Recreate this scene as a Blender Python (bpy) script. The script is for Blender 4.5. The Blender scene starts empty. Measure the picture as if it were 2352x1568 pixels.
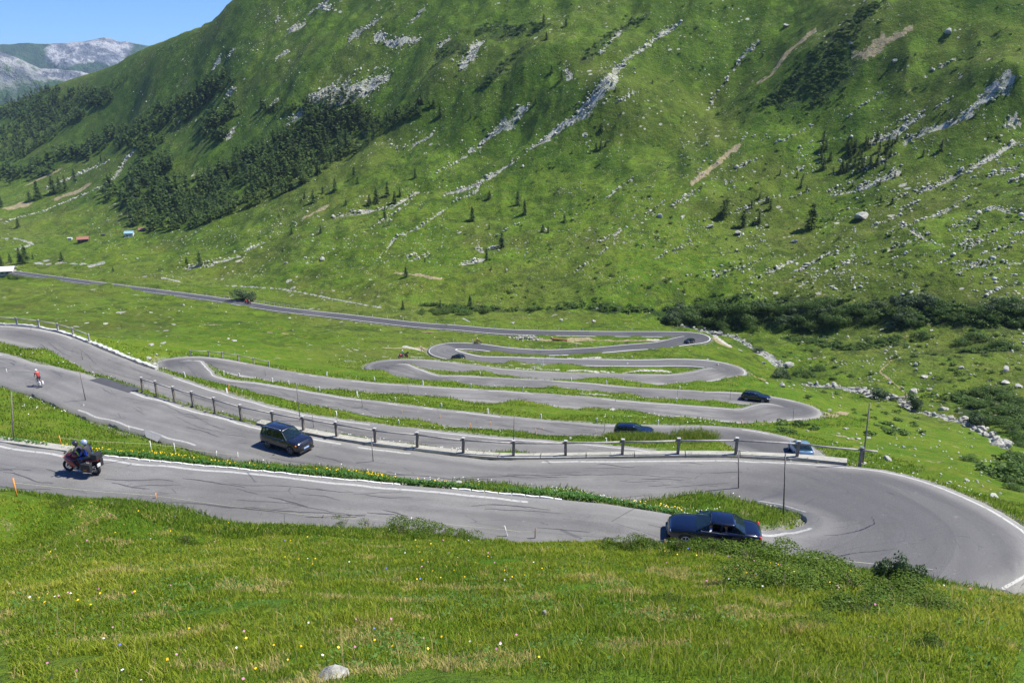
import bpy, bmesh, math, random
import numpy as np
from mathutils import Vector, Matrix
R = math.radians
SC = bpy.context.scene
COL = SC.collection
rng = np.random.default_rng(7)
random.seed(7)

# ---------------------------------------------------------------- camera model
FPX, CX, CY = 1846.0, 1176.0, 784.0        # survey grid of the photograph, 2352 x 1568
PITCH = R(20.0)
cp, sp = math.cos(PITCH), math.sin(PITCH)

def ray(px, py):
    a = (px - CX) / FPX; b = (py - CY) / FPX
    x = a; y = cp - b * sp; z = -sp - b * cp
    return np.array([x, y, z])
def at_z(px, py, z):
    r = ray(px, py); return r * (z / r[2])
def at_d(px, py, d):
    r = ray(px, py); return r * (d / math.hypot(r[0], r[1]))
def to_px(p):
    x, y, z = p
    f = y * cp - z * sp; u = y * sp + z * cp
    return CX + FPX * x / f, CY - FPX * u / f

# ---------------------------------------------------------------- the road, surveyed edge by edge
# (side of travel whose edge was surveyed, px, py, z, width)
RD = [
 ('L',-420,985,-23.4,6.2),('L',-200,997,-22.8,6.2),
 ('L',0,1016,-22.3,6.2),('L',150,1038,-22.0,6.2),('L',350,1060,-21.8,6.2),('L',587,1082,-21.6,6.2),('L',823,1106,-21.4,6.2),
 ('L',1038,1123,-21.3,6.2),('L',1176,1137,-21.3,6.2),('L',1301,1148,-21.3,6.3),('L',1426,1163,-21.3,6.5),('L',1576,1187,-21.4,6.9),
 ('L',1700,1209,-21.5,7.6),
 ('R',2301,1356,-21.9,10.6),('R',2390,1290,-22.2,11.0),('R',2351,1228,-22.6,11.0),('R',2289,1180,-23.0,10.8),('R',2214,1142,-23.4,10.2),
 ('R',2139,1110,-23.7,9.4),('R',2039,1083,-24.0,8.8),('R',1914,1064,-24.3,8.0),('R',1796,1054,-24.6,7.3),('R',1626,1050,-24.9,6.8),
 ('R',1476,1052,-25.2,6.6),('R',1301,1055,-25.5,6.4),('R',1176,1055,-25.7,6.2),('R',1038,1047,-25.9,6.2),('R',838,1023,-26.2,6.2),('R',708,1000,-26.5,6.2),
 ('R',575,974,-26.8,6.2),('R',450,938,-27.2,6.4),('R',300,895,-27.8,6.8),('R',200,861,-28.2,6.4),('R',100,838,-28.5,6.2),('R',0,811,-28.9,6.2),
 ('R',-120,784,-29.4,6.2),('C',-330,752,-30.2,8.5),('C',-420,735,-30.6,9.0),('C',-330,723,-31,8.5),
 ('L',-120,742,-31.4,6.4),
 ('L',0,746,-31.7,6.3),('L',50,749,-31.9,6.3),('L',107,757,-32.2,6.3),('L',175,776,-32.5,6.3),('L',215,794,-32.8,6.3),('L',272,818,-33.1,6.3),('L',345,846,-33.4,6.2),
 ('L',450,880,-33.8,6.2),('L',587,922,-34.3,6.0),('L',688,946,-34.6,6.0),('L',813,966,-34.9,6.0),('L',963,985,-35.3,6.0),('L',1175,1005,-35.8,6.0),
 ('L',1376,1020,-36.3,6.2),('L',1551,1039,-36.8,6.6),('L',1660,1052,-37.1,7.2),
 ('R',1925,1092,-38.0,8.6),('R',1912,1066,-38.3,8.6),('R',1896,1047,-38.6,8.6),('R',1864,1018,-39.0,8.6),('R',1794,993,-39.5,8.2),('R',1701,981,-40.0,7.4),
 ('R',1651,977,-40.4,7.0),('R',1551,977,-40.9,6.6),('R',1401,974,-41.6,6.4),('R',1301,967,-42.1,6.2),('R',1175,957,-42.7,6.2),('R',963,933,-43.6,6.2),
 ('R',838,918,-44.2,6.2),('R',713,899,-44.8,6.2),('R',587,877,-45.4,6.4),('R',500,864,-45.9,7.0),
 ('L',352,846,-46.9,8.4),('L',343,834,-47.2,8.4),('L',356,825,-47.5,8.2),('L',390,819,-47.9,7.8),('L',437,817,-48.2,7.2),('L',500,821,-48.5,6.8),
 ('L',587,838,-48.8,6.6),('L',663,852,-49.1,6.4),('L',763,867,-49.6,6.3),('L',888,880,-50.3,6.3),('L',1063,891,-51.2,6.3),('L',1175,898,-51.8,6.3),
 ('L',1326,909,-52.5,6.3),('L',1476,922,-53.2,6.4),('L',1626,933,-54.0,6.8),('L',1700,938,-54.4,7.6),
 ('R',1824,968,-54.9,9.0),('R',1879,963,-55.3,9.2),('R',1899,948,-55.7,9.4),('R',1878,933,-56.1,9.2),('R',1839,920,-56.5,8.8),('R',1801,912,-56.8,8.0),('R',1764,906,-57.1,7.4),
 ('R',1713,902,-57.4,6.8),('R',1601,897,-58.1,6.4),('R',1476,890,-58.8,6.4),('R',1301,875,-59.9,6.4),('R',1175,868,-60.8,6.5),('R',1063,862,-61.5,6.8),('R',1000,859,-62,7.4),
 ('L',858,856,-63.2,9.4),('L',832,847,-63.7,9.6),('L',836,836,-64.2,9.4),('L',872,826,-64.8,9.0),('L',913,822,-65.3,8.4),('L',950,823,-65.7,7.8),('L',988,826,-66.1,7.4),
 ('L',1088,838,-67.1,7.0),('L',1175,848,-68.0,6.8),('L',1301,855,-69.1,6.8),('L',1430,858,-70.2,7.2),('L',1551,858,-71.2,7.8),
 ('R',1690,868,-72.8,9.2),('R',1716,862,-73.3,9.4),('R',1717,851,-73.8,9.4),('R',1690,838,-74.4,9.0),('R',1651,828,-75.0,8.2),('R',1601,824,-75.6,7.6),
 ('R',1551,823,-76.1,7.2),('R',1476,825,-76.8,7.0),('R',1301,823,-78.4,7.0),('R',1175,819,-79.6,7.2),('R',1100,816,-80.3,8.0),
 ('L',995,818,-81.4,9.4),('L',979,808,-81.9,9.8),('L',987,796,-82.4,9.6),('L',1013,787,-82.9,8.8),('L',1043,785,-83.3,8.0),('L',1100,788,-83.9,7.4),
 ('L',1175,798,-84.7,7.2),('L',1251,802,-85.5,7.2),('L',1351,798,-86.6,7.2),('L',1430,791,-87.8,7.4),('L',1501,785,-89,8.0),
 ('R',1600,791,-90.9,10),('R',1628,786,-91.4,10.4),('R',1637,776,-91.9,10.4),('R',1613,764,-92.5,10),('R',1576,761,-93.0,8.6),('R',1520,760.5,-93.4,7.6),
 ('R',1376,760,-94.2,7.4),('R',1176,756,-95.2,7.4),('R',1063,747,-95.9,7.4),('R',963,740,-96.6,7.4),('R',813,723,-97.8,7.4),('R',650,705,-100.6,7.4),
 ('R',500,682,-104,7.4),('R',300,656.5,-113,7.4),('R',180,641,-120.5,7.4),('R',60,625,-130,7.4),('R',-60,609,-140,7.4),('R',-200,592,-152,7.4),
]
def build_road():
    n = len(RD)
    E = np.array([at_z(p[1], p[2], p[3]) for p in RD])
    W = np.array([p[4]*(.90 if i < 26 else (.80 if p[4] < 7 else .80+.12*min(1, (p[4]-7)/1.5))) for i, p in enumerate(RD)])
    S = np.array([{'L': 1, 'R': -1, 'C': 0}[p[0]] for p in RD])
    C = E.copy()
    for i in range(n):
        a = i-1 if i > 0 and S[i-1] == S[i] else i; b = i+1 if i < n-1 and S[i+1] == S[i] else i
        T = (E[b, :2]-E[i, :2])/(np.linalg.norm(E[b, :2]-E[i, :2])+1e-6)+(E[i, :2]-E[a, :2])/(np.linalg.norm(E[i, :2]-E[a, :2])+1e-6)
        T /= np.linalg.norm(T)
        C[i, :2] = E[i, :2] + S[i]*np.array([T[1], -T[0]])*W[i]/2
    # resample with Catmull-Rom
    pts = []
    for i in range(n - 1):
        p0, p1, p2, p3 = C[max(i-1, 0)], C[i], C[i+1], C[min(i+2, n-1)]
        L = np.linalg.norm(p2 - p1); k = max(2, int(L / .7))
        for j in range(k):
            t = j / k
            a = .5*((2*p1)+(-p0+p2)*t+(2*p0-5*p1+4*p2-p3)*t*t+(-p0+3*p1-3*p2+p3)*t**3)
            w = W[i]*(1-t)+W[i+1]*t
            pts.append([*a, w, i + t])
    P = np.array(pts)
    for it in range(3):                                # ease the curve
        Q = P.copy(); Q[2:-2, :4] = (P[:-4, :4]+P[1:-3, :4]*2+P[2:-2, :4]*2+P[3:-1, :4]*2+P[4:, :4])/8; P = Q
    # uniform steps
    s = np.concatenate([[0], np.cumsum(np.linalg.norm(np.diff(P[:, :2], axis=0), axis=1))])
    u = np.arange(0, s[-1], .7)
    P = np.stack([np.interp(u, s, P[:, k]) for k in range(5)], 1)
    T = np.gradient(P[:, :2], axis=0); T /= np.linalg.norm(T, axis=1)[:, None]
    for it in range(3): T[1:-1] = (T[:-2]+T[1:-1]*2+T[2:])/4
    T /= np.linalg.norm(T, axis=1)[:, None]
    Nn = np.stack([T[:, 1], -T[:, 0]], 1)
    return P, T, Nn, u
RP, RT, RN, RU = build_road()
_ang = np.unwrap(np.arctan2(RT[:, 1], RT[:, 0])); RK = np.gradient(_ang) / .7      # + turns left
def _smooth(a, n):
    for it in range(n): a = np.concatenate([a[:1], (a[:-2]+a[1:-1]*2+a[2:])/4, a[-1:]])
    return a
def _lowpass_min(a, n):
    m = a.copy()
    for it in range(n): m = np.minimum(m, np.minimum(np.roll(m, 1), np.roll(m, -1)))
    return _smooth(m, n)
_ks = _smooth(RK, 4)
WL = _lowpass_min(np.minimum(RP[:, 3]/2, .86/np.maximum(np.where(_ks > 0, _ks, 0), 1e-4)), 3)
WR = _lowpass_min(np.minimum(RP[:, 3]/2, .86/np.maximum(np.where(_ks < 0, -_ks, 0), 1e-4)), 3)
EL = RP[:, :3].copy(); EL[:, :2] -= RN * WL[:, None]
ER = RP[:, :3].copy(); ER[:, :2] += RN * WR[:, None]
RCTRL = RP[:, 4]
# surveyed inner kerb of the near hairpin
_in = [(11.4,1620,1196,-21.45),(12,1700,1210,-21.6),(12.6,1772,1221,-21.8),(13.4,1822,1215,-22.0),(14.4,1848,1204,-22.25),(15.6,1857,1192,-22.5),(16.8,1852,1182,-22.8),(18,1830,1173,-23.15),(19.2,1795,1164,-23.5),(20.4,1735,1153,-23.9),(21.6,1660,1143,-24.2)]
_ic = np.array([q[0] for q in _in]); _iw = np.array([at_z(*q[1:]) for q in _in])
_m = (RCTRL > 11.4) & (RCTRL < 21.6); _tgt = np.stack([np.interp(RCTRL, _ic, _iw[:, k]) for k in range(3)], 1)
for it in range(4): _tgt[1:-1] = (_tgt[:-2]+_tgt[1:-1]*2+_tgt[2:])/4
_f = np.clip(np.minimum(RCTRL-11.4, 21.6-RCTRL)/1.0, 0, 1)[:, None]*_m[:, None]
EL = EL*(1-_f)+np.where(_m[:, None], _tgt, EL)*_f
_out = [(1420,1345),(1640,1350),(1850,1352),(2110,1374),(2240,1384),(2330,1374),(2400,1335),(2425,1275),(2405,1237),(2352,1203),(2289,1170),(2214,1133),(2139,1103),(2039,1077),(1914,1060),(1850,1055)]
_o0, _o1 = int(np.argmin(np.abs(RCTRL-11.6))), int(np.argmin(np.abs(RCTRL-21.4)))
_ow = np.array([at_z(q[0], q[1], zz) for q, zz in zip(_out, np.linspace(-21.5, RP[_o1, 2], len(_out)))]); _os = np.concatenate([[0], np.cumsum(np.linalg.norm(np.diff(_ow[:, :2], axis=0), axis=1))]); _os /= _os[-1]
_tt = np.linspace(0, 1, _o1-_o0+1); _og = np.stack([np.interp(_tt, _os, _ow[:, k]) for k in range(3)], 1)
for it in range(6): _og[1:-1] = (_og[:-2]+_og[1:-1]*2+_og[2:])/4
_of = np.clip(np.minimum(_tt, 1-_tt)/.12, 0, 1)[:, None]; ER[_o0:_o1+1] = ER[_o0:_o1+1]*(1-_of)+_og*_of
WL = np.where(_m, np.linalg.norm(RP[:, :2]-EL[:, :2], axis=1), WL)
def ctrl_index(side_px):   # index of the road sample nearest to survey point number i
    return int(np.argmin(np.abs(RCTRL - side_px)))
# ---------------------------------------------------------------- natural ground: control heights
CP = []                                             # world points
def gz(px, py, z): CP.append(at_z(px, py, z))
def gd(px, py, d): CP.append(at_d(px, py, d))
# the steep meadow under the camera
for az in (-50, -36, -24, -12, 0, 12, 24, 36, 50):
    a = R(az)
    for d, z in ((1.0, -2.35), (3, -3.6), (7, -6.15), (12, -9.2), (18, -12.8), (23.5, -16.0)):
        if az >= 24 and d > 12.5: continue
        CP.append(np.array([math.sin(a)*d/ max(.75, math.cos(a)), d*math.cos(a)/max(.75, math.cos(a)), z]))
# lip of the meadow above the near road: sight line grazes it
for px, py, d in ((-200,1100,31),(0,1136,30.5),(190,1150,30),(300,1162,29.5),(470,1186,28.6),(700,1196,28),(900,1222,27.4),(1100,1236,27),
                  (1300,1246,26.8),(1500,1250,26.6),(1640,1262,26.4),(1764,1262,26.6)):
    p = at_d(px, py, d); p[2] -= .22; CP.append(p)
for px, py in ((1830,1280),(1890,1294),(2001,1302),(2126,1326),(2230,1345),(2310,1362),(2380,1372)):
    ye = np.interp(px, [1764, 1850, 2110, 2301, 2380], [1345, 1352, 1376, 1380, 1388]); e_ = at_z(px, ye, -21.7); p = at_d(px, py, math.hypot(e_[0], e_[1])-.5); p[2] -= .15; CP.append(p)
    q = p.copy(); q[:2] *= .78; q[2] = p[2]+math.hypot(p[0], p[1])*.22*.56; CP.append(q)
# verge ridges that hide the near edge of the road behind them
for px, py, z in ((1551,1128,-23.6),(1301,1118,-23.7),(1100,1106,-23.8),(913,1100,-23.9),(738,1075,-24.4),(620,1064,-25),(350,1004,-26.6),
                  (250,965,-26.9),(150,908,-27.5),(50,862,-28)):
    CP.append(at_z(px, py, z - .1))
for px, py, z in ((100,800,-30.4),(175,836,-31),(250,862,-31.8),(700,1000,-33.2),(963,1030,-33.6),(1175,1040,-34),
                  (1376,1003,-40.1),(1526,1006,-39.4),(1646,1012,-38.6),(1175,988,-41.2),(963,960,-42.3),(813,940,-43),(663,915,-43.8),(550,888,-44.3),
                  (588,866,-47.4),(763,893,-48.4),(925,908,-49.1),(1175,915,-50.3),(1351,927,-51.6),(1476,938,-52.3),(1651,950,-53),(1720,960,-53.6),
                  (1276,885,-58.7),(1451,892,-57.7),(1551,912,-56.3),(1676,922,-55.4),(1063,873,-60),(913,860,-61.5),
                  (1351,860,-68.2),(1388,868,-68.4),(1576,864,-70),(1640,862,-71),(1780,870,-73),(1113,853,-65.8),
                  (1000,820,-80),(1175,829,-77.3),(1226,834,-76.6),(1401,841,-75),(1576,844,-73.6),
                  (1428,807,-85.6),(1501,801,-86.6),(1551,795,-88),(1620,792,-90)):
    CP.append(at_z(px, py, z))
# shoulders that fall away on the outside of the hairpins and the valley
NAT = [(2352,1160,-26.5),(2500,1200,-26),(2200,1090,-33),(2352,1100,-36),(2100,1040,-44),(2352,1030,-62),(1990,1010,-47),(2050,980,-60),(1960,975,-55),
 (2290,1010,-72),(2120,965,-78),(2000,925,-83),(1850,885,-90),(1750,800,-100),(1680,765,-105),(1790,850,-95),(1760,880,-76),
 (2352,950,-74),(2500,960,-72),(2050,870,-86),(2200,850,-84),(2352,850,-81),(2352,780,-83),(2500,780,-80),(1900,820,-93),(1800,790,-98),(2050,770,-90),(2200,768,-86),
 (2352,755,-85),(2500,755,-82),(1860,765,-98),(1700,755,-104),(1600,748,-105.5),
 (2352,690,-76),(2600,690,-74),(2100,690,-82),(1860,690,-90),(1700,690,-95),(2352,600,-70),(2600,600,-68),(2100,600,-76),(1860,610,-86),
 (2352,520,-65),(2650,520,-60),(2352,420,-55),(2352,300,-38),(2650,300,-34),(2352,150,-7.6),(2650,150,-7),(2352,0,25.5),(2650,0,24),
 (2100,520,-70),(2100,400,-57),(2100,250,-30),(2100,0,27),
 (1860,520,-80),(1860,400,-62),(1860,250,-33),(1860,100,3),(1860,0,32),
 (1630,520,-84),(1630,400,-66),(1630,250,-38),(1630,100,-1),(1630,0,34),
 (1400,742,-99),(1400,725,-103),(1400,690,-99),(1400,650,-96),(1400,600,-92),(1400,550,-88),(1400,450,-77),(1400,300,-49),(1400,150,-10),(1400,0,36),
 (1200,715,-107),(1200,650,-101),(1200,560,-95),(1200,450,-83),(1200,300,-53),(1200,150,-11),(1200,0,39),
 (1000,722,-106),(1000,700,-108),(1000,640,-104),(1000,560,-100),(1000,450,-88),(1000,300,-57),(1000,150,-12),(1000,0,43),
 (850,700,-109),(850,650,-108),(850,560,-104),(850,450,-93),(850,300,-63),(850,150,-14),(850,0,48),
 (700,690,-111),(700,640,-113),(700,540,-108),(700,450,-98),(700,300,-68),(700,150,-15),(700,0,53),
 (550,670,-117),(550,620,-122),(550,540,-122),(550,450,-112),(550,300,-76),(550,150,-17),
 (450,655,-120),(450,600,-130),(450,540,-136),(450,470,-132),(450,300,-88),(450,150,-20),
 (320,640,-126),(320,600,-138),(320,545,-148),(320,470,-146),(320,300,-108),(320,190,-44),(200,620,-131),(200,590,-150),(200,545,-168),(200,470,-165),(200,350,-142),(200,250,-100),
 (100,610,-140),(100,560,-168),(100,480,-180),(100,400,-172),(100,300,-140),
 (0,612,-144),(0,560,-168),(0,500,-188),(0,420,-190),(0,330,-185),
 (-200,600,-150),(-200,560,-172),(-200,500,-196),(-200,420,-205),(-200,330,-200),(-200,260,-160),
 (-20,700,-100),(100,740,-75),(100,690,-100),(100,650,-118),(-200,740,-72),(-200,690,-105),(-200,650,-122),
 (300,780,-62),(300,730,-85),(300,690,-102),(500,780,-70),(500,740,-86),(500,705,-99),(800,800,-74),(800,750,-90),(900,780,-82),(900,805,-76),(650,800,-66),(650,760,-82),
 (700,845,-56.5),(880,850,-60),(300,815,-45),(200,775,-42),(1000,765,-91),(1150,775,-90.5),(1300,778,-91)]
for p in NAT: gz(*p)
_sk = [(-60,262,2280),(0,236,2190),(60,212,2080),(110,196,1963),(150,180,1900),(205,160,1820),(280,128,1680),(345,101,1540),(400,72,1410),(450,47,1300),(510,25,1170),(570,1,1080)]
for i in range(32):
    px = -60+i*20; py = np.interp(px, [q[0] for q in _sk], [q[1] for q in _sk]); d = np.interp(px, [q[0] for q in _sk], [q[2] for q in _sk])
    gd(px, py, d); p = at_d(px, py, d)
    if i % 2 == 0:
        for m, dz in ((1.15, -60), (1.45, -260)):
            q = p*m; q[2] = p[2]*m+dz; CP.append(q)
# behind the skyline the ground falls away
for px in (700, 850, 1000, 1200, 1400, 1630, 1860, 2100, 2352, 2650):
    p = at_z(px, 0, {700:53,850:48,1000:43,1200:39,1400:36,1630:34,1860:32,2100:27,2352:25.5,2650:24}[px])
    for m in (1.1, 1.3):
        q = p * m; q[2] = p[2] + math.hypot(p[0], p[1]) * (m-1) * .62; CP.append(q)
for i in range(0, len(RP), 9): CP.append(RP[i, :3])
for i in range(0, len(RP), 18):
    CP.append(EL[i] + 0); CP.append(ER[i] + 0)
CP = np.array(CP)
_r = np.hypot(CP[:, 0], CP[:, 1])
def uv_of(x, y):
    r = np.hypot(x, y)
    return np.arctan2(x, y) * 1.0, np.log(r)
# drop near-duplicates in (azimuth, log r)
_u, _v = uv_of(CP[:, 0], CP[:, 1]); keep = []
for i in range(len(CP)):
    ok = all((_u[i]-_u[j])**2 + (_v[i]-_v[j])**2 > .006**2 for j in keep)
    if ok: keep.append(i)
CP = CP[keep]; _u, _v = uv_of(CP[:, 0], CP[:, 1]); _g = CP[:, 2] / np.hypot(CP[:, 0], CP[:, 1])
n = len(CP)
D = np.hypot(_u[:, None]-_u[None], _v[:, None]-_v[None])
A = np.zeros((n+3, n+3)); A[:n, :n] = D - np.eye(n)*5e-5; A[:n, n] = 1; A[:n, n+1] = _u; A[:n, n+2] = _v
A[n, :n] = 1; A[n+1, :n] = _u; A[n+2, :n] = _v
_sol = np.linalg.solve(A, np.concatenate([_g, [0, 0, 0]])); _w = _sol[:n]; _c = _sol[n:]
AZ0, AZ1, LR0, LR1 = R(-44), R(44), math.log(.7), math.log(4200)
GA, GR = 700, 1900
_ga = np.linspace(AZ0, AZ1, GA); _gr = np.linspace(LR0, LR1, GR)
GG = np.empty((GR, GA), np.float32)
for i, lv in enumerate(_gr):
    dd = np.sqrt((_ga[:, None]-_u[None])**2 + (lv-_v[None])**2)
    GG[i] = dd @ _w + _c[0] + _c[1]*_ga + _c[2]*lv
for it in range(1):
    GG[1:-1, 1:-1] = (GG[1:-1, 1:-1]*4 + GG[:-2, 1:-1]+GG[2:, 1:-1]+GG[1:-1, :-2]+GG[1:-1, 2:])/8
_wb = np.clip((np.exp(_gr)-800)/400, 0, 1)[:, None].astype(np.float32); _B = GG.copy()
for it in range(70): _B[:, 1:-1] = (_B[:, :-2]+_B[:, 1:-1]*2+_B[:, 2:])/4
for it in range(60): _B[1:-1] = (_B[:-2]+_B[1:-1]*2+_B[2:])/4
GG = GG*(1-_wb)+_B*_wb
def bil(G, fi, fj):
    fi = np.clip(fi, 0, G.shape[0]-1.001); fj = np.clip(fj, 0, G.shape[1]-1.001)
    i = fi.astype(int); j = fj.astype(int); a = fi-i; b = fj-j
    return (G[i, j]*(1-a)*(1-b) + G[i+1, j]*a*(1-b) + G[i, j+1]*(1-a)*b + G[i+1, j+1]*a*b)
# value noise in the world's own xy
_NT = rng.random((256, 256)).astype(np.float32)
def vnoise(x, y, s):
    x = x/s + 1000.3; y = y/s + 1000.7
    i = np.floor(x).astype(int); j = np.floor(y).astype(int); a = x-i; b = y-j
    a = a*a*(3-2*a); b = b*b*(3-2*b); i &= 255; j &= 255; i2 = (i+1) & 255; j2 = (j+1) & 255
    return _NT[i, j]*(1-a)*(1-b)+_NT[i2, j]*a*(1-b)+_NT[i, j2]*(1-a)*b+_NT[i2, j2]*a*b - .5
def fbm(x, y, s, o=4):
    t = 0; k = 1
    for q in range(o): t = t + vnoise(x + 31*q, y - 17*q, s)*k; s /= 2.1; k *= .52
    return t
# road proximity, bucketed by hairpin-to-hairpin rung
_turn = np.where(np.abs(_smooth(RK, 10)) > .09)[0]
CUTS = [0] + [int(g.mean()) for g in np.split(_turn, np.where(np.diff(_turn) > 12)[0]+1) if len(g) > 4] + [len(RP)]
H0A, H0B = ctrl_index(10.8), ctrl_index(22.4)
H0P = np.concatenate([EL[H0A-3:H0B+4, :2], ER[H0A-3:H0B+4, :2][::-1]]); H0Z = np.concatenate([EL[H0A-3:H0B+4, 2], ER[H0A-3:H0B+4, 2][::-1]])
def road_influence(x, y, reach=9.0):
    """for each point and each rung: distance outside the road's edge and the road's height there"""
    out = []
    for a, b in zip(CUTS[:-1], CUTS[1:]):
        a2, b2 = max(a-4, 0), min(b+4, len(RP))
        P = RP[a2:b2]
        bx0, bx1 = P[:, 0].min()-reach-6, P[:, 0].max()+reach+6; by0, by1 = P[:, 1].min()-reach-6, P[:, 1].max()+reach+6
        m = np.where((x > bx0) & (x < bx1) & (y > by0) & (y < by1))[0]
        if len(m) == 0: continue
        # coarse cull on every 12th sample
        cx = P[::12, 0]; cy = P[::12, 1]
        keepm = np.zeros(len(m), bool)
        for q in range(0, len(m), 60000):
            mm = m[q:q+60000]
            d2 = (x[mm][:, None]-cx[None])**2+(y[mm][:, None]-cy[None])**2
            keepm[q:q+60000] = d2.min(1) < (reach+6+5)**2
        m = m[keepm]
        for q in range(0, len(m), 20000):
            mm = m[q:q+20000]
            d2 = (x[mm][:, None]-P[None, :, 0])**2+(y[mm][:, None]-P[None, :, 1])**2
            k = d2.argmin(1); kk = k + a2
            dx = x[mm]-RP[kk, 0]; dy = y[mm]-RP[kk, 1]
            lat = dx*RN[kk, 0]+dy*RN[kk, 1]
            lon = dx*RT[kk, 0]+dy*RT[kk, 1]
            z = RP[kk, 2] + lon*np.gradient(RP[:, 2])[kk]/.7
            d = np.sqrt(d2[np.arange(len(k)), k])
            # distance outside the edge
            e = np.where(lat > 0, np.abs(d)-WR[kk], np.abs(d)-WL[kk])
            h0 = np.where((kk > H0A) & (kk < H0B))[0]
            if len(h0):
                X, Y = x[mm[h0]], y[mm[h0]]; ins = np.zeros(len(X), bool); j = len(H0P)-1
                for i in range(len(H0P)):
                    xi, yi = H0P[i]; xj, yj = H0P[j]
                    if yi != yj: ins ^= ((yi > Y) != (yj > Y)) & (X < (xj-xi)*(Y-yi)/(yj-yi)+xi)
                    j = i
                dd = np.sqrt((X[:, None]-H0P[None, :, 0])**2+(Y[:, None]-H0P[None, :, 1])**2); q_ = dd.argmin(1); dm = dd[np.arange(len(X)), q_]
                e[h0] = np.where(ins, -dm, dm); z[h0] = np.where(ins, np.minimum(z[h0], H0Z[q_])-.25*np.clip(dm, 0, 1), H0Z[q_])
            out.append((mm, e, z, lat, kk))
    return out
def natural(x, y):
    r = np.hypot(x, y); a = np.arctan2(x, y); l = np.log(np.maximum(r, .71))
    g = bil(GG, (l-LR0)/(LR1-LR0)*(GR-1), (a-AZ0)/(AZ1-AZ0)*(GA-1))
    z = g*r
    amp = np.clip((r-60)/200, 0, 1)
    calm = np.clip((1500-r)/500, .12, 1)
    z = z + fbm(x, y, 46, 4)*7.5*np.clip((r-270)/250, 0, 1)*calm + fbm(x+91, y, 9, 3)*(.5+amp*1.0)*np.clip((r-8)/40, .25, 1) + fbm(x, y+57, 1.9, 3)*.22
    # gullies that run down the big slope
    t = np.clip((r-330)/250, 0, 1)*np.clip((z+105)/50, 0, 1)
    t = t*calm
    z = z + fbm(x*.9+y*.3, y*.8-x*.3, 15, 4)*2.6*t
    z = z - np.abs(fbm(x*1.0-y*.45, y*.25+x*.12, 34, 3))*9*t
    return z
def height(x, y, extras=False):
    shape = np.shape(x); x = np.atleast_1d(np.asarray(x, float)).ravel(); y = np.atleast_1d(np.asarray(y, float)).ravel()
    z = natural(x, y); S = np.zeros_like(z); SZ = np.zeros_like(z); dist = np.full_like(z, 99.); mx = np.zeros_like(z)
    for mm, e, zr, lat, kk in road_influence(x, y):
        far = np.where(np.hypot(x[mm], y[mm]) > 150, 1.4, 1.0)
        s = 1-np.clip((e-.35*far)/(1.15*far), 0, 1); s = s*s*(3-2*s)
        s = np.where(e < .35, 1.0, s); wgt = s**2*np.where(e < .4, 60, 1) + 0
        S[mm] += wgt; SZ[mm] += wgt*(zr-np.where(e < .3, .22, .05+.0*e)-np.clip(e, 0, 3)*.10)
        mx[mm] = np.maximum(mx[mm], s); dist[mm] = np.minimum(dist[mm], e)
    k = S > 0
    z[k] = z[k]*(1-mx[k]) + SZ[k]/S[k]*mx[k]
    if extras: return z, dist
    return z.reshape(shape)
def hit(px, py, lo=20., hi=3500., zoff=0.):
    """ground point seen from the survey station in that direction"""
    r = ray(px, py); k = math.hypot(r[0], r[1])
    ds = np.exp(np.linspace(math.log(lo), math.log(hi), 900))
    x = r[0]/k*ds; y = r[1]/k*ds; z = r[2]/k*ds
    h = height(x, y)+zoff
    w = np.where(h > z)[0]
    if len(w) == 0: return None
    i = max(w[0], 1); a = (z[i-1]-h[i-1]); b = (h[i]-z[i]); t = a/(a+b+1e-9)
    d = ds[i-1]*(1-t)+ds[i]*t
    X, Y = r[0]/k*d, r[1]/k*d
    return Vector((X, Y, float(height(np.array([X]), np.array([Y]))[0])))
def ground(x, y): return float(height(np.array([x]), np.array([y]))[0])
# ---------------------------------------------------------------- helpers
def new_mesh(name, V, F=None, smooth=True):
    """V (n,3), F (m,4) or (m,3) index arrays -> mesh, fast"""
    me = bpy.data.meshes.new(name); V = np.asarray(V, np.float32); F = np.asarray(F, np.int32)
    k = F.shape[1]
    me.vertices.add(len(V)); me.vertices.foreach_set('co', V.ravel())
    me.loops.add(F.size); me.loops.foreach_set('vertex_index', F.ravel())
    me.polygons.add(len(F)); me.polygons.foreach_set('loop_start', np.arange(0, F.size, k, dtype=np.int32))
    me.polygons.foreach_set('loop_total', np.full(len(F), k, np.int32))
    if smooth: me.polygons.foreach_set('use_smooth', np.ones(len(F), bool))
    me.update(calc_edges=True)
    return me
def fattr(me, name, arr):
    a = me.attributes.new(name, 'FLOAT', 'POINT'); a.data.foreach_set('value', np.asarray(arr, np.float32).ravel())
def tag(o, label=None, cat=None, group=None, kind=None):
    if label: o['label'] = label
    if cat: o['category'] = cat
    if group: o['group'] = group
    if kind: o['kind'] = kind
    return o
def link(name, me, mat=None, parent=None):
    o = bpy.data.objects.new(name, me)
    if mat is not None and me is not None and not len(me.materials): me.materials.append(mat)
    if parent is not None: o.parent = parent
    COL.objects.link(o); return o
def empty(name, loc, rz=0, label=None, cat=None, group=None):
    o = bpy.data.objects.new(name, None); o.location = loc; o.rotation_euler = (0, 0, rz); o.empty_display_size = .2
    COL.objects.link(o); return tag(o, label, cat, group)

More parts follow.
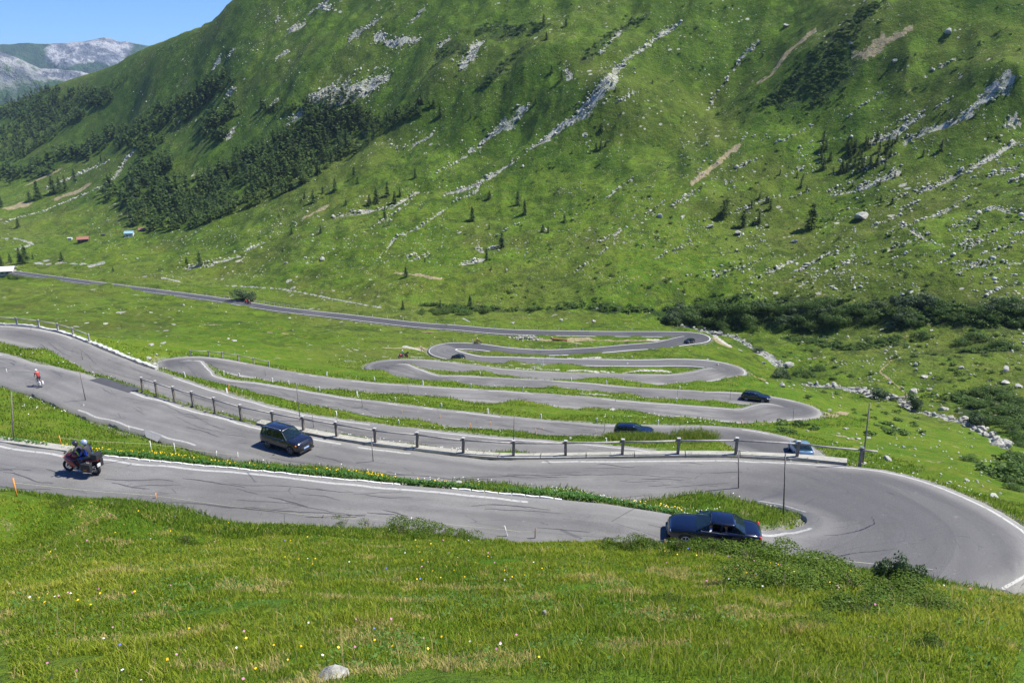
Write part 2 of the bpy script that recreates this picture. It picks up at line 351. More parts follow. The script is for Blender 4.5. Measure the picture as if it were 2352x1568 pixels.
class NT:
    """tiny node-graph writer"""
    def __init__(s, name, world=False):
        s.m = bpy.data.materials.new(name); s.m.use_nodes = True; s.t = s.m.node_tree; s.t.nodes.clear()
        s.out = s.n('ShaderNodeOutputMaterial'); s.b = s.n('ShaderNodeBsdfPrincipled')
        s.l(s.b.outputs[0], s.out.inputs[0])
    def n(s, typ, **kw):
        x = s.t.nodes.new(typ)
        for k, v in kw.items(): setattr(x, k, v)
        return x
    def l(s, a, b): s.t.links.new(a, b)
    def v(s, x, inp):
        if isinstance(x, bpy.types.NodeSocket): s.l(x, inp)
        elif x is not None: inp.default_value = x
    def attr(s, name, col=False): return s.n('ShaderNodeAttribute', attribute_name=name).outputs['Color' if col else 'Fac']
    def noise(s, scale, detail=4, rough=.55, vec=None, dist=0, out='Fac'):
        x = s.n('ShaderNodeTexNoise'); x.inputs['Scale'].default_value = scale; x.inputs['Detail'].default_value = detail
        x.inputs['Roughness'].default_value = rough; x.inputs['Distortion'].default_value = dist
        s.l(vec if vec is not None else s.pos(), x.inputs['Vector']); return x.outputs[out]
    def voro(s, scale, vec=None, out='Distance', feature='F1', rnd=1.0):
        x = s.n('ShaderNodeTexVoronoi', feature=feature); x.inputs['Scale'].default_value = scale; x.inputs['Randomness'].default_value = rnd
        s.l(vec if vec is not None else s.pos(), x.inputs['Vector']); return x.outputs[out]
    def pos(s):
        if not hasattr(s, '_p'): s._p = s.n('ShaderNodeNewGeometry').outputs['Position']
        return s._p
    def objpos(s):
        if not hasattr(s, '_o'): s._o = s.n('ShaderNodeTexCoord').outputs['Object']
        return s._o
    def map(s, vec, sc=(1, 1, 1), rot=(0, 0, 0)):
        x = s.n('ShaderNodeMapping'); s.l(vec, x.inputs['Vector']); x.inputs['Scale'].default_value = sc; x.inputs['Rotation'].default_value = rot
        return x.outputs[0]
    def ramp(s, x, a, b, lo=0., hi=1.):
        r = s.n('ShaderNodeMapRange', interpolation_type='SMOOTHSTEP'); s.v(x, r.inputs[0])
        for i, q in zip((1, 2, 3, 4), (a, b, lo, hi)): s.v(q, r.inputs[i])
        return r.outputs[0]
    def m_(s, op, a, b=None, c=None):
        r = s.n('ShaderNodeMath', operation=op); s.v(a, r.inputs[0]); s.v(b, r.inputs[1])
        if c is not None: s.v(c, r.inputs[2])
        return r.outputs[0]
    def mix(s, f, a, b, blend='MIX'):
        r = s.n('ShaderNodeMix', data_type='RGBA', blend_type=blend); s.v(f, r.inputs[0])
        for q, i in ((a, 6), (b, 7)):
            if isinstance(q, (tuple, list)): q = (*q[:3], 1)
            s.v(q, r.inputs[i])
        return r.outputs[2]
    def fin(s, color=None, rough=.8, metal=0, bump=None, bs=.3, bd=.05, spec=None, sub=None, coat=None, trans=None):
        b = s.b.inputs
        if isinstance(color, (tuple, list)): color = (*color[:3], 1)
        s.v(color, b['Base Color']); s.v(rough, b['Roughness']); s.v(metal, b['Metallic'])
        if spec is not None: b['Specular IOR Level'].default_value = spec
        if coat is not None: b['Coat Weight'].default_value = coat; b['Coat Roughness'].default_value = .04
        if bump is not None:
            k = s.n('ShaderNodeBump'); k.inputs['Strength'].default_value = bs; k.inputs['Distance'].default_value = bd
            s.l(bump, k.inputs['Height']); s.l(k.outputs[0], b['Normal'])
        return s.m
_flat = {}
def flat(name, color, rough=.6, metal=0, spec=None, coat=None, var=.12, scale=8.0):
    """plain material with a little mottling"""
    if name in _flat: return _flat[name]
    g = NT(name); nz = g.noise(scale, 3, .6, g.objpos())
    c = g.mix(g.ramp(nz, .3, .7), tuple(q*(1-var) for q in color), tuple(min(1, q*(1+var)) for q in color))
    _flat[name] = g.fin(c, rough, metal, spec=spec, coat=coat); return _flat[name]

# ---------------------------------------------------------------- painted-by-hand ground patches
# polylines over the ground (survey px, width px at that place) that carry scree, water or shrubs
def px_track(pts, n=6):
    out = []
    for (a, b) in zip(pts[:-1], pts[1:]):
        for k in range(n):
            t = k/n; px = a[0]*(1-t)+b[0]*t; py = a[1]*(1-t)+b[1]*t; w = a[2]*(1-t)+b[2]*t
            h = hit(px, py)
            if h is not None: out.append((h.x, h.y, w*h.length/FPX/2))
    return np.array(out)
SCREE = [
 [(1560,50,10),(1525,75,16),(1500,90,8),(1440,135,14),(1424,150,22),(1400,180,20),(1370,215,22),(1350,240,20),(1320,270,14),(1270,305,12),(1225,335,8),(1180,370,10),(1130,400,18),(1080,428,24),(1015,445,20)],
 [(1525,75,22),(1510,84,14)],[(1430,150,30),(1418,158,18)],[(1380,200,24),(1340,255,22)],
 [(1105,415,10),(1090,440,8),(1040,465,7),(965,520,6),(905,545,6),(885,575,5)],
 [(1218,238,8),(1190,262,16),(1150,290,26),(1125,312,20),(1100,335,8),(1040,375,7),(1000,398,7)],
 [(960,440,6),(900,475,12),(800,490,10),(760,500,8)],
 [(1424,70,6),(1395,100,9),(1370,135,6)],
 [(1300,155,10),(1310,180,10)],
 [(880,180,24),(850,195,50),(800,205,60),(760,215,50),(720,225,22)],
 [(770,200,8),(700,225,6)],
 [(1000,300,5),(960,330,8),(900,345,6)],
 [(2310,185,16),(2270,215,18),(2230,255,15),(2180,285,12),(2120,300,9),(2070,330,10)],
 [(2120,262,10),(2060,300,22),(1990,330,20)],
 [(2345,318,8),(2290,350,11),(2230,385,12),(2170,415,15),(2110,440,10)],
 [(2340,275,7),(2300,290,8)],
 [(2060,390,18),(1990,425,16),(1900,450,10)],
 [(2352,490,14),(2310,480,20),(2270,470,14)],
 [(2180,480,14),(2100,510,10),(2030,540,6)],
 [(2150,560,10),(2050,500,8)],
 [(2300,395,14),(2340,380,10)],
 [(2352,600,14),(2260,605,16),(2190,600,8)],[(2300,660,10),(2250,680,10)],
 [(1145,565,8),(1120,570,10)],[(1100,595,16),(1060,605,16)],[(1095,568,10),(1112,578,10)],
 [(960,580,6),(930,590,6)],[(985,585,7),(925,600,5)],
 [(1700,130,8),(1750,90,6)],[(1720,110,5),(1650,210,5),(1620,260,4)],
 [(300,350,10),(280,380,14),(262,410,6),(230,430,5),(160,460,6),(100,485,5),(40,500,5),(0,515,5)],
 [(250,370,6),(180,400,8),(90,440,6)],
 [(600,560,20),(560,575,10)],[(540,590,14),(400,620,10)],
 [(500,600,8),(470,615,10)],
 [(690,265,20),(660,275,18)],
 [(540,290,12),(520,320,12)],
 [(520,215,8),(545,200,6)],[(625,240,6),(640,225,5)],[(655,120,14),(635,135,10)],[(640,40,8),(635,50,6)],
 [(690,60,20),(660,70,12)],[(750,0,8),(700,40,5)],[(760,22,8),(730,10,6)],
 [(980,10,6),(955,40,7),(930,60,6)],[(500,140,16),(490,155,10)],[(533,115,10),(528,130,8)],
 [(870,45,10),(820,75,16),(800,95,8)],[(960,90,12),(900,100,16),(860,80,14)],[(1030,90,20),(1010,105,16)],
 [(1105,95,24),(1080,130,30),(1060,150,16)],
]
STREAM = [
 [(2310,1030,16),(2290,1012,26),(2255,990,26),(2230,975,22),(2170,955,20),(2110,945,18),(2060,915,18),(2000,905,26),(1950,890,24),(1890,885,16),(1845,882,14)],
 [(1790,838,20),(1770,822,26),(1750,808,22),(1715,790,14),(1680,770,12),(1640,765,12),(1590,752,10),(1555,745,10)],
 [(1080,738,8),(1060,728,8)],
 [(885,707,6),(830,697,6),(780,688,6),(700,672,5),(640,662,5),(560,656,5),(505,655,4)],
 [(410,645,6),(390,640,8),(360,636,7),(325,634,6)],
 [(235,605,8),(200,612,8)],[(200,606,7),(150,604,7),(100,606,7),(75,602,6)],
 [(120,597,5),(90,598,4)],
 [(80,558,5),(62,565,7),(20,576,6),(0,580,6)],[(75,558,6),(40,548,4),(0,546,4)],
]
SAND = [
 [(1640,775,14),(1660,788,16),(1680,800,8)],
 [(1560,782,8),(1480,782,10),(1420,782,16),(1330,780,20),(1260,782,14),(1200,776,10)],
 [(970,800,16),(930,800,10),(870,798,6)],[(1290,782,8),(1340,790,8)],
 [(1540,786,6),(1500,784,6)],
 [(1200,836,8),(1350,833,6)],
 [(1900,955,20),(1950,945,16)],[(1930,1000,8),(1975,1012,8)],
 [(1730,862,8),(1760,875,8)],
 [(2063,928,3),(2084,905,3),(2060,885,3),(2035,865,3),(2020,853,3),(2040,835,3),(2060,812,3)],
 [(2284,955,4),(2288,925,4),(2275,895,4)],
 [(1100,900,0),(1101,900,0)],
 [(2090,65,10),(2040,95,20),(1990,125,14),(1950,135,8)],
 [(1870,70,10),(1810,120,18),(1770,175,14),(1740,190,8)],
 [(1700,330,10),(1640,380,12),(1580,430,8)],
 [(60,470,16),(10,480,16)],[(200,430,16),(120,460,14)],[(60,425,10),(150,385,10)],
 [(1010,640,10),(960,632,12),(900,625,8)],[(700,500,12),(760,470,12)],
 [(1700,865,8),(1660,862,6)],[(1420,864,8),(1340,862,8)],
 [(640,765,6),(700,768,5)],[(460,745,5),(520,747,5)],
]
GRAVEL = [
 [(1432,856,6),(1470,850,12),(1520,850,12),(1545,856,6)],[(1180,846,5),(1300,850,6),(1430,855,6)],[(1000,826,5),(1090,836,7),(1180,845,5)],
 [(1335,904,6),(1380,905,8),(1430,912,8),(1490,921,5)],[(1490,780,8),(1530,782,9),(1565,784,5)],[(1640,770,8),(1665,788,12),(1680,797,8)],
 [(1180,776,10),(1230,778,12)],[(930,796,12),(975,806,12)],[(1540,1180,8),(1640,1196,14),(1700,1203,10)],[(1180,820,3),(1330,822,4),(1480,818,3)],
]
GREEN_DARK = [   # alder and juniper carpets
 [(2340,720,60),(2200,725,60),(2050,720,60),(1900,715,60),(1750,720,60),(1600,715,50),(1500,722,30)],
 [(1500,715,20),(1350,705,20),(1200,712,18),(1050,705,20),(960,700,16)],
 [(2340,960,70),(2250,930,60),(2200,900,40)],[(2340,1060,60),(2330,1120,40)],
 [(1900,790,30),(1800,775,20)],[(2050,785,30),(1960,800,24),(1870,790,20)],[(2340,800,22),(2200,808,20)],
 [(1960,60,40),(1920,110,50),(1870,170,50),(1790,225,36),(1750,235,16)],[(2000,20,30),(1960,50,30)],[(1940,150,40),(1900,190,40),(1860,240,20)],
 [(1240,60,36),(1180,70,36),(1120,65,40),(1090,85,20)],[(1190,120,16),(1140,170,16),(1090,215,14)],[(1070,120,20),(1020,110,26),(1010,150,20)],
 [(1480,40,20),(1400,80,14),(1330,150,14)],
]
_rs = random.Random(4)
for _k in range(46):
    _x, _y = (_rs.uniform(1700, 2400), _rs.uniform(350, 600)) if _k < 30 else (_rs.uniform(900, 1700), _rs.uniform(400, 590)) if _k < 40 else (_rs.uniform(1300, 2300), _rs.uniform(20, 300))
    _l = _rs.uniform(40, 130); _w = _rs.uniform(3, 8 if _k < 30 else 5); _sl = _rs.uniform(.38, .55) if _k < 30 else _rs.uniform(.45, .8)
    SCREE.append([(_x, _y, _w*.5), (_x-_l*.4, _y+_l*.4*_sl+_rs.uniform(-3, 3), _w), (_x-_l*.7, _y+_l*.7*_sl+_rs.uniform(-3, 3), _w*.8), (_x-_l, _y+_l*_sl, _w*.4)])
T_SCREE = [px_track(t) for t in SCREE]; T_STREAM = [px_track(t) for t in STREAM]
T_GRAV = [px_track(t) for t in GRAVEL]; T_SAND = [px_track(t) for t in SAND]; T_DARK = [px_track(t) for t in GREEN_DARK]
def stretch(p):      # distances measured in a frame where depth is not foreshortened differently
    return p
def field(x, y, tracks, soft=.7, grain=9.0, rough=1.3, extra=0.):
    v = np.zeros(len(x)); wob = fbm(x, y, grain, 4)*rough
    for T in tracks:
        if len(T) < 1: continue
        w = T[:, 2]+extra; pad = w.max()*2+4
        m = np.where((x > T[:, 0].min()-pad) & (x < T[:, 0].max()+pad) & (y > T[:, 1].min()-pad) & (y < T[:, 1].max()+pad))[0]
        for q in range(0, len(m), 40000):
            mm = m[q:q+40000]; best = np.full(len(mm), 9.)
            for (ax, ay, aw), (bx, by, bw) in zip(T[:-1], T[1:]):
                dx, dy = bx-ax, by-ay; L2 = dx*dx+dy*dy+1e-6
                t = np.clip(((x[mm]-ax)*dx+(y[mm]-ay)*dy)/L2, 0, 1)
                d = np.hypot(x[mm]-ax-dx*t, y[mm]-ay-dy*t); ww = np.maximum(aw+(bw-aw)*t+extra, .05)
                best = np.minimum(best, d/ww)
            v[mm] = np.maximum(v[mm], 1-np.clip((best+wob[mm]-.75)/soft, 0, 1))
    return v
# ---------------------------------------------------------------- terrain mesh: one sheet, finer near the viewer's hillside
def terrain():
    na = 900
    az = np.linspace(R(-42), R(42), na)
    r = [1.0]
    while r[-1] < 4000: r.append(r[-1]*(1+(.0062 if r[-1] < 30 else .0046 if r[-1] < 340 else .0062)))
    r = np.array(r); nr = len(r)
    Rr, Az = np.meshgrid(r, az, indexing='ij')
    x = (Rr*np.sin(Az)).ravel(); y = (Rr*np.cos(Az)).ravel()
    z, dist = height(x, y, True)
    rad = Rr.ravel()
    scree = field(x, y, T_SCREE, .8, 14, 1.6)*(rad > 250); stream = field(x, y, T_STREAM, .6, 6, 1.0)*(rad > 90)
    sand = field(x, y, T_SAND, 1.0, 8, 1.3); dark = field(x, y, T_DARK, 1.0, 14, 1.7); grav = field(x, y, T_GRAV, .6, 3, .8)
    z = z - .5*stream*(dist > 6) - 1.2*scree*(rad > 300)
    # bare banks right by the road
    V = np.stack([x, y, z], 1)
    i = np.arange(nr-1)[:, None]*na + np.arange(na-1)[None]
    F = np.stack([i, i+1, i+na+1, i+na], -1).reshape(-1, 4)[:, ::-1]
    me = new_mesh('hillside', V, F)
    gx = np.gradient(z.reshape(nr, na), axis=0)/np.gradient(r)[:, None]; gy = np.gradient(z.reshape(nr, na), axis=1)/(Rr*(az[1]-az[0]))
    steep = np.clip((np.hypot(gx, gy)-.28)/.3, 0, 1).ravel()
    st = steep.reshape(nr, na)
    for it in range(6): st[1:-1, 1:-1] = (st[:-2, 1:-1]+st[2:, 1:-1]+st[1:-1, :-2]+st[1:-1, 2:])/4
    fattr(me, 'steep', np.where(rad > 200, st.ravel(), 0))
    for k, a in (('scree', scree), ('stream', stream), ('sand', sand), ('dark', dark), ('gravel', grav), ('edge', dist)): fattr(me, k, a)
    return me
def ground_mat():
    g = NT('alpine meadow'); P = g.pos()
    n1 = g.noise(.035, 4, .6); n2 = g.noise(.35, 5, .65); n3 = g.noise(3.5, 4, .7); n4 = g.noise(.011, 3, .5)
    lush, mid, olive, dry = (.080, .170, .010), (.125, .205, .014), (.180, .215, .024), (.34, .28, .09)
    c = g.mix(g.ramp(n1, .38, .62), lush, mid)
    c = g.mix(g.ramp(n2, .42, .68), c, olive)
    c = g.mix(g.ramp(n4, .45, .65, 0, .55), c, (.165, .205, .042))
    # fine blades and tussocks
    c = g.mix(g.ramp(n3, .35, .7, 0, .55), c, (.060, .120, .014))
    dn = g.m_('MULTIPLY', g.ramp(g.noise(.8, 4, .7), .60, .74), g.ramp(n2, .4, .65))
    c = g.mix(g.m_('MULTIPLY', dn, .75), c, dry)
    # heather and juniper blotches on the far slope
    sep = g.n('ShaderNodeSeparateXYZ'); g.l(P, sep.inputs[0])
    dist = g.n('ShaderNodeVectorMath', operation='LENGTH'); g.l(P, dist.inputs[0]); dist = dist.outputs['Value']
    far = g.ramp(dist, 130, 260); heath = g.m_('MULTIPLY', g.ramp(g.noise(.09, 5, .7, dist=1.2), .53, .60), far)
    c = g.mix(g.m_('MULTIPLY', heath, .75), c, (.042, .068, .018))
    heath2 = g.m_('MULTIPLY', g.ramp(g.noise(.02, 4, .6), .52, .66), far)
    c = g.mix(g.m_('MULTIPLY', heath2, .5), c, (.080, .095, .022))
    c = g.mix(g.m_('MULTIPLY', g.attr('steep'), .88), c, g.mix(g.ramp(g.noise(.06, 6, .75, dist=1), .38, .60), (.030, .080, .007), (.068, .125, .011)))
    dk = g.attr('dark'); dkn = g.m_('MULTIPLY', g.ramp(dk, .15, .6), g.ramp(g.noise(.22, 5, .7), .40, .52))
    c = g.mix(dkn, c, (.030, .060, .018))
    c = g.mix(g.m_('MULTIPLY', g.ramp(g.noise(.45, 7, .82), .50, .60), g.m_('MULTIPLY', far, .55)), c, (.050, .080, .016))
    c = g.mix(g.m_('MULTIPLY', g.ramp(g.noise(.28, 7, .8, dist=.6), .53, .66), g.m_('MULTIPLY', far, .32)), c, (.20, .21, .05))
    c = g.mix(g.ramp(g.noise(.010, 3, .55), .46, .60, 0, .2), c, (.14, .14, .035))
    c = g.mix(g.m_('MULTIPLY', g.ramp(g.noise(.035, 6, .72, dist=.8), .54, .60), g.m_('MULTIPLY', far, .5)), c, (.034, .070, .010))
    c = g.mix(g.m_('MULTIPLY', g.ramp(g.noise(.05, 6, .7), .56, .63), g.m_('MULTIPLY', far, .5)), c, (.13, .23, .02))
    # fallen stones: two sizes of cell
    def stones(scale, lo, dens_scale, dens_lo, dens_hi):
        vec = g.map(P, (1, 1, 1.0)); d = g.voro(scale, vec); cell = g.voro(scale, vec, 'Color')
        s2 = g.n('ShaderNodeSeparateColor'); g.l(cell, s2.inputs[0])
        rad = g.ramp(s2.outputs[0], lo, 1, 0, .34)
        dens = g.ramp(g.noise(dens_scale, 3, .6), dens_lo, dens_hi)
        rad = g.m_('MULTIPLY', rad, dens)
        return g.m_('MULTIPLY', g.m_('LESS_THAN', d, rad), far), s2.outputs[1]
    st1, t1 = stones(.42, .72, .02, .40, .62); st2, t2 = stones(1.0, .70, .03, .44, .62); st3, t3 = stones(.17, .88, .02, .42, .6)
    stone_c = g.mix(t1, (.30, .30, .26), (.46, .46, .36))
    c = g.mix(st2, c, stone_c); c = g.mix(st1, c, stone_c); c = g.mix(st3, c, stone_c)
    rockn = g.noise(.5, 6, .75); rock = g.mix(g.ramp(rockn, .40, .58), (.17, .165, .14), (.50, .49, .42))
    rock = g.mix(g.ramp(g.voro(.8, None, 'Distance'), .1, .5), rock, (.42, .42, .36))
    sc = g.attr('scree'); scm = g.m_('GREATER_THAN', g.m_('ADD', g.ramp(sc, .0, 1.0, 0, .20), g.noise(.22, 8, .88)), .665)
    c = g.mix(scm, c, rock)
    sand = g.attr('sand'); sn = g.ramp(g.m_('ADD', g.ramp(sand, .0, .9, 0, .24), g.noise(.3, 8, .8)), .58, .70)
    c = g.mix(sn, c, g.mix(g.noise(2, 4, .7), (.22, .19, .10), (.46, .38, .24)))
    stm = g.attr('stream'); water = g.m_('MULTIPLY', g.ramp(stm, .2, .8), g.ramp(g.noise(1.1, 5, .8), .36, .5))
    c = g.mix(water, c, g.mix(g.ramp(g.noise(2.5, 4, .8), .45, .6), (.24, .24, .22), (.62, .63, .62)))
    gv = g.m_('MULTIPLY', g.ramp(g.attr('gravel'), .2, .6), g.ramp(g.noise(1.5, 5, .8), .32, .45)); c = g.mix(gv, c, g.mix(g.noise(6, 4, .8), (.40, .39, .35), (.60, .58, .52)))
    e = g.attr('edge'); ed = g.m_('MULTIPLY', g.ramp(e, 1.3, .1), g.ramp(g.noise(1.6, 5, .75), .42, .56))
    c = g.mix(ed, c, g.mix(g.noise(5, 4, .7), (.20, .19, .16), (.38, .37, .33)))
    bh = g.m_('ADD', g.m_('MULTIPLY', g.noise(2.2, 6, .75), 1.0), g.m_('MULTIPLY', g.noise(.5, 4, .7), 1.2))
    bh = g.m_('ADD', bh, g.m_('MULTIPLY', st1, .5)); bh = g.m_('ADD', bh, g.m_('MULTIPLY', g.m_('MULTIPLY', g.noise(.13, 6, .75), far), 9.0))
    return g.fin(c, .95, bump=bh, bs=.75, bd=.55, spec=.12)
M_GROUND = ground_mat()
tag(link('hillside', terrain(), M_GROUND), 'green alpine mountainside with meadow, scree and heath', None, None, 'structure')

# ---------------------------------------------------------------- road surface
def road_mesh():
    ns = len(RP); V = []; at = {'u': [], 'dl': [], 'dr': [], 'new': []}
    nx = 9
    # asphalt is newer from the lower switchbacks down to the valley
    new = np.interp(RCTRL, [0, 112, 117.6, 118.2, 127.9, 128.2, 153], [0, 0, .0, .55, .55, 1, 1])
    fr = np.linspace(0, 1, nx)
    j = (vnoise(RU, RU*0, 2.2)*.30+vnoise(RU, RU*0+50, .9)*.12)*(1-new)
    j2 = (vnoise(RU, RU*0+9, 2.6)*.34+vnoise(RU, RU*0+70, .8)*.12)*(1-new)
    for k in fr:
        L = EL.copy(); L[:, :2] -= RN*j[:, None]; Rr = ER.copy(); Rr[:, :2] += RN*j2[:, None]
        p = L*(1-k)+Rr*k; w = np.linalg.norm(ER-EL, axis=1)
        p[:, 2] += .02+.05*math.sin(math.pi*k)
        if k == 0: q = p.copy(); q[:, :2] -= RN*.12; q[:, 2] -= .6; V.append(q); [at[a].append(b) for a, b in (('u', RU), ('dl', w*0), ('dr', w), ('new', new))]
        V.append(p); at['u'].append(RU); at['dl'].append(w*k); at['dr'].append(w*(1-k)); at['new'].append(new)
    q = p.copy(); q[:, :2] += RN*.12; q[:, 2] -= .6; V.append(q); [at[a].append(b) for a, b in (('u', RU), ('dl', w), ('dr', w*0), ('new', new))]
    nx += 2; V = np.stack(V, 1).reshape(-1, 3)
    i = np.arange(ns-1)[:, None]*nx+np.arange(nx-1)[None]
    F = np.stack([i, i+1, i+nx+1, i+nx], -1).reshape(-1, 4)
    me = new_mesh('road', V, F)
    n = me.polygons[4].normal
    if n.z < 0: me.flip_normals()
    for k, a in at.items(): fattr(me, k, np.stack(a, 1))
    fattr(me, 'turn', np.repeat(np.clip(np.abs(_smooth(RK, 30))*9, 0, 1), nx))
    return me
def road_mat():
    g = NT('worn asphalt'); u, dl, dr, nw = (g.attr(k) for k in ('u', 'dl', 'dr', 'new'))
    cmb = g.n('ShaderNodeCombineXYZ'); g.l(u, cmb.inputs[0]); g.l(dl, cmb.inputs[1]); uv = cmb.outputs[0]
    fine = g.noise(30, 3, .8); big = g.noise(.16, 4, .6); streak = g.noise(1.0, 4, .6, g.map(uv, (.10, 1.3, 1)))
    old = g.mix(g.ramp(big, .35, .65), (.155, .150, .143), (.222, .215, .204))
    old = g.mix(g.ramp(streak, .35, .65, 0, .5), old, (.122, .118, .115))
    e = g.m_('MINIMUM', dl, dr)
    old = g.mix(g.m_('MULTIPLY', g.ramp(g.m_('ADD', e, g.m_('MULTIPLY', big, .9)), 1.7, .3), .75), old, (.31, .302, .28))
    mid = g.mix(g.ramp(streak, .3, .7), (.110, .108, .110), (.150, .147, .148)); dark = g.mix(g.ramp(streak, .3, .7), (.036, .038, .046), (.058, .060, .070))
    tn = g.m_('MULTIPLY', g.attr('turn'), g.ramp(g.m_('ADD', e, g.m_('MULTIPLY', big, 1.2)), 1.2, 2.6)); old = g.mix(g.m_('MULTIPLY', tn, .85), old, (.070, .069, .073))
    c = g.mix(g.ramp(nw, 0.02, .5), old, mid); c = g.mix(g.ramp(nw, .6, .95), c, dark)
    c = g.mix(g.m_('MULTIPLY', g.ramp(fine, .4, .62), .30), c, g.mix(.5, c, (.42, .42, .42)))
    c = g.mix(g.m_('MULTIPLY', g.ramp(fine, .58, .42), .25), c, (.05, .05, .055))
    # repair patches, wheel tracks and stains
    sc3 = g.n('ShaderNodeSeparateColor'); g.l(g.voro(1.0, g.map(uv, (.085, .30, 1)), 'Color', rnd=.8), sc3.inputs[0])
    c = g.mix(g.m_('MULTIPLY', g.ramp(sc3.outputs[0], .72, .74), .07), c, (.075, .075, .08)); c = g.mix(g.m_('MULTIPLY', g.ramp(sc3.outputs[1], .82, .84), .07), c, (.36, .35, .33))
    c = g.mix(g.m_('MULTIPLY', g.ramp(g.noise(.7, 6, .75, g.map(uv, (.35, 1, 1))), .50, .66), .38), c, g.mix(.5, c, (.05, .05, .055)))
    trk = g.m_('SINE', g.m_('MULTIPLY', dl, 3.6)); c = g.mix(g.m_('MULTIPLY', g.ramp(trk, -.2, 1), .16), c, (.07, .07, .075))
    c = g.mix(g.m_('MULTIPLY', g.ramp(g.noise(1.6, 5, .8, uv), .60, .68), .22), c, (.40, .39, .36))
    # edge lines: solid on new asphalt, flaking on old
    def band(d, a, b): return g.m_('MULTIPLY', g.m_('GREATER_THAN', d, a), g.m_('LESS_THAN', d, b))
    ln = g.m_('MAXIMUM', band(dl, .34, .52), band(dr, .34, .52)); lnew = g.m_('MAXIMUM', band(dl, .36, .62), band(dr, .36, .62))
    flake = g.m_('GREATER_THAN', g.noise(3.2, 5, .8, g.map(uv, (1.3, 3, 1))), .43)
    gone = g.m_('GREATER_THAN', g.noise(.045, 3, .6, uv), .47)
    oldl = g.m_('MULTIPLY', g.m_('MULTIPLY', ln, flake), gone)
    isn = g.m_('GREATER_THAN', nw, .3); lm = g.m_('ADD', g.m_('MULTIPLY', isn, lnew), g.m_('MULTIPLY', g.m_('SUBTRACT', 1, isn), oldl))
    c = g.mix(g.m_('MULTIPLY', lm, g.ramp(nw, 0, .5, .42, .85)), c, (.72, .72, .69))
    # fine network of hairline cracks on the old asphalt
    cr = g.voro(.55, g.map(uv, (.35, 1.3, 1)), feature='DISTANCE_TO_EDGE')
    wob = g.noise(.35, 4, .7, uv); crm = g.m_('MULTIPLY', g.m_('LESS_THAN', cr, .007), g.m_('GREATER_THAN', wob, .52))
    c = g.mix(g.m_('MULTIPLY', g.m_('MULTIPLY', crm, g.m_('SUBTRACT', 1, isn)), .6), c, (.07, .07, .078))
    return g.fin(c, .82, bump=fine, bs=.12, bd=.02, spec=.3)
M_ROAD = road_mat()
tag(link('road', road_mesh(), M_ROAD), 'grey mountain road winding down in hairpin bends', None, None, 'structure')
def road_pt(i, lat):
    """i sample index (float), lat metres right of the centre"""
    k = int(max(0, min(len(RP)-2, i))); t = i-k
    p = RP[k, :3]*(1-t)+RP[k+1, :3]*t; nn = RN[k]*(1-t)+RN[k+1]*t
    h = abs(lat)/max(WL[k], .1); crown = .05*math.sin(math.pi*min(1, max(0, .5+lat/(WL[k]+WR[k]))))
    return np.array([p[0]+nn[0]*lat, p[1]+nn[1]*lat, p[2]+.02+crown])
# tar sealed cracks: long wandering ribbons along the road
def tar_seams():
    V = []; F = []; rr = np.random.default_rng(11)
    end = ctrl_index(117)
    def ribbon(i0, lat0, length, w0):
        n = max(4, int(length/.35)); lat = lat0; base = len(V); drift = rr.normal(0, .035); h = 0
        for k in range(n+1):
            i = i0+k*.5
            if i >= end: break
            h = h*.45+rr.normal(0, .045); lat += drift+h
            W = WR[int(i)]-.7
            if abs(lat) > W: lat = math.copysign(W, lat); drift = -drift
            w = w0*(.35+.65*math.sin(math.pi*min(1, (k+.3)/(n+.6))))*rr.uniform(.6, 1.35)/2
            a = road_pt(i, lat-w); b = road_pt(i, lat+w); a[2] += .008; b[2] += .008
            V.extend([a, b])
        m = (len(V)-base)//2
        for k in range(m-1): q = base+2*k; F.append((q, q+1, q+3, q+2))
    i = 0
    while i < end:
        k = abs(_ks[i]); near = RP[i, 1] < 60
        dens = (.42 if near else .42) * (.15 if k > .06 else 1)*(1.6 if vnoise(np.array([RU[i]]), np.array([3.]), 14)[0] > .02 else .45)
        if rr.random() < dens:
            ribbon(i, rr.uniform(-.8, .85)*(WR[i]-.6), rr.choice([1.5, 2.5, 4, 7, 12], p=[.25, .3, .25, .15, .05]), rr.uniform(.035, .09)*(1.0 if near else 1.25))
        i += 1
    V = np.array(V); F = np.array(F); F2 = F[:, ::-1]
    me = new_mesh('tar_seams', V, F2)
    if me.polygons[0].normal.z < 0: me.flip_normals()
    tag(link('tar_seams', me, flat('tar', (.070, .070, .075), .7)), 'dark wandering tar lines that seal cracks in the old asphalt', None, None, 'stuff')
tar_seams()
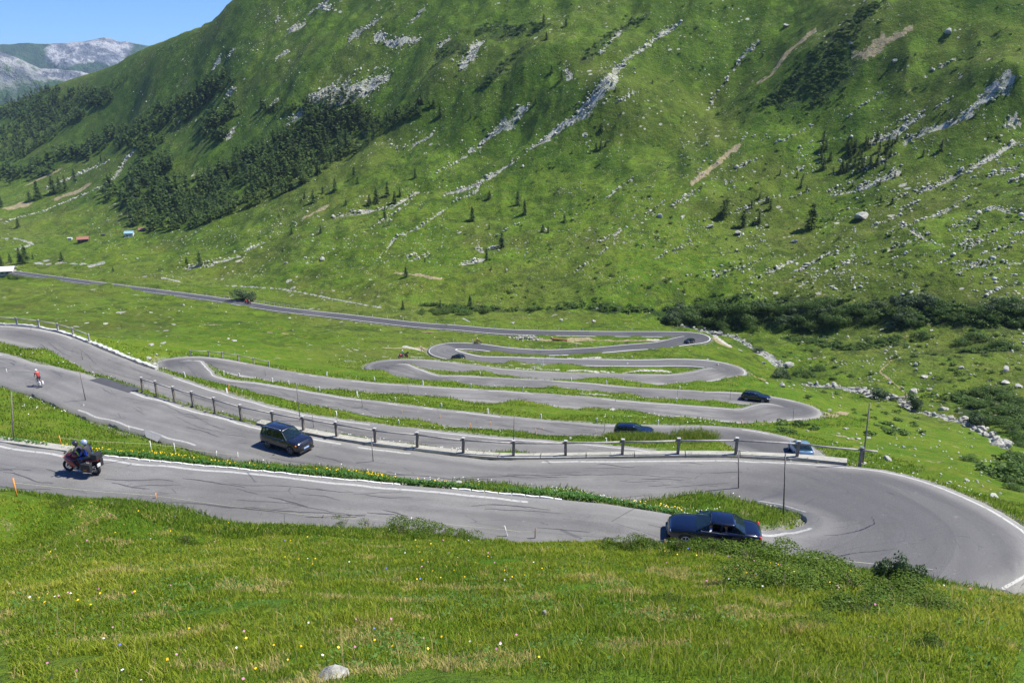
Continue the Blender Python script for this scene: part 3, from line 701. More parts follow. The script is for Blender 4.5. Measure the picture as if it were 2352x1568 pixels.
# ---------------------------------------------------------------- the far range beyond the valley
def far_range(name, pts, d0, d1, drop, seed, amp, mat, label):
    """pts: survey px of the crest, real ground from crest at distance d1 down towards the viewer at d0"""
    na, nr = 460, 190
    xs = np.array([p[0] for p in pts], float); ys = np.array([p[1] for p in pts], float)
    px = np.linspace(xs[0], xs[-1], na); py = np.interp(px, xs, ys)
    V = []
    for i in range(nr+12):
        t = i/(nr-1)
        for a in range(na):
            r = ray(px[a], py[a]); k = math.hypot(r[0], r[1]); crest = r[2]/k*d1
            ux, uy = r[0]/k, r[1]/k
            d = d0+(d1-d0)*t
            if t <= 1: z = crest-drop*(1-t)**1.15
            else: z = crest-(t-1)*drop*1.2
            V.append((ux*d, uy*d, z))
    V = np.array(V); x, y = V[:, 0]+seed*977, V[:, 1]
    t = np.repeat(np.arange(nr+12)/(nr-1), na); fade = np.clip(np.abs(1-t)*5, .10, 1)
    V[:, 2] -= np.abs(fbm(x+y*.3, y-x*.3, 900, 7))*amp*fade
    V[:, 2] += fbm(x, y, 260, 5)*amp*.45*fade
    i = np.arange(nr+11)[:, None]*na+np.arange(na-1)[None]
    F = np.stack([i, i+1, i+na+1, i+na], -1).reshape(-1, 4)[:, ::-1]
    tag(link(name, new_mesh(name, V, F), mat), label, None, None, 'structure')
def range_mat(name, rocky):
    g = NT(name); P = g.pos(); n = g.noise(.0016, 6, .65); n2 = g.noise(.008, 6, .7)
    sep = g.n('ShaderNodeSeparateXYZ'); g.l(P, sep.inputs[0]); z = sep.outputs[2]
    rock = g.mix(g.ramp(n2, .42, .60), (.14, .16, .20), (.50, .50, .52)); green = g.mix(g.ramp(n2, .35, .65), (.030, .070, .045), (.060, .115, .060))
    if rocky: f = g.ramp(g.m_('ADD', n, g.m_('MULTIPLY', n2, .6)), .92, .74)
    else:
        a = g.n('ShaderNodeSeparateXYZ'); g.l(P, a.inputs[0])
        # bare pale summit, grassy elsewhere
        dx = g.m_('ADD', g.m_('DIVIDE', a.outputs[0], a.outputs[1]), 0.495)
        summit = g.m_('MULTIPLY', g.ramp(g.m_('ABSOLUTE', dx), .075, .025), g.ramp(z, -260, -40))
        f = g.ramp(g.m_('ADD', g.m_('MULTIPLY', n, .8), g.m_('MULTIPLY', summit, .4)), .56, .66)
    return g.fin(g.mix(f, green, rock), .95, bump=n2, bs=1, bd=110, spec=.05)
far_range('far_mountain', [(-300,104),(0,97),(60,95),(100,96),(150,96),(168,95),(190,96),(215,93),(240,88),(258,91),(273,97),(290,95),(305,98),(333,101),(380,103),(520,110)], 6200, 9500, 1500, 1, 420,
          range_mat('far grassy range', False), 'distant blue green ridge with a bare pale summit')
far_range('far_mountain', [(-300,60),(-120,90),(0,113),(40,128),(90,150),(140,158),(185,163),(240,180),(330,230),(420,260)], 2900, 5200, 1300, 2, 430,
          range_mat('far grey rock', True), 'grey limestone flank at the end of the valley')
# a floor sheet that carries the ground out to the horizon
Vf = np.array([[-9000, 800, -1700], [9000, 800, -1700], [9000, 11200, -1700], [-9000, 11200, -1700]], float)
tag(link('valley_floor', new_mesh('valley_floor', Vf, [[0, 1, 2, 3]], False), flat('valley grass', (.06, .10, .03), .95)), 'hidden green valley floor far below', None, None, 'structure')
# ---------------------------------------------------------------- leafy materials
def leaf_mat(name, a, b, trans=.25, rough=.6):
    g = NT(name); oi = g.n('ShaderNodeObjectInfo').outputs['Random']; r = g.attr('rnd')
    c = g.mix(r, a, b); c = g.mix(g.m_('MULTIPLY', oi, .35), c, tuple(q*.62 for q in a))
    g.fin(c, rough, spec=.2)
    tl = g.n('ShaderNodeBsdfTranslucent'); g.l(c, tl.inputs[0]); mx = g.n('ShaderNodeMixShader'); mx.inputs[0].default_value = trans
    g.l(g.b.outputs[0], mx.inputs[1]); g.l(tl.outputs[0], mx.inputs[2]); g.l(mx.outputs[0], g.out.inputs[0]); return g.m
M_SPRUCE = leaf_mat('spruce needles', (.042, .088, .024), (.120, .190, .048), .1)
M_LARCH = leaf_mat('larch needles', (.045, .085, .022), (.085, .135, .035), .2)
M_ALDER = leaf_mat('alder leaves', (.048, .105, .022), (.135, .215, .050), .25)
M_WILLOW = leaf_mat('willow leaves', (.060, .105, .045), (.130, .185, .085), .25)
M_JUNI = leaf_mat('dwarf shrub leaves', (.050, .110, .012), (.170, .250, .030), .3)
M_BARK = flat('bark', (.16, .12, .09), .9)
M_GRASS = None

def tri_cloud(C, N, S, rnd, rr, aspect=.6):
    """little leaf quads (rhombi) centred at C, facing N, size S"""
    n = len(C); N = N/np.linalg.norm(N, axis=1)[:, None]
    h = rr.normal(size=(n, 3)); U = np.cross(N, h); U /= np.linalg.norm(U, axis=1)[:, None]+1e-9; W = np.cross(N, U)
    S = S[:, None]
    V = np.stack([C-U*S, C-W*S*aspect, C+U*S, C+W*S*aspect], 1).reshape(-1, 3)
    F = np.arange(n*4).reshape(-1, 4)
    return V, F, np.repeat(rnd, 4)
def conifer_mesh(seed, h=1.0, wide=.17, n=1500, ragged=.25):
    """unit-height conifer crown: drooping branch sprays in whorls"""
    rr = np.random.default_rng(seed); Vs = []; Fs = []; Rs = []; base = 0
    nb = int(n/9)
    t = rr.random(nb)**.75; t = .06+.94*t                     # 0 top .. 1 bottom
    ang = rr.random(nb)*6.283
    lobes = 1+ragged*np.sin(ang*3+seed)*.35+ragged*rr.normal(0, .5, nb)
    L = wide*(t**.8)*np.clip(lobes, .4, 1.5)+.008
    for b in range(nb):
        z0 = 1-t[b]*.93; k = 9
        s = np.linspace(.25, 1, k)
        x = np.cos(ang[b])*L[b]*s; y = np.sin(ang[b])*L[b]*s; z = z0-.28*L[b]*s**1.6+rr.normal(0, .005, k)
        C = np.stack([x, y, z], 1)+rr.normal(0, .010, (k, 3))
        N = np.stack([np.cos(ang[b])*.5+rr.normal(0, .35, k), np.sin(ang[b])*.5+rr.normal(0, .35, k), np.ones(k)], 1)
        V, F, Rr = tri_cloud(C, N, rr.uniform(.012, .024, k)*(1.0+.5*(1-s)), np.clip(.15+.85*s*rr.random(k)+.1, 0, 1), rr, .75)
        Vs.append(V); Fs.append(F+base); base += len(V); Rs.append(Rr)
    V = np.concatenate(Vs); F = np.concatenate(Fs)
    me = new_mesh('crown', V, F, False); fattr(me, 'rnd', np.concatenate(Rs)); return me
def trunk_mesh(h=1.0, r=.013, top=.9, name='trunk', bends=0, seed=0):
    rr = np.random.default_rng(seed); k = 7; V = []; lev = 6; ox = oy = 0
    for j in range(lev):
        t = j/(lev-1); ox += rr.normal(0, bends); oy += rr.normal(0, bends)
        for q in range(k):
            a = 6.283*q/k; rad = r*(1-t*.9); V.append((ox+math.cos(a)*rad, oy+math.sin(a)*rad, -.03+t*(top+.03)))
    F = [(j*k+q, j*k+(q+1) % k, (j+1)*k+(q+1) % k, (j+1)*k+q) for j in range(lev-1) for q in range(k)]
    return new_mesh(name, V, F)
def bush_mesh(seed, n=1400, lobes=9, leaf=.03, flatz=.8, spread=.42):
    """unit-ish bush: leaf clumps gathered on several uneven lobes"""
    rr = np.random.default_rng(seed); C = []; N = []; Rn = []
    for l in range(lobes):
        a = rr.random()*6.283; d = rr.random()**.6*spread; c = np.array([math.cos(a)*d, math.sin(a)*d, rr.uniform(.12, .62)*flatz*(1-.5*d)])
        r = rr.uniform(.16, .30); m = int(n/lobes)
        v = rr.normal(size=(m, 3)); v /= np.linalg.norm(v, axis=1)[:, None]; rad = r*rr.uniform(.72, 1.12, m)
        p = c+v*rad[:, None]*np.array([1, 1, flatz]); ok = p[:, 2] > -.02
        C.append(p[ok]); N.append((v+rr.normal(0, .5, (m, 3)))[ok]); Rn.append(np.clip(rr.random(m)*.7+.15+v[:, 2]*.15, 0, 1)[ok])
    C = np.concatenate(C); N = np.concatenate(N); Rn = np.concatenate(Rn)
    V, F, R_ = tri_cloud(C, N, rr.uniform(.6, 1.3, len(C))*leaf, Rn, rr, .6)
    me = new_mesh('foliage', V, F, False); fattr(me, 'rnd', R_); return me
def stems_mesh(seed, n=7, h=.55):
    rr = np.random.default_rng(seed); V = []; F = []
    for s in range(n):
        a = rr.random()*6.283; d = rr.uniform(.05, .3); b = len(V)
        for t in (0, .5, 1):
            c = np.array([math.cos(a)*d*t, math.sin(a)*d*t, h*t-.06]); r = .012*(1-.7*t)
            for q in range(4): V.append(c+np.array([math.cos(q*1.571)*r, math.sin(q*1.571)*r, 0]))
        for j in range(2):
            for q in range(4): F.append((b+j*4+q, b+j*4+(q+1) % 4, b+j*4+4+(q+1) % 4, b+j*4+4+q))
    return new_mesh('stems', V, F)
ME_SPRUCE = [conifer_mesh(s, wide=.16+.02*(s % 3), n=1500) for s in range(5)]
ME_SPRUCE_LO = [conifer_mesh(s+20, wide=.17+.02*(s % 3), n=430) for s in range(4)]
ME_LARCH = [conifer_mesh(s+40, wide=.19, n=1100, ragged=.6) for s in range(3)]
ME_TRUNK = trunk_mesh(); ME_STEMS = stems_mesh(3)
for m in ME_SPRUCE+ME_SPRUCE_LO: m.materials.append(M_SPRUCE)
for m in ME_LARCH: m.materials.append(M_LARCH)
ME_TRUNK.materials.append(M_BARK); ME_STEMS.materials.append(M_BARK)
# coarse leaf faces for low-detail crowns must be larger
for m in ME_SPRUCE_LO:
    pass
def put_tree(p, h, label, group=None, kind='spruce', cat='tree', seed=0, lo=False):
    rr = random.Random(seed*7919+13)
    o = empty('spruce_tree' if kind == 'spruce' else 'larch_tree', p, rr.random()*6.28, label, cat, group)
    w_ = h*rr.uniform(1.25, 1.7); o.scale = (w_, w_*rr.uniform(.9, 1.1), h)
    me = (ME_LARCH if kind == 'larch' else (ME_SPRUCE_LO if lo else ME_SPRUCE))
    link('crown', me[seed % len(me)], None, o); link('trunk', ME_TRUNK, None, o)
    return o
def m_per_px(p): return math.hypot(p[1]*cp-p[2]*sp, 0)/FPX
# ---- lone trees: (base px, base py, height px, where it stands)
LONE = [
 (88,457,40,'tall lone spruce on the dry slope at far left'),(69,463,25,'short spruce left of the tall lone spruce on the dry slope'),
 (43,522,23,'lone spruce above the looping stone stream at far left'),(123,445,40,'spruce at the left end of the small clump on the dry slope'),
 (138,440,34,'second spruce of the small clump on the dry slope'),(152,438,35,'third spruce of the small clump on the dry slope'),(173,418,30,'dark spruce above the small clump on the dry slope'),
 (4,473,23,'spruce cut by the left picture edge'),(233,373,17,'small spruce beside the pale gully at left'),(243,372,14,'smaller spruce right beside the pale gully'),
 (48,604,35,'taller spruce of the group by the left stream'),(60,603,40,'tallest spruce of the group by the left stream'),(25,605,23,'low spruce between the barn and the left stream'),
 (5,617,34,'dark spruce right behind the white roofed barn'),(-4,612,30,'dark spruce left of the one behind the barn'),(76,595,13,'small spruce on the far bank of the left stream'),
 (143,598,20,'round dark spruce by the stones of the left stream'),(460,608,30,'slender spruce on the rubble left of the long road'),
 (430,608,19,'shorter spruce beside the slender spruce on the rubble'),(260,623,12,'very small spruce near the stream bend'),
 (720,467,30,'spruce on the open slope right of the wood'),(742,443,17,'small spruce uphill of the open slope spruce'),(770,438,27,'spruce at the head of the open slope row'),
 (670,538,17,'small spruce low on the stony slope'),(737,535,19,'spruce on the stony slope near the bottom of the wood'),
 (890,450,32,'tall spruce in the cluster left of the scree fan'),(865,466,33,'left spruce of the cluster by the scree fan'),(849,471,24,'leftmost low spruce of the cluster by the scree fan'),
 (907,466,27,'right spruce of the cluster by the scree fan'),(919,451,22,'small spruce at the right end of the cluster by the scree fan'),
 (884,502,26,'lone spruce below the cluster by the scree fan'),(1085,507,33,'lone spruce below the foot of the white scree stream'),
 (1190,471,33,'upper spruce of the pair on the middle slope'),(1205,493,35,'lower spruce of the pair on the middle slope'),
 (1153,566,34,'spruce beside the pale stone patch at the slope foot'),(1124,526,13,'tiny spruce above the pale stone patch'),
 (1118,596,27,'spruce between the two pale stone patches'),(933,636,24,'lone dark spruce on the meadow above the torrent'),
 (1080,706,30,'largest spruce on the bank above the long road'),(1012,711,25,'middle spruce on the bank above the long road'),(926,711,22,'left spruce on the bank above the long road'),
 (1297,508,17,'small spruce near the hiking stones on the middle slope'),(1247,533,19,'left of two small spruces on the lower middle slope'),(1259,535,16,'right of two small spruces on the lower middle slope'),
 (1124,456,20,'small spruce right of the scree fan'),(1128,620,10,'tiny spruce at the edge of the green terrace'),(976,602,10,'tiny spruce left on the green terrace'),
 (1382,303,19,'upper spruce on the steep green face'),(1369,345,18,'left spruce of three on the steep green face'),(1380,343,20,'middle spruce of three on the steep green face'),
 (1391,337,16,'right spruce of three on the steep green face'),(1356,353,10,'tiny spruce below the three on the steep face'),(1314,353,10,'tiny spruce beside the white scree stream'),
 (1255,90,17,'high spruce below the juniper patch'),(1249,60,26,'highest tall spruce among the upper junipers'),(1267,168,17,'left spruce by the yellow rubble high up'),
 (1290,182,20,'right spruce by the yellow rubble high up'),(1307,165,10,'tiny spruce by the yellow rubble high up'),(1011,268,24,'spruce at the right edge of the wood'),
 (1081,272,13,'small spruce on the slope right of the wood'),(954,408,22,'spruce above the cluster by the scree fan'),(814,405,25,'spruce on the slope below the wood edge'),
 (822,422,16,'small spruce next to the one below the wood edge'),(1499,192,10,'tiny lone spruce high on the green face'),
 (2246,525,22,'spruce on the stony slope at far right'),
 (1230,238,14,'small spruce between the waterfall and the scree stream'),(1300,60,16,'dark spruce at the top of the upper junipers'),
 (700,455,14,'small spruce on the slope foot right of the wood'),(650,580,13,'tiny spruce over the stony meadow'),(795,470,14,'small spruce on the bare slope'),
]
LARCH = [
 (1863,527,66,'tallest larch on the right side beside the big boulder'),(1660,498,42,'larch pair on the slope, left one'),(1668,490,34,'larch of the left pair, slimmer one behind'),
 (1706,523,43,'larch standing over the split boulder'),(1743,512,31,'small larch right of the split boulder'),(1769,482,26,'slim larch uphill of the split boulder'),
 (1726,478,20,'slim low larch on the rubble left of the slim uphill larch'),
]
for i, (px, py, hp, lab) in enumerate(LONE):
    p = hit(px, py)
    if p is not None: put_tree(p, hp*m_per_px(p)*1.08, lab, seed=i)
for i, (px, py, hp, lab) in enumerate(LARCH):
    p = hit(px, py)
    if p is not None: put_tree(p, hp*m_per_px(p)*1.05, lab, kind='larch', seed=i)
# ---- the wood: scattered inside outlines traced on the slope
WOOD = [
 ([(300,522),(345,532),(450,524),(545,490),(690,430),(760,385),(835,345),(880,305),(835,250),(745,238),(700,262),(690,300),(640,310),(600,350),(540,365),(480,400),(430,410),(320,425),(285,460)], 1.0, 13, 33),
 ([(240,464),(300,470),(330,430),(400,392),(400,362),(345,372),(310,395),(240,432)], 1.0, 13, 34),
 ([(305,350),(330,372),(400,300),(430,282),(480,240),(545,182),(510,165),(470,190),(440,222),(390,232),(300,292),(230,312),(150,352),(160,372),(260,342)], .85, 12, 24),
 ([(455,315),(520,335),(532,290),(558,290),(550,248),(520,240),(510,270),(470,268)], 1.0, 13, 28),
 ([(0,368),(40,372),(130,312),(160,292),(275,222),(250,210),(190,216),(120,208),(60,218),(0,252)], .8, 9, 20),
 ([(-10,445),(20,440),(130,392),(205,380),(210,352),(140,352),(60,382),(-10,402)], .95, 12, 28),
 ([(790,345),(880,305),(960,275),(1000,245),(970,232),(900,262),(840,290),(790,320)], .55, 10, 20),
 ([(600,262),(700,262),(740,240),(820,236),(830,215),(780,212),(700,238),(580,245)], .8, 12, 22),
]
def inside(px, py, poly):
    c = False; j = len(poly)-1
    for i in range(len(poly)):
        (xi, yi), (xj, yj) = poly[i], poly[j]
        if (yi > py) != (yj > py) and px < (xj-xi)*(py-yi)/(yj-yi)+xi: c = not c
        j = i
    return c
forest = []
rf = random.Random(5)
for poly, dens, step, hp in WOOD:
    x0, x1 = min(p[0] for p in poly), max(p[0] for p in poly); y0, y1 = min(p[1] for p in poly), max(p[1] for p in poly)
    cells = int((x1-x0)*(y1-y0)/(step*step*.42)*dens)
    for k in range(cells):
        px, py = rf.uniform(x0, x1), rf.uniform(y0, y1)
        if not inside(px, py, poly): continue
        if vnoise(np.array([px*1.]), np.array([py*1.6]), 40)[0] < -.28 and rf.random() < .9: continue
        p = hit(px, py, 300, 3000)
        if p is None: continue
        forest.append((p.length, p, hp*rf.uniform(.62, 1.15)*m_per_px(p)))
# sparse larch grove on the rubble at right and scattered dots on the skyline slope
grove = []
for k in range(46):
    px, py = rf.uniform(1880, 2060), rf.uniform(322, 400)
    if abs((px-1880)*.12-(380-py)*.3) > 22: continue
    grove.append((px, py, rf.uniform(16, 30)))
for k in range(26): grove.append((rf.uniform(1740, 2100), rf.uniform(380, 470), rf.uniform(9, 20)))
for q in ((2161,347,28),(2120,360,18),(2230,300,14)): grove.append(q)
grove.sort(key=lambda q: -q[2])
for i, (px, py, hp) in enumerate(grove[:60]):
    p = hit(px, py)
    if p is not None: put_tree(p, hp*m_per_px(p), 'small larch of the sparse grove on the right hand rubble slope', 'larches of the sparse grove on the rubble', 'larch', seed=i)
for k in range(90):
    t = rf.random(); px = 20+t*300; py = 232-t*62+rf.uniform(6, 60)*(1-t*.5)
    p = hit(px, py, 300, 3000)
    if p is not None: forest.append((p.length*1.3, p, rf.uniform(6, 12)*m_per_px(p)))
forest.sort(key=lambda q: -q[2]/q[0])
for i, (d, p, h) in enumerate(forest[:300]):
    put_tree(p, h, 'dark spruce of the wood on the left hand slope', 'spruces of the wood', seed=i, lo=True)
# all the further spruces of the same wood: one object
def merge(meshes_xf, name, mat, kind_label):
    Vs = []; Fs = []; Rs = []; b = 0
    for me, M in meshes_xf:
        Vs.append(me[0] @ M[:3, :3].T+M[:3, 3]); Fs.append(me[1]+b); Rs.append(me[2]); b += len(me[0])
    m = new_mesh(name, np.concatenate(Vs), np.concatenate(Fs), False); fattr(m, 'rnd', np.concatenate(Rs))
    return tag(link(name, m, mat), kind_label, None, None, 'stuff')
def mesh_np(me):
    V = np.empty(len(me.vertices)*3, np.float32); me.vertices.foreach_get('co', V)
    k = me.polygons[0].loop_total; F = np.empty(len(me.loops), np.int32); me.loops.foreach_get('vertex_index', F)
    Rn = np.empty(len(me.vertices), np.float32); me.attributes['rnd'].data.foreach_get('value', Rn)
    return V.reshape(-1, 3), F.reshape(-1, k), Rn
def xf(p, s, rz, sz=None):
    c, n_ = math.cos(rz), math.sin(rz); M = np.eye(4); M[:3, :3] = np.array([[c*s, -n_*s, 0], [n_*s, c*s, 0], [0, 0, sz or s]]); M[:3, 3] = p; return M
far_src = [mesh_np(conifer_mesh(s+60, wide=.19, n=170)) for s in range(4)]
for V, F, Rn in far_src:      # fuller sprays, since each is only a few pixels wide
    c = V.reshape(-1, 4, 3).mean(1, keepdims=True); V[:] = ((V.reshape(-1, 4, 3)-c)*2.6+c).reshape(-1, 3)
rest = forest[300:]
if rest: merge([(far_src[i % 4], xf(p, h*1.45, i*1.7, h)) for i, (d, p, h) in enumerate(rest)], 'distant_wood', M_SPRUCE, 'the far part of the spruce wood, too dense to count')

# ---- alders and willows along the torrent: things
ME_ALDER = [bush_mesh(s, 2600, 13, .030, .85, .5) for s in range(5)]
ME_WILL = [bush_mesh(s+30, 2400, 9, .040, 1.0, .40) for s in range(3)]
for m in ME_ALDER: m.materials.append(M_ALDER)
for m in ME_WILL: m.materials.append(M_WILLOW)
def put_bush(p, w, h, label, group=None, me=None, name='alder_bush', cat='bush', seed=0):
    o = empty(name, p, seed*2.4, label, cat, group); o.scale = (w, w, h)
    link('foliage', me, None, o); link('stems', ME_STEMS, None, o); return o
rb = random.Random(9); gi = 0
for k in range(110):
    t = rb.random(); px = 1530+t*850
    band = (738+(757-738)*min(1, max(0, (px-1530)/150)))
    py = rb.uniform(712, 758) if px > 1560 else rb.uniform(735, 750)
    if rb.random() < .3 and px > 1800: py = rb.uniform(700, 720)
    if 1735 < px < 1785 and py > 715: continue
    p = hit(px, py)
    if p is None: continue
    wp = rb.uniform(26, 52); w = wp*m_per_px(p)
    put_bush(p, w*1.1, w*rb.uniform(.7, 1.0), 'rounded dark alder bush in the green belt along the gorge', 'alder bushes along the gorge', (ME_ALDER+ME_ALDER+ME_WILL)[gi*7 % 13], seed=gi); gi += 1
for k in range(44):
    px, py = (rb.uniform(2240, 2352), rb.uniform(900, 985)) if k < 20 else (rb.uniform(2310, 2372), rb.uniform(985, 1140)) if k < 36 else (rb.uniform(1960, 2352), rb.uniform(775, 800))
    p = hit(px, py)
    if p is None: continue
    w = rb.uniform(22, 44)*m_per_px(p); put_bush(p, w*1.2, w*.75, 'dark olive scrub bush at the right hand side beside the torrent', 'scrub bushes on the right beside the torrent', ME_ALDER[gi % 5], 'juniper_bush', seed=gi); gi += 1
for k in range(16):
    px = 960+rb.random()*150; p = hit(px, rb.uniform(714, 724)); w = rb.uniform(14, 28)*m_per_px(p)
    put_bush(p, w*1.2, w*.8, 'low dark alder bush under the spruces by the long road', 'alder bushes by the long road', ME_ALDER[gi % 5], seed=gi); gi += 1
SINGLE_B = [
 (1787,868,34,24,'grey green willow bush where the torrent leaves the bend'),(1803,866,24,18,'smaller willow right beside the torrent bend willow'),
 (2024,912,34,26,'willow bush in the middle of the white torrent stones'),(2097,938,34,36,'tall willow bush beside the log over the torrent'),
 (2244,978,40,34,'willow bush above the last white torrent boulders'),(1740,806,22,14,'small willow at the outer bend of the new road'),
 (562,690,46,26,'round leafy willow next to the long straight road'),(2228,1060,30,20,'round juniper bush alone on the right hand bank'),
 (1848,862,34,18,'dark juniper on the terrace left of the grey boulder'),(1875,850,36,18,'second dark juniper on the terrace'),
 (2335,1020,30,40,'alder cut by the right picture edge'),(2340,1075,34,34,'lower alder at the right picture edge'),(1992,780,20,10,'juniper at the edge of the terrace path'),
]
for i, (px, py, wp, hp, lab) in enumerate(SINGLE_B):
    p = hit(px, py); s = m_per_px(p)
    put_bush(p, wp*s*1.15, hp*s*1.25, lab, None, (ME_WILL if 'willow' in lab else ME_ALDER)[i % 3], 'willow_bush' if 'willow' in lab else 'juniper_bush' if 'juniper' in lab else 'alder_bush', seed=i+70)
# ---- dwarf juniper and mountain pine carpets (uncountable): one object
jun_src = [mesh_np(bush_mesh(s+80, 260, 5, .085, .75, .45)) for s in range(4)]
pts = []
for T, dens, sz in ((T_DARK[2], 120, 1.9), (T_DARK[3], 60, 1.9), (T_DARK[4], 60, 1.8), (T_DARK[5], 90, 1.8), (T_DARK[6], 40, 1.8), (T_DARK[7], 240, 2.6), (T_DARK[8], 60, 2.6), (T_DARK[9], 90, 2.6), (T_DARK[10], 110, 3.0), (T_DARK[11], 60, 2.6), (T_DARK[12], 60, 2.6), (T_DARK[13], 60, 2.4), (T_DARK[0], 160, 3.2), (T_DARK[1], 90, 2.6)):
    if len(T) < 2: continue
    for k in range(dens):
        i = rb.randrange(len(T)-1); a = T[i]*(1-.5)+T[i+1]*.5; w = a[2]*1.25
        x, y = a[0]+rb.gauss(0, .6)*w, a[1]+rb.gauss(0, .6)*w; pts.append((x, y, sz*rb.uniform(.6, 1.5)))
for k in range(900):                                       # singles spread over terraces and the slope
    px, py = (rb.uniform(1780, 2352), rb.uniform(765, 1000)) if k < 330 else (rb.uniform(1000, 2352), rb.uniform(560, 700)) if k < 780 else (rb.uniform(1400, 2352), rb.uniform(400, 560))
    if vnoise(np.array([px*.5]), np.array([py*1.5]), 30)[0] < -.02: continue
    p = hit(px, py)
    if p is None: continue
    if road_influence(np.array([p.x]), np.array([p.y])) and min(float(e.min()) for _, e, _, _, _ in road_influence(np.array([p.x]), np.array([p.y]))) < 4: continue
    pts.append((p.x, p.y, rb.uniform(.9, 2.3)))
for k in range(1300):
    px, py = rb.uniform(560, 2352), rb.uniform(5, 560)
    if vnoise(np.array([px*.6+py*.5]), np.array([py*1.2]), 34)[0] < .02: continue
    p = hit(px, py, 250)
    if p is not None: pts.append((p.x, p.y, rb.uniform(1.0, 2.6)))
X = np.array([p[0] for p in pts]); Y = np.array([p[1] for p in pts]); Z = height(X, Y)
merge([(jun_src[i % 4], xf((X[i], Y[i], Z[i]), pts[i][2], i*1.3, pts[i][2]*.62)) for i in range(len(pts))], 'dwarf_juniper', M_ALDER, 'low dark juniper and mountain pine spreading over the slopes')
# ---------------------------------------------------------------- meadow grass (uncountable)
def grass_mat(name, cols):
    g = NT(name); r = g.attr('rnd'); t = g.attr('tip')
    c = g.mix(g.ramp(r, .0, .45), cols[0], cols[1]); c = g.mix(g.ramp(r, .45, .82), c, cols[2]); c = g.mix(g.ramp(r, .86, .93), c, cols[3])
    c = g.mix(g.m_('MULTIPLY', g.ramp(g.noise(.6, 4, .6), .35, .65), .4), c, g.mix(.5, c, cols[2]))
    g.fin(c, .7, spec=.15)
    tl = g.n('ShaderNodeBsdfTranslucent'); g.l(c, tl.inputs[0]); mx = g.n('ShaderNodeMixShader'); mx.inputs[0].default_value = .48
    g.l(g.b.outputs[0], mx.inputs[1]); g.l(tl.outputs[0], mx.inputs[2]); g.l(mx.outputs[0], g.out.inputs[0]); return g.m
M_GRASS = grass_mat('meadow grass', ((.140, .235, .020), (.300, .375, .032), (.450, .460, .070), (.62, .50, .20)))
M_WEED = grass_mat('verge herbs', ((.075, .160, .016), (.160, .260, .026), (.280, .340, .055), (.52, .44, .18)))
def blades(X, Y, L, Wd, rnd, rr, lean=.45, wilt=.5):
    n = len(X); Z = height(X, Y)-.02; a = rr.random(n)*6.283; le = rr.random(n)**.7*lean
    dx, dy = np.cos(a), np.sin(a); b = rr.random(n)*6.283; wx, wy = np.cos(b)*Wd/2, np.sin(b)*Wd/2
    B = np.stack([X, Y, Z], 1); w = np.stack([wx, wy, wx*0], 1)
    mid = B+np.stack([dx*L*le*.35, dy*L*le*.35, L*.55], 1); tip = B+np.stack([dx*L*(le+.15), dy*L*(le+.15), L*(1-wilt*le*.6)], 1)
    V = np.stack([B-w*.8, B+w*.8, mid+w, tip, mid-w], 1).reshape(-1, 3)
    i = np.arange(n)[:, None]*5; F = np.concatenate([i+np.array([[0, 1, 2, 4]]), ], 0); F2 = i+np.array([[4, 2, 3, 3]])
    # two quads per blade would need a degenerate corner: use triangles
    T = np.concatenate([i+np.array([[0, 1, 2]]), i+np.array([[0, 2, 4]]), i+np.array([[4, 2, 3]])], 0)
    me = new_mesh('grass', V, T, False); fattr(me, 'rnd', np.repeat(rnd, 5)); fattr(me, 'tip', np.tile([0, 0, .5, 1, .5], n)); return me
def polar_scatter(n, d0, d1, a0, a1, rr, bias=1.0):
    d = d0*(d1/d0)**(rr.random(n)**bias); a = R(a0)+(R(a1)-R(a0))*rr.random(n); return d*np.sin(a), d*np.cos(a), d
rg = np.random.default_rng(21)
X, Y, Dd = polar_scatter(330000, 5.2, 31, -38, 38, rg, .62)
inf = np.full(len(X), 99.)
for mm, e, zr, lat, kk in road_influence(X, Y): inf[mm] = np.minimum(inf[mm], e)
patch = fbm(X, Y, 1.6, 3); k = (inf > .25) & (patch > -.48); X, Y, Dd, patch = X[k], Y[k], Dd[k], patch[k]
tus = fbm(X+40, Y, .55, 3); big = fbm(X-70, Y+20, 5.5, 3)
L = (.045+.075*rg.random(len(X))+.20*np.clip(tus, 0, 1))*(.8+.3*Dd/30); Wd = (.0045+.00070*Dd)*rg.uniform(.7, 1.4, len(X))
rnd = np.clip(.42+.62*big+.30*rg.normal(0, .55, len(X))+.22*tus, 0, .85); dry = (fbm(X+300, Y, .9, 3)+.5*fbm(X, Y+300, 3.5, 2) > .36) & (rg.random(len(X)) < .7); rnd[dry] = .95
rnd[rg.random(len(X)) < .035] = .97
tag(link('meadow_grass', blades(X, Y, L, Wd, rnd, rg), M_GRASS), 'short sunlit meadow grass with straw tufts covering the near slope', None, None, 'stuff')
# tall bleached stalks
X, Y, Dd = polar_scatter(900, 5.5, 24, -36, 36, rg, .9); L = rg.uniform(.18, .42, len(X)); 
tag(link('dry_stalks', blades(X, Y, L, .004+.0006*Dd, np.full(len(X), .97), rg, .28), M_GRASS), 'thin bleached grass stalks standing in the meadow', None, None, 'stuff')
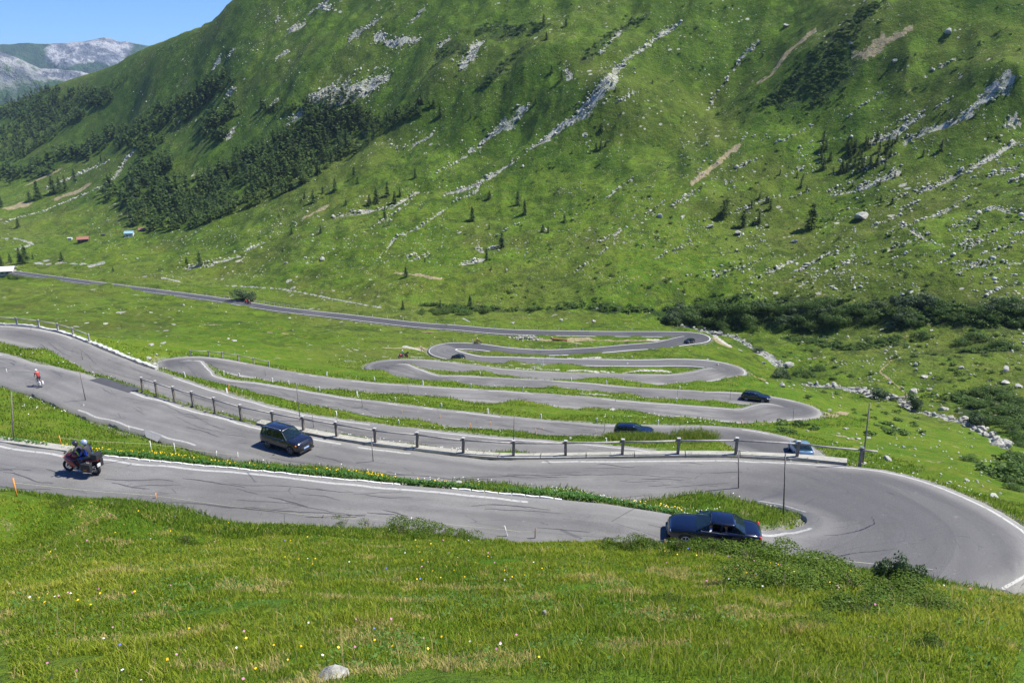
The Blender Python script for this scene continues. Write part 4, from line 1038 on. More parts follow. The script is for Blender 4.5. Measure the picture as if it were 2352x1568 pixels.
# verges between the bends
X, Y, Dd = polar_scatter(420000, 26, 215, -37, 37, rg, 1.0)
inf = np.full(len(X), 99.)
for mm, e, zr, lat, kk in road_influence(X, Y): inf[mm] = np.minimum(inf[mm], e)
clump = fbm(X, Y, 2.2, 3)
k = (inf > .22) & (inf < 7.5) & (clump+rg.random(len(X))*.5 > -.12)
X, Y, Dd, inf, clump = X[k], Y[k], Dd[k], inf[k], clump[k]
L = (.14+.22*rg.random(len(X))**1.5+.22*np.clip(clump, 0, 1))*np.where(inf < 2, 1.15, .8)*np.where(Dd > 90, 1.15, 1); Wd = (.010+.00058*Dd)*rg.uniform(.7, 1.4, len(X))
rnd = np.clip(.42+.5*fbm(X, Y, 7, 3)+.22*rg.normal(0, .8, len(X)), 0, .85); rnd[rg.random(len(X)) < .05] = .96
tag(link('verge_grass', blades(X, Y, L, Wd, rnd, rg, .5), M_WEED), 'tall unmown grass and herbs on the banks between the bends', None, None, 'stuff')
_h = [hit(px, 1009, 30) for px in (1400, 1440, 1480, 1520, 1560, 1600, 1640)]; _h = np.array([(p.x, p.y) for p in _h if p is not None]); _i = rg.uniform(0, len(_h)-1.001, 9000); _k = _i.astype(int); _t = (_i-_k)[:, None]; _q = _h[_k]*(1-_t)+_h[_k+1]*_t
X, Y = _q[:, 0]+rg.normal(0, .4, 9000), _q[:, 1]+rg.normal(0, .9, 9000)
tag(link('tall_grass', blades(X, Y, rg.uniform(.45, .95, 9000), np.full(9000, .05)*rg.uniform(.7, 1.3, 9000), np.clip(.5+.3*rg.normal(size=9000), 0, .95), rg, .35), M_WEED), 'tall seeding grass in front of the dark blue estate car', None, None, 'stuff')
# broad leaved herbs in the strip between the two nearest stretches
def strip_points(n, i0, i1, side, e0, e1, rr):
    i = rr.uniform(i0, i1, n); k = i.astype(int); t = i-k; w = (WL if side < 0 else WR)[k]; e = rr.uniform(e0, e1, n); P = RP[k]*(1-t)[:, None]+RP[k+1]*t[:, None]
    return P[:, 0]+side*RN[k, 0]*(w+e), P[:, 1]+side*RN[k, 1]*(w+e)
iA, iB = ctrl_index(1.2), ctrl_index(11)
X, Y = strip_points(16000, iA, iB, -1, .3, 1.8, rg); Z = height(X, Y)
k = fbm(X, Y, 3.5, 2) > -.25; X, Y, Z = X[k], Y[k], Z[k]; n = len(X)
C = np.stack([X, Y, Z+rg.uniform(.03, .28, n)], 1); N = np.stack([rg.normal(0, .5, n), rg.normal(-.3, .5, n), np.ones(n)], 1)
V, F, Rr = tri_cloud(C, N, rg.uniform(.035, .085, n), rg.random(n), rg, .8)
me = new_mesh('herbs', V, F, False); fattr(me, 'rnd', Rr)
tag(link('broadleaf_herbs', me, leaf_mat('dock leaves', (.050, .150, .025), (.120, .270, .055), .3)), 'broad leaved herbs crowding the white kerb line', None, None, 'stuff')
# flowers
def flowers(name, X, Y, size, hgt, color, label, rr):
    Z = height(X, Y); n = len(X); C = np.stack([X, Y, Z+hgt], 1); N = np.stack([rr.normal(0, .35, n), rr.normal(-.35, .35, n), np.ones(n)], 1)
    Vs, F, Rr = tri_cloud(C, N, size, rr.random(n), rr, .9); me = new_mesh(name, Vs, F, False); fattr(me, 'rnd', Rr)
    tag(link(name, me, flat(name, color, .6, var=.1)), label, None, None, 'stuff')
def near_f(n, s): X, Y, Dd = polar_scatter(n, 6, 30, -36, 36, rg, .75); k = vnoise(X, Y, 3.3) > s; return X[k], Y[k], Dd[k]
for nm, col, n, s, lab in (('yellow_flowers', (.95, .62, .01), 220, .0, 'yellow hawkbit flowers dotted over the near meadow'), ('white_flowers', (.85, .85, .82), 60, -.1, 'white ox-eye daisies in the near meadow'),
                      ('pink_flowers', (.50, .20, .34), 120, -.1, 'pink clover heads in the near meadow'), ('blue_flowers', (.14, .16, .60), 60, 0, 'small blue bellflowers in the near meadow')):
    X, Y, Dd = near_f(n, s); flowers(nm, X, Y, rg.uniform(.008, .016, len(X))+.0006*Dd, rg.uniform(.10, .2, len(X)), col, lab, rg)
X, Y = strip_points(700, iA, iB, -1, .6, 3.0, rg); k = vnoise(X, Y, 5) > .0; flowers('yellow_flowers', X[k], Y[k], rg.uniform(.03, .05, k.sum()), rg.uniform(.25, .4, k.sum()), (.9, .60, .02), 'yellow flowers in the strip between the two nearest stretches', rg)
X, Y = strip_points(260, ctrl_index(8), ctrl_index(12), -1, .5, 2.8, rg); k = vnoise(X, Y, 4) > -.1; flowers('white_flowers', X[k], Y[k], rg.uniform(.018, .03, k.sum()), rg.uniform(.25, .42, k.sum()), (.7, .7, .62), 'white yarrow in the verge by the near hairpin', rg)
X, Y, Dd = polar_scatter(3000, 40, 170, -34, 34, rg, 1); inf = np.full(len(X), 99.)
for mm, e, zr, lat, kk in road_influence(X, Y): inf[mm] = np.minimum(inf[mm], e)
k = (inf > .4) & (inf < 6) & (vnoise(X, Y, 9) > 0); flowers('white_flowers', X[k], Y[k], .02+.0004*Dd[k], rg.uniform(.2, .45, k.sum()), (.78, .78, .70), 'pale flower heads scattered on the banks between the bends', rg)
# ---------------------------------------------------------------- shrubs of the near slope: things
ME_RHO = [bush_mesh(s+120, 7000, 20, .023, .50, .66) for s in range(4)]
for m in ME_RHO: m.materials.append(M_JUNI)
SHRUBS = [
 (600,1190,60,26,'small dark shrub on the meadow lip at left of centre'),(330,1166,50,20,'low shrub on the meadow lip near the left post'),(260,1160,60,18,'low shrub on the meadow lip below the motorcycle'),
 (790,1208,90,34,'left end of the long dark shrub on the meadow lip'),(850,1218,110,38,'long dark shrub on the meadow lip, second clump'),(920,1228,120,40,'long dark shrub on the meadow lip, middle clump'),
 (990,1236,110,34,'long dark shrub on the meadow lip, fourth clump'),(1060,1240,90,26,'right end of the long dark shrub on the meadow lip'),
 (1440,1262,110,34,'dark shrub in front of the bonnet of the saloon'),(1500,1262,80,34,'small shrub left below the saloon'),(1560,1270,120,46,'shrub with a tall shoot covering the front wheel of the saloon'),
 (1640,1278,130,46,'shrub covering the front door of the saloon'),(1720,1292,120,42,'shrub below the rear wheel of the saloon'),(1800,1298,130,40,'shrub right of the rear wheel of the saloon'),
 (1720,1340,120,60,'dark shrub on the right slope, upper left clump'),(1800,1352,150,70,'dark shrub on the right slope, upper middle clump'),(1890,1340,160,60,'dark shrub on the right slope, under the saloon tail'),
 (1960,1350,150,64,'dark shrub on the right slope, left of the willow'),(2060,1372,150,60,'dark shrub on the right slope, under the willow'),(1980,1410,150,60,'dark shrub on the right slope, lower middle clump'),
 (2120,1400,120,46,'dark shrub on the right slope, right end'),(1540,1385,70,44,'small round shrub alone on the near meadow'),(1590,1420,60,34,'smaller round shrub beside the lone shrub on the near meadow'),
 (2170,1400,90,40,'pale shrub between the dark shrubs and the right edge'),(700,1330,36,22,'tiny shrub on the left meadow'),(430,1250,70,40,'rough dark herb clump on the left meadow'),
 (2140,1490,80,60,'leafy clump in the lower right corner meadow'),(150,1160,70,18,'low shrub at the lip below the long crack'),(1880,1440,90,36,'low shrub patch on the lower right meadow'),
]
for i, (px, py, wp, hp, lab) in enumerate(SHRUBS):
    p = hit(px, py, 5, 60)
    if p is None or p.length > 60: p = Vector(at_d(px, py, 28)); p.z = ground(p.x, p.y)
    s = m_per_px(p); put_bush(p-Vector((0, 0, .05)), wp*s*(.72 if px < 1650 else .95), hp*s*(1.75 if 1400 < px < 1830 and py < 1300 else 1.45 if py < 1260 else 1.05), lab, None, ME_RHO[i % 4], 'dwarf_shrub', 'shrub', seed=i+200)
for i, (px, py, wp, hp, lab) in enumerate([(2036,1338,60,66,'tall leafy willow standing over the road edge, left half'),(2092,1346,70,50,'leafy willow standing over the road edge, lower right half')]):
    p = hit(px, py, 5, 60); s = m_per_px(p); put_bush(p, wp*s*1.05, hp*s*1.5, lab, None, ME_WILL[i], 'willow_bush', seed=i+300)
# ---------------------------------------------------------------- stones
def rock_mesh(seed, sub=2, angular=.35):
    bm = bmesh.new(); bmesh.ops.create_icosphere(bm, subdivisions=sub, radius=.5); r_ = random.Random(seed)
    planes = [(Vector((r_.gauss(0, 1), r_.gauss(0, 1), r_.gauss(0, 1))).normalized(), r_.uniform(.20, .38)) for k in range(14)]
    for v in bm.verts:
        for n_, d in planes:
            q = v.co.dot(n_)
            if q > d: v.co -= n_*(q-d)*.92
        v.co *= 1+r_.uniform(-.04, .04)
        v.co.z *= .75
    me = bpy.data.meshes.new('boulder'); bm.to_mesh(me); bm.free(); return me
def rock_mat():
    g = NT('pale granite'); n = g.noise(3, 6, .75, g.objpos()); n2 = g.noise(11, 4, .7, g.objpos())
    c = g.mix(g.ramp(n, .35, .65), (.24, .235, .215), (.50, .49, .45)); c = g.mix(g.m_('MULTIPLY', g.ramp(n2, .55, .68), .5), c, (.40, .42, .22))
    return g.fin(c, .9, bump=n, bs=.6, bd=.08, spec=.15)
M_ROCK = rock_mat(); ME_ROCK = [rock_mesh(s) for s in range(7)]
for m in ME_ROCK: m.materials.append(M_ROCK)
def put_rock(p, w, h, label, group=None, seed=0, sink=.25):
    o = link('boulder', ME_ROCK[seed % 7]); o.location = (p[0], p[1], p[2]+h*(.5-sink)); o.scale = (w, w*.8, h*1.35)
    o.rotation_euler = (random.Random(seed).uniform(-.2, .2), random.Random(seed+1).uniform(-.2, .2), seed*1.9); return tag(o, label, 'boulder', group)
BOULD = [
 (765,1556,98,48,'grey rounded boulder cut by the bottom edge of the meadow'),(1251,1412,24,16,'small white stone in the middle of the near meadow'),
 (1980,503,52,26,'huge pale boulder with a dark overhang on the right slope'),(1826,556,22,9,'flat square boulder below the tallest larch'),(1696,538,24,15,'split grey boulder under a larch'),
 (1631,522,24,12,'dark faced boulder left on the lower right slope'),(1948,480,16,9,'pale boulder up left of the huge boulder'),(1201,383,13,9,'round boulder below the scree stream'),
 (1514,499,16,14,'tall pale boulder on the middle slope'),(2178,78,26,20,'big grey outcrop high on the right face'),(2055,142,18,12,'square boulder high on the right face'),
 (1806,62,20,14,'pale boulder above the mountain pines'),(2350,505,20,10,'pale boulder at the right edge above the rubble'),
 (2207,846,22,12,'pale boulder on the right terrace below the belt'),(2340,758,10,5,'small boulder on the terrace rim'),
 (1810,842,32,18,'large domed boulder beside the torrent'),(1797,888,20,14,'round white boulder under the torrent bend'),(2043,880,14,9,'grey boulder near the footpath'),
 (2122,867,24,12,'pale flat boulder on the green terrace'),(2098,902,26,18,'big square boulder by the torrent crossing'),(2137,896,16,9,'low boulder right of the square boulder'),
 (2165,942,30,16,'big dark grey slab above the torrent'),(2310,852,28,16,'pointed pale boulder at far right terrace'),(2103,840,14,13,'pointed boulder of the small pile on the terrace'),
 (2104,850,12,8,'yellow boulder under the pointed one'),(2308,880,30,12,'flat pale ledge at the far right'),(2340,888,26,9,'second flat pale ledge at the far right'),
 (1625,828,10,10,'oval boulder above the third bend'),(1648,840,10,10,'oval boulder by the path above the third bend'),
 (2040,1057,32,13,'flat cracked slab below the fence end'),(1994,1006,16,6,'pale stone by the leaning pole'),(2075,1028,14,8,'pale stone on the right hand bank'),
 (2120,998,12,7,'white stone on the upper right hand bank'),(2222,1105,20,10,'white stone over the bend'),(2282,1142,42,16,'long pale boulder above the outer bend'),
 (2297,1134,14,8,'small boulder behind the long pale boulder'),(2149,1112,14,8,'grey stone on the very edge of the near bend'),(2318,1114,14,11,'pale boulder on the steep right hand bank'),
 (1855,990,10,5,'pale stone right of the fifth bend'),(1926,996,12,6,'pale stone above the white lane line end'),
 (1290,737,14,9,'pointed white boulder on the meadow above the new road'),(1364,739,18,6,'flat boulder on the meadow above the new road'),
 (740,597,22,13,'pale boulder at the bottom of the stony slope'),(657,605,12,7,'boulder left of the slope bottom'),(1177,744,10,5,'small white stone above the road'),
 (348,794,20,9,'pale slab left on the meadow below the barrier'),(375,789,20,5,'flat slab right on the meadow below the barrier'),(296,812,12,5,'lone stone near the wall'),
 (360,815,12,5,'stone above the wall corner'),(540,783,22,4,'flat stones in the meadow over the fifth bend'),(1048,1113,40,13,'grey slab lying in the herb strip'),(1010,1103,14,8,'small slab in the herb strip'),
 (1310,1008,16,8,'flat stone on the bank in front of the barrier'),(1407,942,20,7,'flat stone on the middle bank'),(1533,942,16,8,'rounded stone on the right middle bank'),
 (1457,940,14,7,'pale stone in the middle of the bank'),(1671,913,12,7,'pale stone by the junipers of the bank'),(1441,836,12,5,'pale stone on the bank under the gravel lay-by'),
 (1905,944,16,9,'small stone right of the fourth bend')]
for i, (px, py, wp, hp, lab) in enumerate(BOULD):
    p = hit(px, py, 5)
    if p is None: continue
    s = m_per_px(p); put_rock(p, wp*s*1.0, max(hp*s*.9, .12), lab, None, i)
# torrent boulders and stream side blocks as individuals, with one shared description per stretch
rs = random.Random(31); cnt = 0
for T, n, sz, lab, grp in ((T_STREAM[0], 110, (1.0, 2.6), 'white water worn block in the torrent on the right', 'torrent blocks on the right'), (T_STREAM[1], 60, (1.0, 2.2), 'white water worn block in the torrent behind the bends', 'torrent blocks behind the bends')):
    for k in range(n):
        i = rs.randrange(len(T)-1); t = rs.random(); q = T[i]*(1-t)+T[i+1]*t
        x, y = q[0]+rs.gauss(0, .75)*q[2], q[1]+rs.gauss(0, .9)*q[2]; w = rs.uniform(*sz)*rs.choice([.6, .8, 1, 1])
        put_rock((x, y, ground(x, y)), w, w*.55, lab, grp, cnt+100); cnt += 1
# pile of road building rubble beside the lower bends
p0 = hit(1195, 778, 100); p1 = hit(1222, 779, 100)
for k in range(70):
    q = p0.lerp(p1, rs.random()); x, y = q.x+rs.gauss(0, 3.2), q.y+rs.gauss(0, 2.2); w = rs.uniform(.7, 1.5); hh = max(0, 1.3-math.hypot(x-q.x, y-q.y)*.35)*rs.random()
    put_rock((x, y, ground(x, y)+hh), w, w*.7, 'grey quarry stone in the heap inside the lowest bend', 'quarry stones heaped inside the lowest bend', cnt+100); cnt += 1
# smaller debris: uncountable, one object
def icos():
    bm = bmesh.new(); bmesh.ops.create_icosphere(bm, subdivisions=1, radius=.5); out = []
    V0 = np.array([v.co[:] for v in bm.verts]); F0 = np.array([[v.index for v in f.verts] for f in bm.faces]); bm.free()
    for s in range(6):
        rr = np.random.default_rng(s+500); V = V0*rr.uniform(.7, 1.25, (len(V0), 1))*np.array([1, .8, .55]); out.append((V, F0))
    return out
ICO = icos()
def rubble(name, pts, label, mat):
    Vs = []; Fs = []; b = 0; X = np.array([p[0] for p in pts]); Y = np.array([p[1] for p in pts]); Z = height(X, Y); rr = np.random.default_rng(77)
    for i in range(len(pts)):
        V, F = ICO[i % 6]; s = pts[i][2]; a = rr.random()*6.28; c, n_ = math.cos(a), math.sin(a)
        Rz = np.array([[c, -n_, 0], [n_, c, 0], [0, 0, 1]]); Vs.append((V*s*np.array([1, rr.uniform(.6, 1), rr.uniform(.7, 1.3)])) @ Rz.T+np.array([X[i], Y[i], Z[i]+s*.08])); Fs.append(F+b); b += len(V)
    me = new_mesh(name, np.concatenate(Vs), np.concatenate(Fs), False); tag(link(name, me, mat), label, None, None, 'stuff')
def debris_mat():
    g = NT('slope debris'); n = g.noise(.35, 3, .7); n2 = g.noise(1.5, 3, .7); c = g.mix(g.ramp(n, .35, .65), (.30, .30, .25), (.58, .57, .49)); c = g.mix(g.m_('MULTIPLY', g.ramp(n2, .5, .7), .4), c, (.44, .46, .28))
    return g.fin(c, .92, spec=.1)
M_DEB = debris_mat(); pts = []
rq = np.random.default_rng(101)
for T in T_SCREE:
    if len(T) < 2: continue
    seg = np.hypot(np.diff(T[:, 0]), np.diff(T[:, 1])); area = float((seg*(T[:-1, 2]+T[1:, 2])).sum()); n = int(min(420, area/5+12))
    for k in range(n):
        i = rq.integers(len(T)-1); t = rq.random(); q = T[i]*(1-t)+T[i+1]*t; far = math.hypot(q[0], q[1])
        x, y = q[0]+rq.normal()*q[2]*1.0, q[1]+rq.normal()*q[2]*1.0; pts.append((x, y, rq.uniform(.5, 1.7)*(.6+far/900)*(1.6 if rq.random() < .08 else 1)))
def sprinkle(n, x0, x1, y0, y1, s0, s1, thr, cell):
    for k in range(n):
        px, py = rq.uniform(x0, x1), rq.uniform(y0, y1)
        if vnoise(np.array([px]), np.array([py*1.7]), cell)[0] < thr: continue
        p = hit(px, py)
        if p is None: continue
        m = m_per_px(p); pts.append((p.x, p.y, m*1.25*rq.uniform(s0, s1)*(1.8 if rq.random() < .06 else 1)))
sprinkle(1500, 600, 1560, 320, 640, 1.5, 4.2, .0, 60)
sprinkle(1900, 1560, 2352, 300, 640, 1.8, 5.5, -.05, 70)
sprinkle(500, 1700, 2352, 600, 700, 2, 6, -.05, 60)
sprinkle(420, 1750, 2352, 765, 900, 2, 6, -.1, 50)
sprinkle(350, 1900, 2352, 890, 1130, 2, 7, -.1, 60)
sprinkle(900, 600, 2352, 5, 320, 1.3, 3.6, .08, 60)
sprinkle(800, 200, 900, 470, 640, 1.2, 4, .0, 50)
sprinkle(260, 0, 450, 380, 640, 1.2, 3, .05, 40)
sprinkle(420, 60, 1000, 650, 830, 1.2, 4.0, .05, 40)
sprinkle(300, 300, 700, 100, 330, 1.2, 3, .05, 50)
rubble('slope_debris', pts, 'countless pale stones strewn over the slopes and scree', M_DEB)

# low leafy herbs and rosettes scattered in the turf
X, Y, Dd = polar_scatter(26000, 5.5, 30, -37, 37, rg, .7); k = (fbm(X+11, Y-5, 1.1, 3) > .22); X, Y, Dd = X[k], Y[k], Dd[k]
inf = np.full(len(X), 99.)
for mm, e, zr, lat, kk in road_influence(X, Y): inf[mm] = np.minimum(inf[mm], e)
k = inf > .4; X, Y, Dd = X[k], Y[k], Dd[k]; n = len(X); Z = height(X, Y)
C = np.stack([X, Y, Z+rg.uniform(.02, .12, n)], 1); N = np.stack([rg.normal(0, .5, n), rg.normal(0, .5, n), np.ones(n)], 1)
V, F, Rr = tri_cloud(C, N, rg.uniform(.012, .030, n)*(.8+Dd/25), rg.random(n), rg, .55); me = new_mesh('herbs', V, F, False); fattr(me, 'rnd', Rr)
tag(link('meadow_herbs', me, leaf_mat('meadow herbs', (.050, .120, .020), (.130, .240, .040), .3)), 'darker leafy herbs growing through the near turf', None, None, 'stuff')
# ---------------------------------------------------------------- small modelling kit
class MB:
    def __init__(s): s.V = []; s.F = []
    def add(s, V, F):
        b = len(s.V); s.V.extend([tuple(map(float, v)) for v in V]); s.F.extend([tuple(i+b for i in f) for f in F]); return s
    def box(s, c, d, rot=None, taper=1.0, shift=(0, 0)):
        V = []
        for z in (-1, 1):
            k = taper if z > 0 else 1
            for x, y in ((-1, -1), (1, -1), (1, 1), (-1, 1)):
                v = Vector((x*d[0]/2*k+(shift[0] if z > 0 else 0), y*d[1]/2*k+(shift[1] if z > 0 else 0), z*d[2]/2))
                if rot is not None: v = rot @ v
                V.append(v+Vector(c))
        return s.add(V, [(3, 2, 1, 0), (4, 5, 6, 7), (0, 1, 5, 4), (1, 2, 6, 5), (2, 3, 7, 6), (3, 0, 4, 7)])
    def tube(s, pts, r, k=8, r1=None, caps=True):
        pts = [Vector(p) for p in pts]; n = len(pts); b = len(s.V); ring = []
        for i, p in enumerate(pts):
            t = (pts[min(i+1, n-1)]-pts[max(i-1, 0)]).normalized(); a = Vector((0, 0, 1)) if abs(t.z) < .9 else Vector((1, 0, 0))
            u = t.cross(a).normalized(); w = t.cross(u); rr = r if r1 is None else r+(r1-r)*i/(n-1)
            for q in range(k): an = 6.28318*q/k; s.V.append(tuple(p+(u*math.cos(an)+w*math.sin(an))*rr))
        for i in range(n-1):
            for q in range(k): s.F.append((b+i*k+q, b+i*k+(q+1) % k, b+(i+1)*k+(q+1) % k, b+(i+1)*k+q))
        if caps: s.F.append(tuple(b+q for q in range(k))[::-1]); s.F.append(tuple(b+(n-1)*k+q for q in range(k)))
        return s
    def disc(s, c, axis, r, th, k=20, hole=0):
        """wheel-like disc round axis 'y'"""
        c = Vector(c); a = Vector(axis).normalized(); h = Vector((0, 0, 1)) if abs(a.z) < .9 else Vector((1, 0, 0)); u = a.cross(h).normalized(); w = a.cross(u); b = len(s.V)
        for sd, rr in ((-1, r), (1, r)):
            for q in range(k): an = 6.28318*q/k; s.V.append(tuple(c+a*sd*th/2+(u*math.cos(an)+w*math.sin(an))*rr))
        for q in range(k): s.F.append((b+q, b+(q+1) % k, b+k+(q+1) % k, b+k+q))
        s.F.append(tuple(b+q for q in range(k))[::-1]); s.F.append(tuple(b+k+q for q in range(k))); return s
    def torus(s, c, axis, R0, r, k=24, m=8):
        c = Vector(c); a = Vector(axis).normalized(); h = Vector((0, 0, 1)) if abs(a.z) < .9 else Vector((1, 0, 0)); u = a.cross(h).normalized(); w = a.cross(u); b = len(s.V)
        for i in range(k):
            an = 6.28318*i/k; d = u*math.cos(an)+w*math.sin(an)
            for j in range(m): bn = 6.28318*j/m; s.V.append(tuple(c+d*(R0+r*math.cos(bn))+a*r*math.sin(bn)*1.15))
        for i in range(k):
            for j in range(m): s.F.append((b+i*m+j, b+i*m+(j+1) % m, b+((i+1) % k)*m+(j+1) % m, b+((i+1) % k)*m+j))
        return s
    def loft(s, rings, close=True):
        k = len(rings[0]); b = len(s.V)
        for r_ in rings: s.V.extend([tuple(map(float, v)) for v in r_])
        for i in range(len(rings)-1):
            for q in range(k if close else k-1): s.F.append((b+i*k+q, b+i*k+(q+1) % k, b+(i+1)*k+(q+1) % k, b+(i+1)*k+q))
        if close: s.F.append(tuple(b+q for q in range(k))[::-1]); s.F.append(tuple(b+(len(rings)-1)*k+q for q in range(k)))
        return s
    def ball(s, c, r, k=12, m=8, sc=(1, 1, 1)):
        rings = []
        for i in range(m+1):
            ph = math.pi*i/m; rr = max(math.sin(ph), .02)
            rings.append([(c[0]+math.cos(6.28318*q/k)*rr*r*sc[0], c[1]+math.sin(6.28318*q/k)*rr*r*sc[1], c[2]-math.cos(ph)*r*sc[2]) for q in range(k)])
        return s.loft(rings)
    def build(s, name, mat, parent=None, smooth=False, bevel=0):
        me = bpy.data.meshes.new(name); me.from_pydata(s.V, [], s.F); bm = bmesh.new(); bm.from_mesh(me)
        bmesh.ops.recalc_face_normals(bm, faces=bm.faces)
        if bevel: bmesh.ops.bevel(bm, geom=list(bm.edges), offset=bevel, segments=2, affect='EDGES', profile=.7, clamp_overlap=True)
        bm.to_mesh(me); bm.free()
        if smooth: me.polygons.foreach_set('use_smooth', [True]*len(me.polygons))
        return link(name, me, mat, parent)
P_WOOD = NT('weathered wood'); _n = P_WOOD.noise(6, 5, .7, P_WOOD.map(P_WOOD.objpos(), (4, 4, .6))); M_WOOD = P_WOOD.fin(P_WOOD.mix(P_WOOD.ramp(_n, .3, .7), (.12, .095, .08), (.32, .29, .26)), .85, bump=_n, bs=.4, bd=.02)
M_RAIL = flat('silver wood', (.36, .34, .32), .7, var=.2, scale=3); M_CONC = flat('coping concrete', (.36, .35, .30), .9, var=.14, scale=2)
M_CAP = flat('post cap', (.42, .42, .42), .6); M_WHITE = flat('white paint', (.78, .78, .76), .6); M_ORANGE = flat('orange stake', (.75, .30, .05), .6); M_STONEW = flat('dry stone', (.46, .46, .44), .9, var=.25, scale=5)
M_BLACK = flat('black rubber', (.02, .02, .021), .75); M_DARKPL = flat('black plastic', (.025, .025, .027), .5); M_METAL = flat('bright metal', (.62, .62, .64), .25, .9); M_STEEL = flat('dull steel', (.30, .30, .31), .45, .8)
def paint(name, col, rough=.28, metal=.3): g = NT(name); return g.fin(col, rough, metal, coat=1.0, spec=.5)
def glassmat():
    g = NT('car glass'); g.fin((.015, .03, .035), .04, 0, spec=.9); t = g.n('ShaderNodeBsdfTransparent'); t.inputs[0].default_value = (.62, .80, .80, 1)
    m = g.n('ShaderNodeMixShader'); m.inputs[0].default_value = .42; g.l(g.b.outputs[0], m.inputs[1]); g.l(t.outputs[0], m.inputs[2]); g.l(m.outputs[0], g.out.inputs[0]); return g.m
M_GLASS = glassmat(); M_LAMP = flat('lamp glass', (.75, .77, .78), .1); M_RED = flat('red lamp', (.60, .02, .02), .25); M_AMB = flat('amber lamp', (.85, .22, .02), .3); M_PLATE = flat('number plate', (.72, .73, .70), .5); M_PLATEB = flat('blue plate', (.35, .50, .80), .5)
# ---- find places along the road
def road_at_px(px, c0, c1, side, off):
    """sample index between two survey numbers where the edge (offset outwards) is seen at column px"""
    a, b = ctrl_index(c0), ctrl_index(c1); best = None
    for i in range(min(a, b), max(a, b)+1):
        E = ER[i] if side > 0 else EL[i]; q = (E[0]+side*RN[i, 0]*off, E[1]+side*RN[i, 1]*off, E[2]); x, y = to_px(q)
        if best is None or abs(x-px) < best[0]: best = (abs(x-px), i, q, y)
    i = best[1]; f = lambda t: tuple(((ER if side > 0 else EL)[k]*(1-u)+(ER if side > 0 else EL)[k+1]*u)[c]+(side*RN[k, c]*off if c < 2 else 0) for k, u in [(int(t), t-int(t))] for c in range(3))
    ts = [i-1+j*.05 for j in range(41)]; t = min((t for t in ts if 0 <= t < len(RP)-2), key=lambda t: abs(to_px(f(t))[0]-px)); q = f(t)
    return (abs(to_px(q)[0]-px), i, q, to_px(q)[1])
# ---- wooden barriers
def barrier(label, posts, c0, c1, side, off, ph, cap, rail_drop=.16, extend=0, wood=M_WOOD, step_base=.1):
    P = [road_at_px(px, c0, c1, side, off) for px in posts]; Q = [Vector((p[2][0], p[2][1], p[2][2]+step_base)) for p in P]
    root = empty('guard_rail', Q[0], 0, label, 'guard rail'); loc = Q[0]; rr = random.Random(len(posts))
    tops = []
    for i, q in enumerate(Q):
        l = q-loc; mb = MB(); tilt = Vector((rr.uniform(-.05, .05), rr.uniform(-.04, .04), 0)); h = ph*rr.uniform(.95, 1.05)
        d = (Q[min(i+1, len(Q)-1)]-Q[max(i-1, 0)]).normalized(); rot = Matrix.Rotation(math.atan2(d.y, d.x), 3, 'Z')
        mb.box(l+Vector((tilt.x*.5, tilt.y*.5, h/2-.15)), (.19, .17, h+.3), rot, .94, (tilt.x, tilt.y)); o = mb.build('post', wood, root, bevel=.015)
        if cap: MB().box(l+Vector((tilt.x, tilt.y, h+.03)), (.22, .20, .03), rot).build('post_cap', M_CAP, o)
        tops.append(l+Vector((tilt.x, tilt.y, h-rail_drop)))
    if extend: tops.append(tops[-1]+(tops[-1]-tops[-2]).normalized()*extend)
    for a, b in zip(tops[:-1], tops[1:]):
        m = (a+b)/2+Vector((0, 0, rr.uniform(-.03, .02))); MB().tube([a, m, b], .065, 8).build('rail', M_RAIL, root, True)
    return root, Q
FN, FQ = barrier('weathered wooden guard rail on concrete coping along the second stretch', [328,361,402,445,496,554.5,629,697,775,863,957.5,1063,1178.5,1300,1428,1556,1688.5,1829.5,1975], 17.2, 31, 1, .42, 1.12, True, extend=.9)
barrier('pale guard rail at the upper left bend', [-10,41,90,134,168,206], 39, 44.8, -1, .35, .95, False, wood=M_RAIL)
barrier('small pale guard rail over the fifth bend at left', [437.5,480.5,511,547.5,582.5,618], 75.5, 82, -1, .4, .95, False, wood=M_RAIL)
barrier('low wire guard rail beside the long straight new road', [515+i*11.5 for i in range(17)], 144.5, 150, 1, .9, .9, False, wood=M_RAIL)
# ---- coping, low walls, kerbs : swept along an edge
def sweep(name, c0, c1, side, o0, o1, z0, z1, mat, label, cat, gaps=None, parent=None, jit=0., i0=None, i1=None):
    a = i0 if i0 is not None else ctrl_index(c0); b = i1 if i1 is not None else ctrl_index(c1); a, b = min(a, b), max(a, b); rings = []; mb = MB(); rr = random.Random(a)
    seg = []
    for k in range((b-a)*2+1):
        i = a+k/2; n = int(i); t = i-n; E = ((ER if side > 0 else EL)[n]*(1-t)+(ER if side > 0 else EL)[min(n+1, len(EL)-1)]*t); N = RN[n]*side
        j = rr.uniform(-jit, jit)
        seg.append([(E[0]+N[0]*(o0+j), E[1]+N[1]*(o0+j), E[2]+z0), (E[0]+N[0]*(o0+j), E[1]+N[1]*(o0+j), E[2]+z1+j), (E[0]+N[0]*(o1+j), E[1]+N[1]*(o1+j), E[2]+z1-.01+j), (E[0]+N[0]*(o1+j), E[1]+N[1]*(o1+j), E[2]+z0)])
        if gaps and (k % gaps == gaps-1) and len(seg) > 1:
            last = seg[-1]; prev = seg[-2]; cut = [tuple(p[q]*.88+l[q]*.12+(l[q]-p[q])*.7 for q in range(3)) for p, l in zip(prev, last)]
            mb.loft(seg[:-1]+[cut]); seg = [last]
    if len(seg) > 1: mb.loft(seg)
    o = mb.build(name, mat, parent); 
    if label: tag(o, label, cat)
    return o
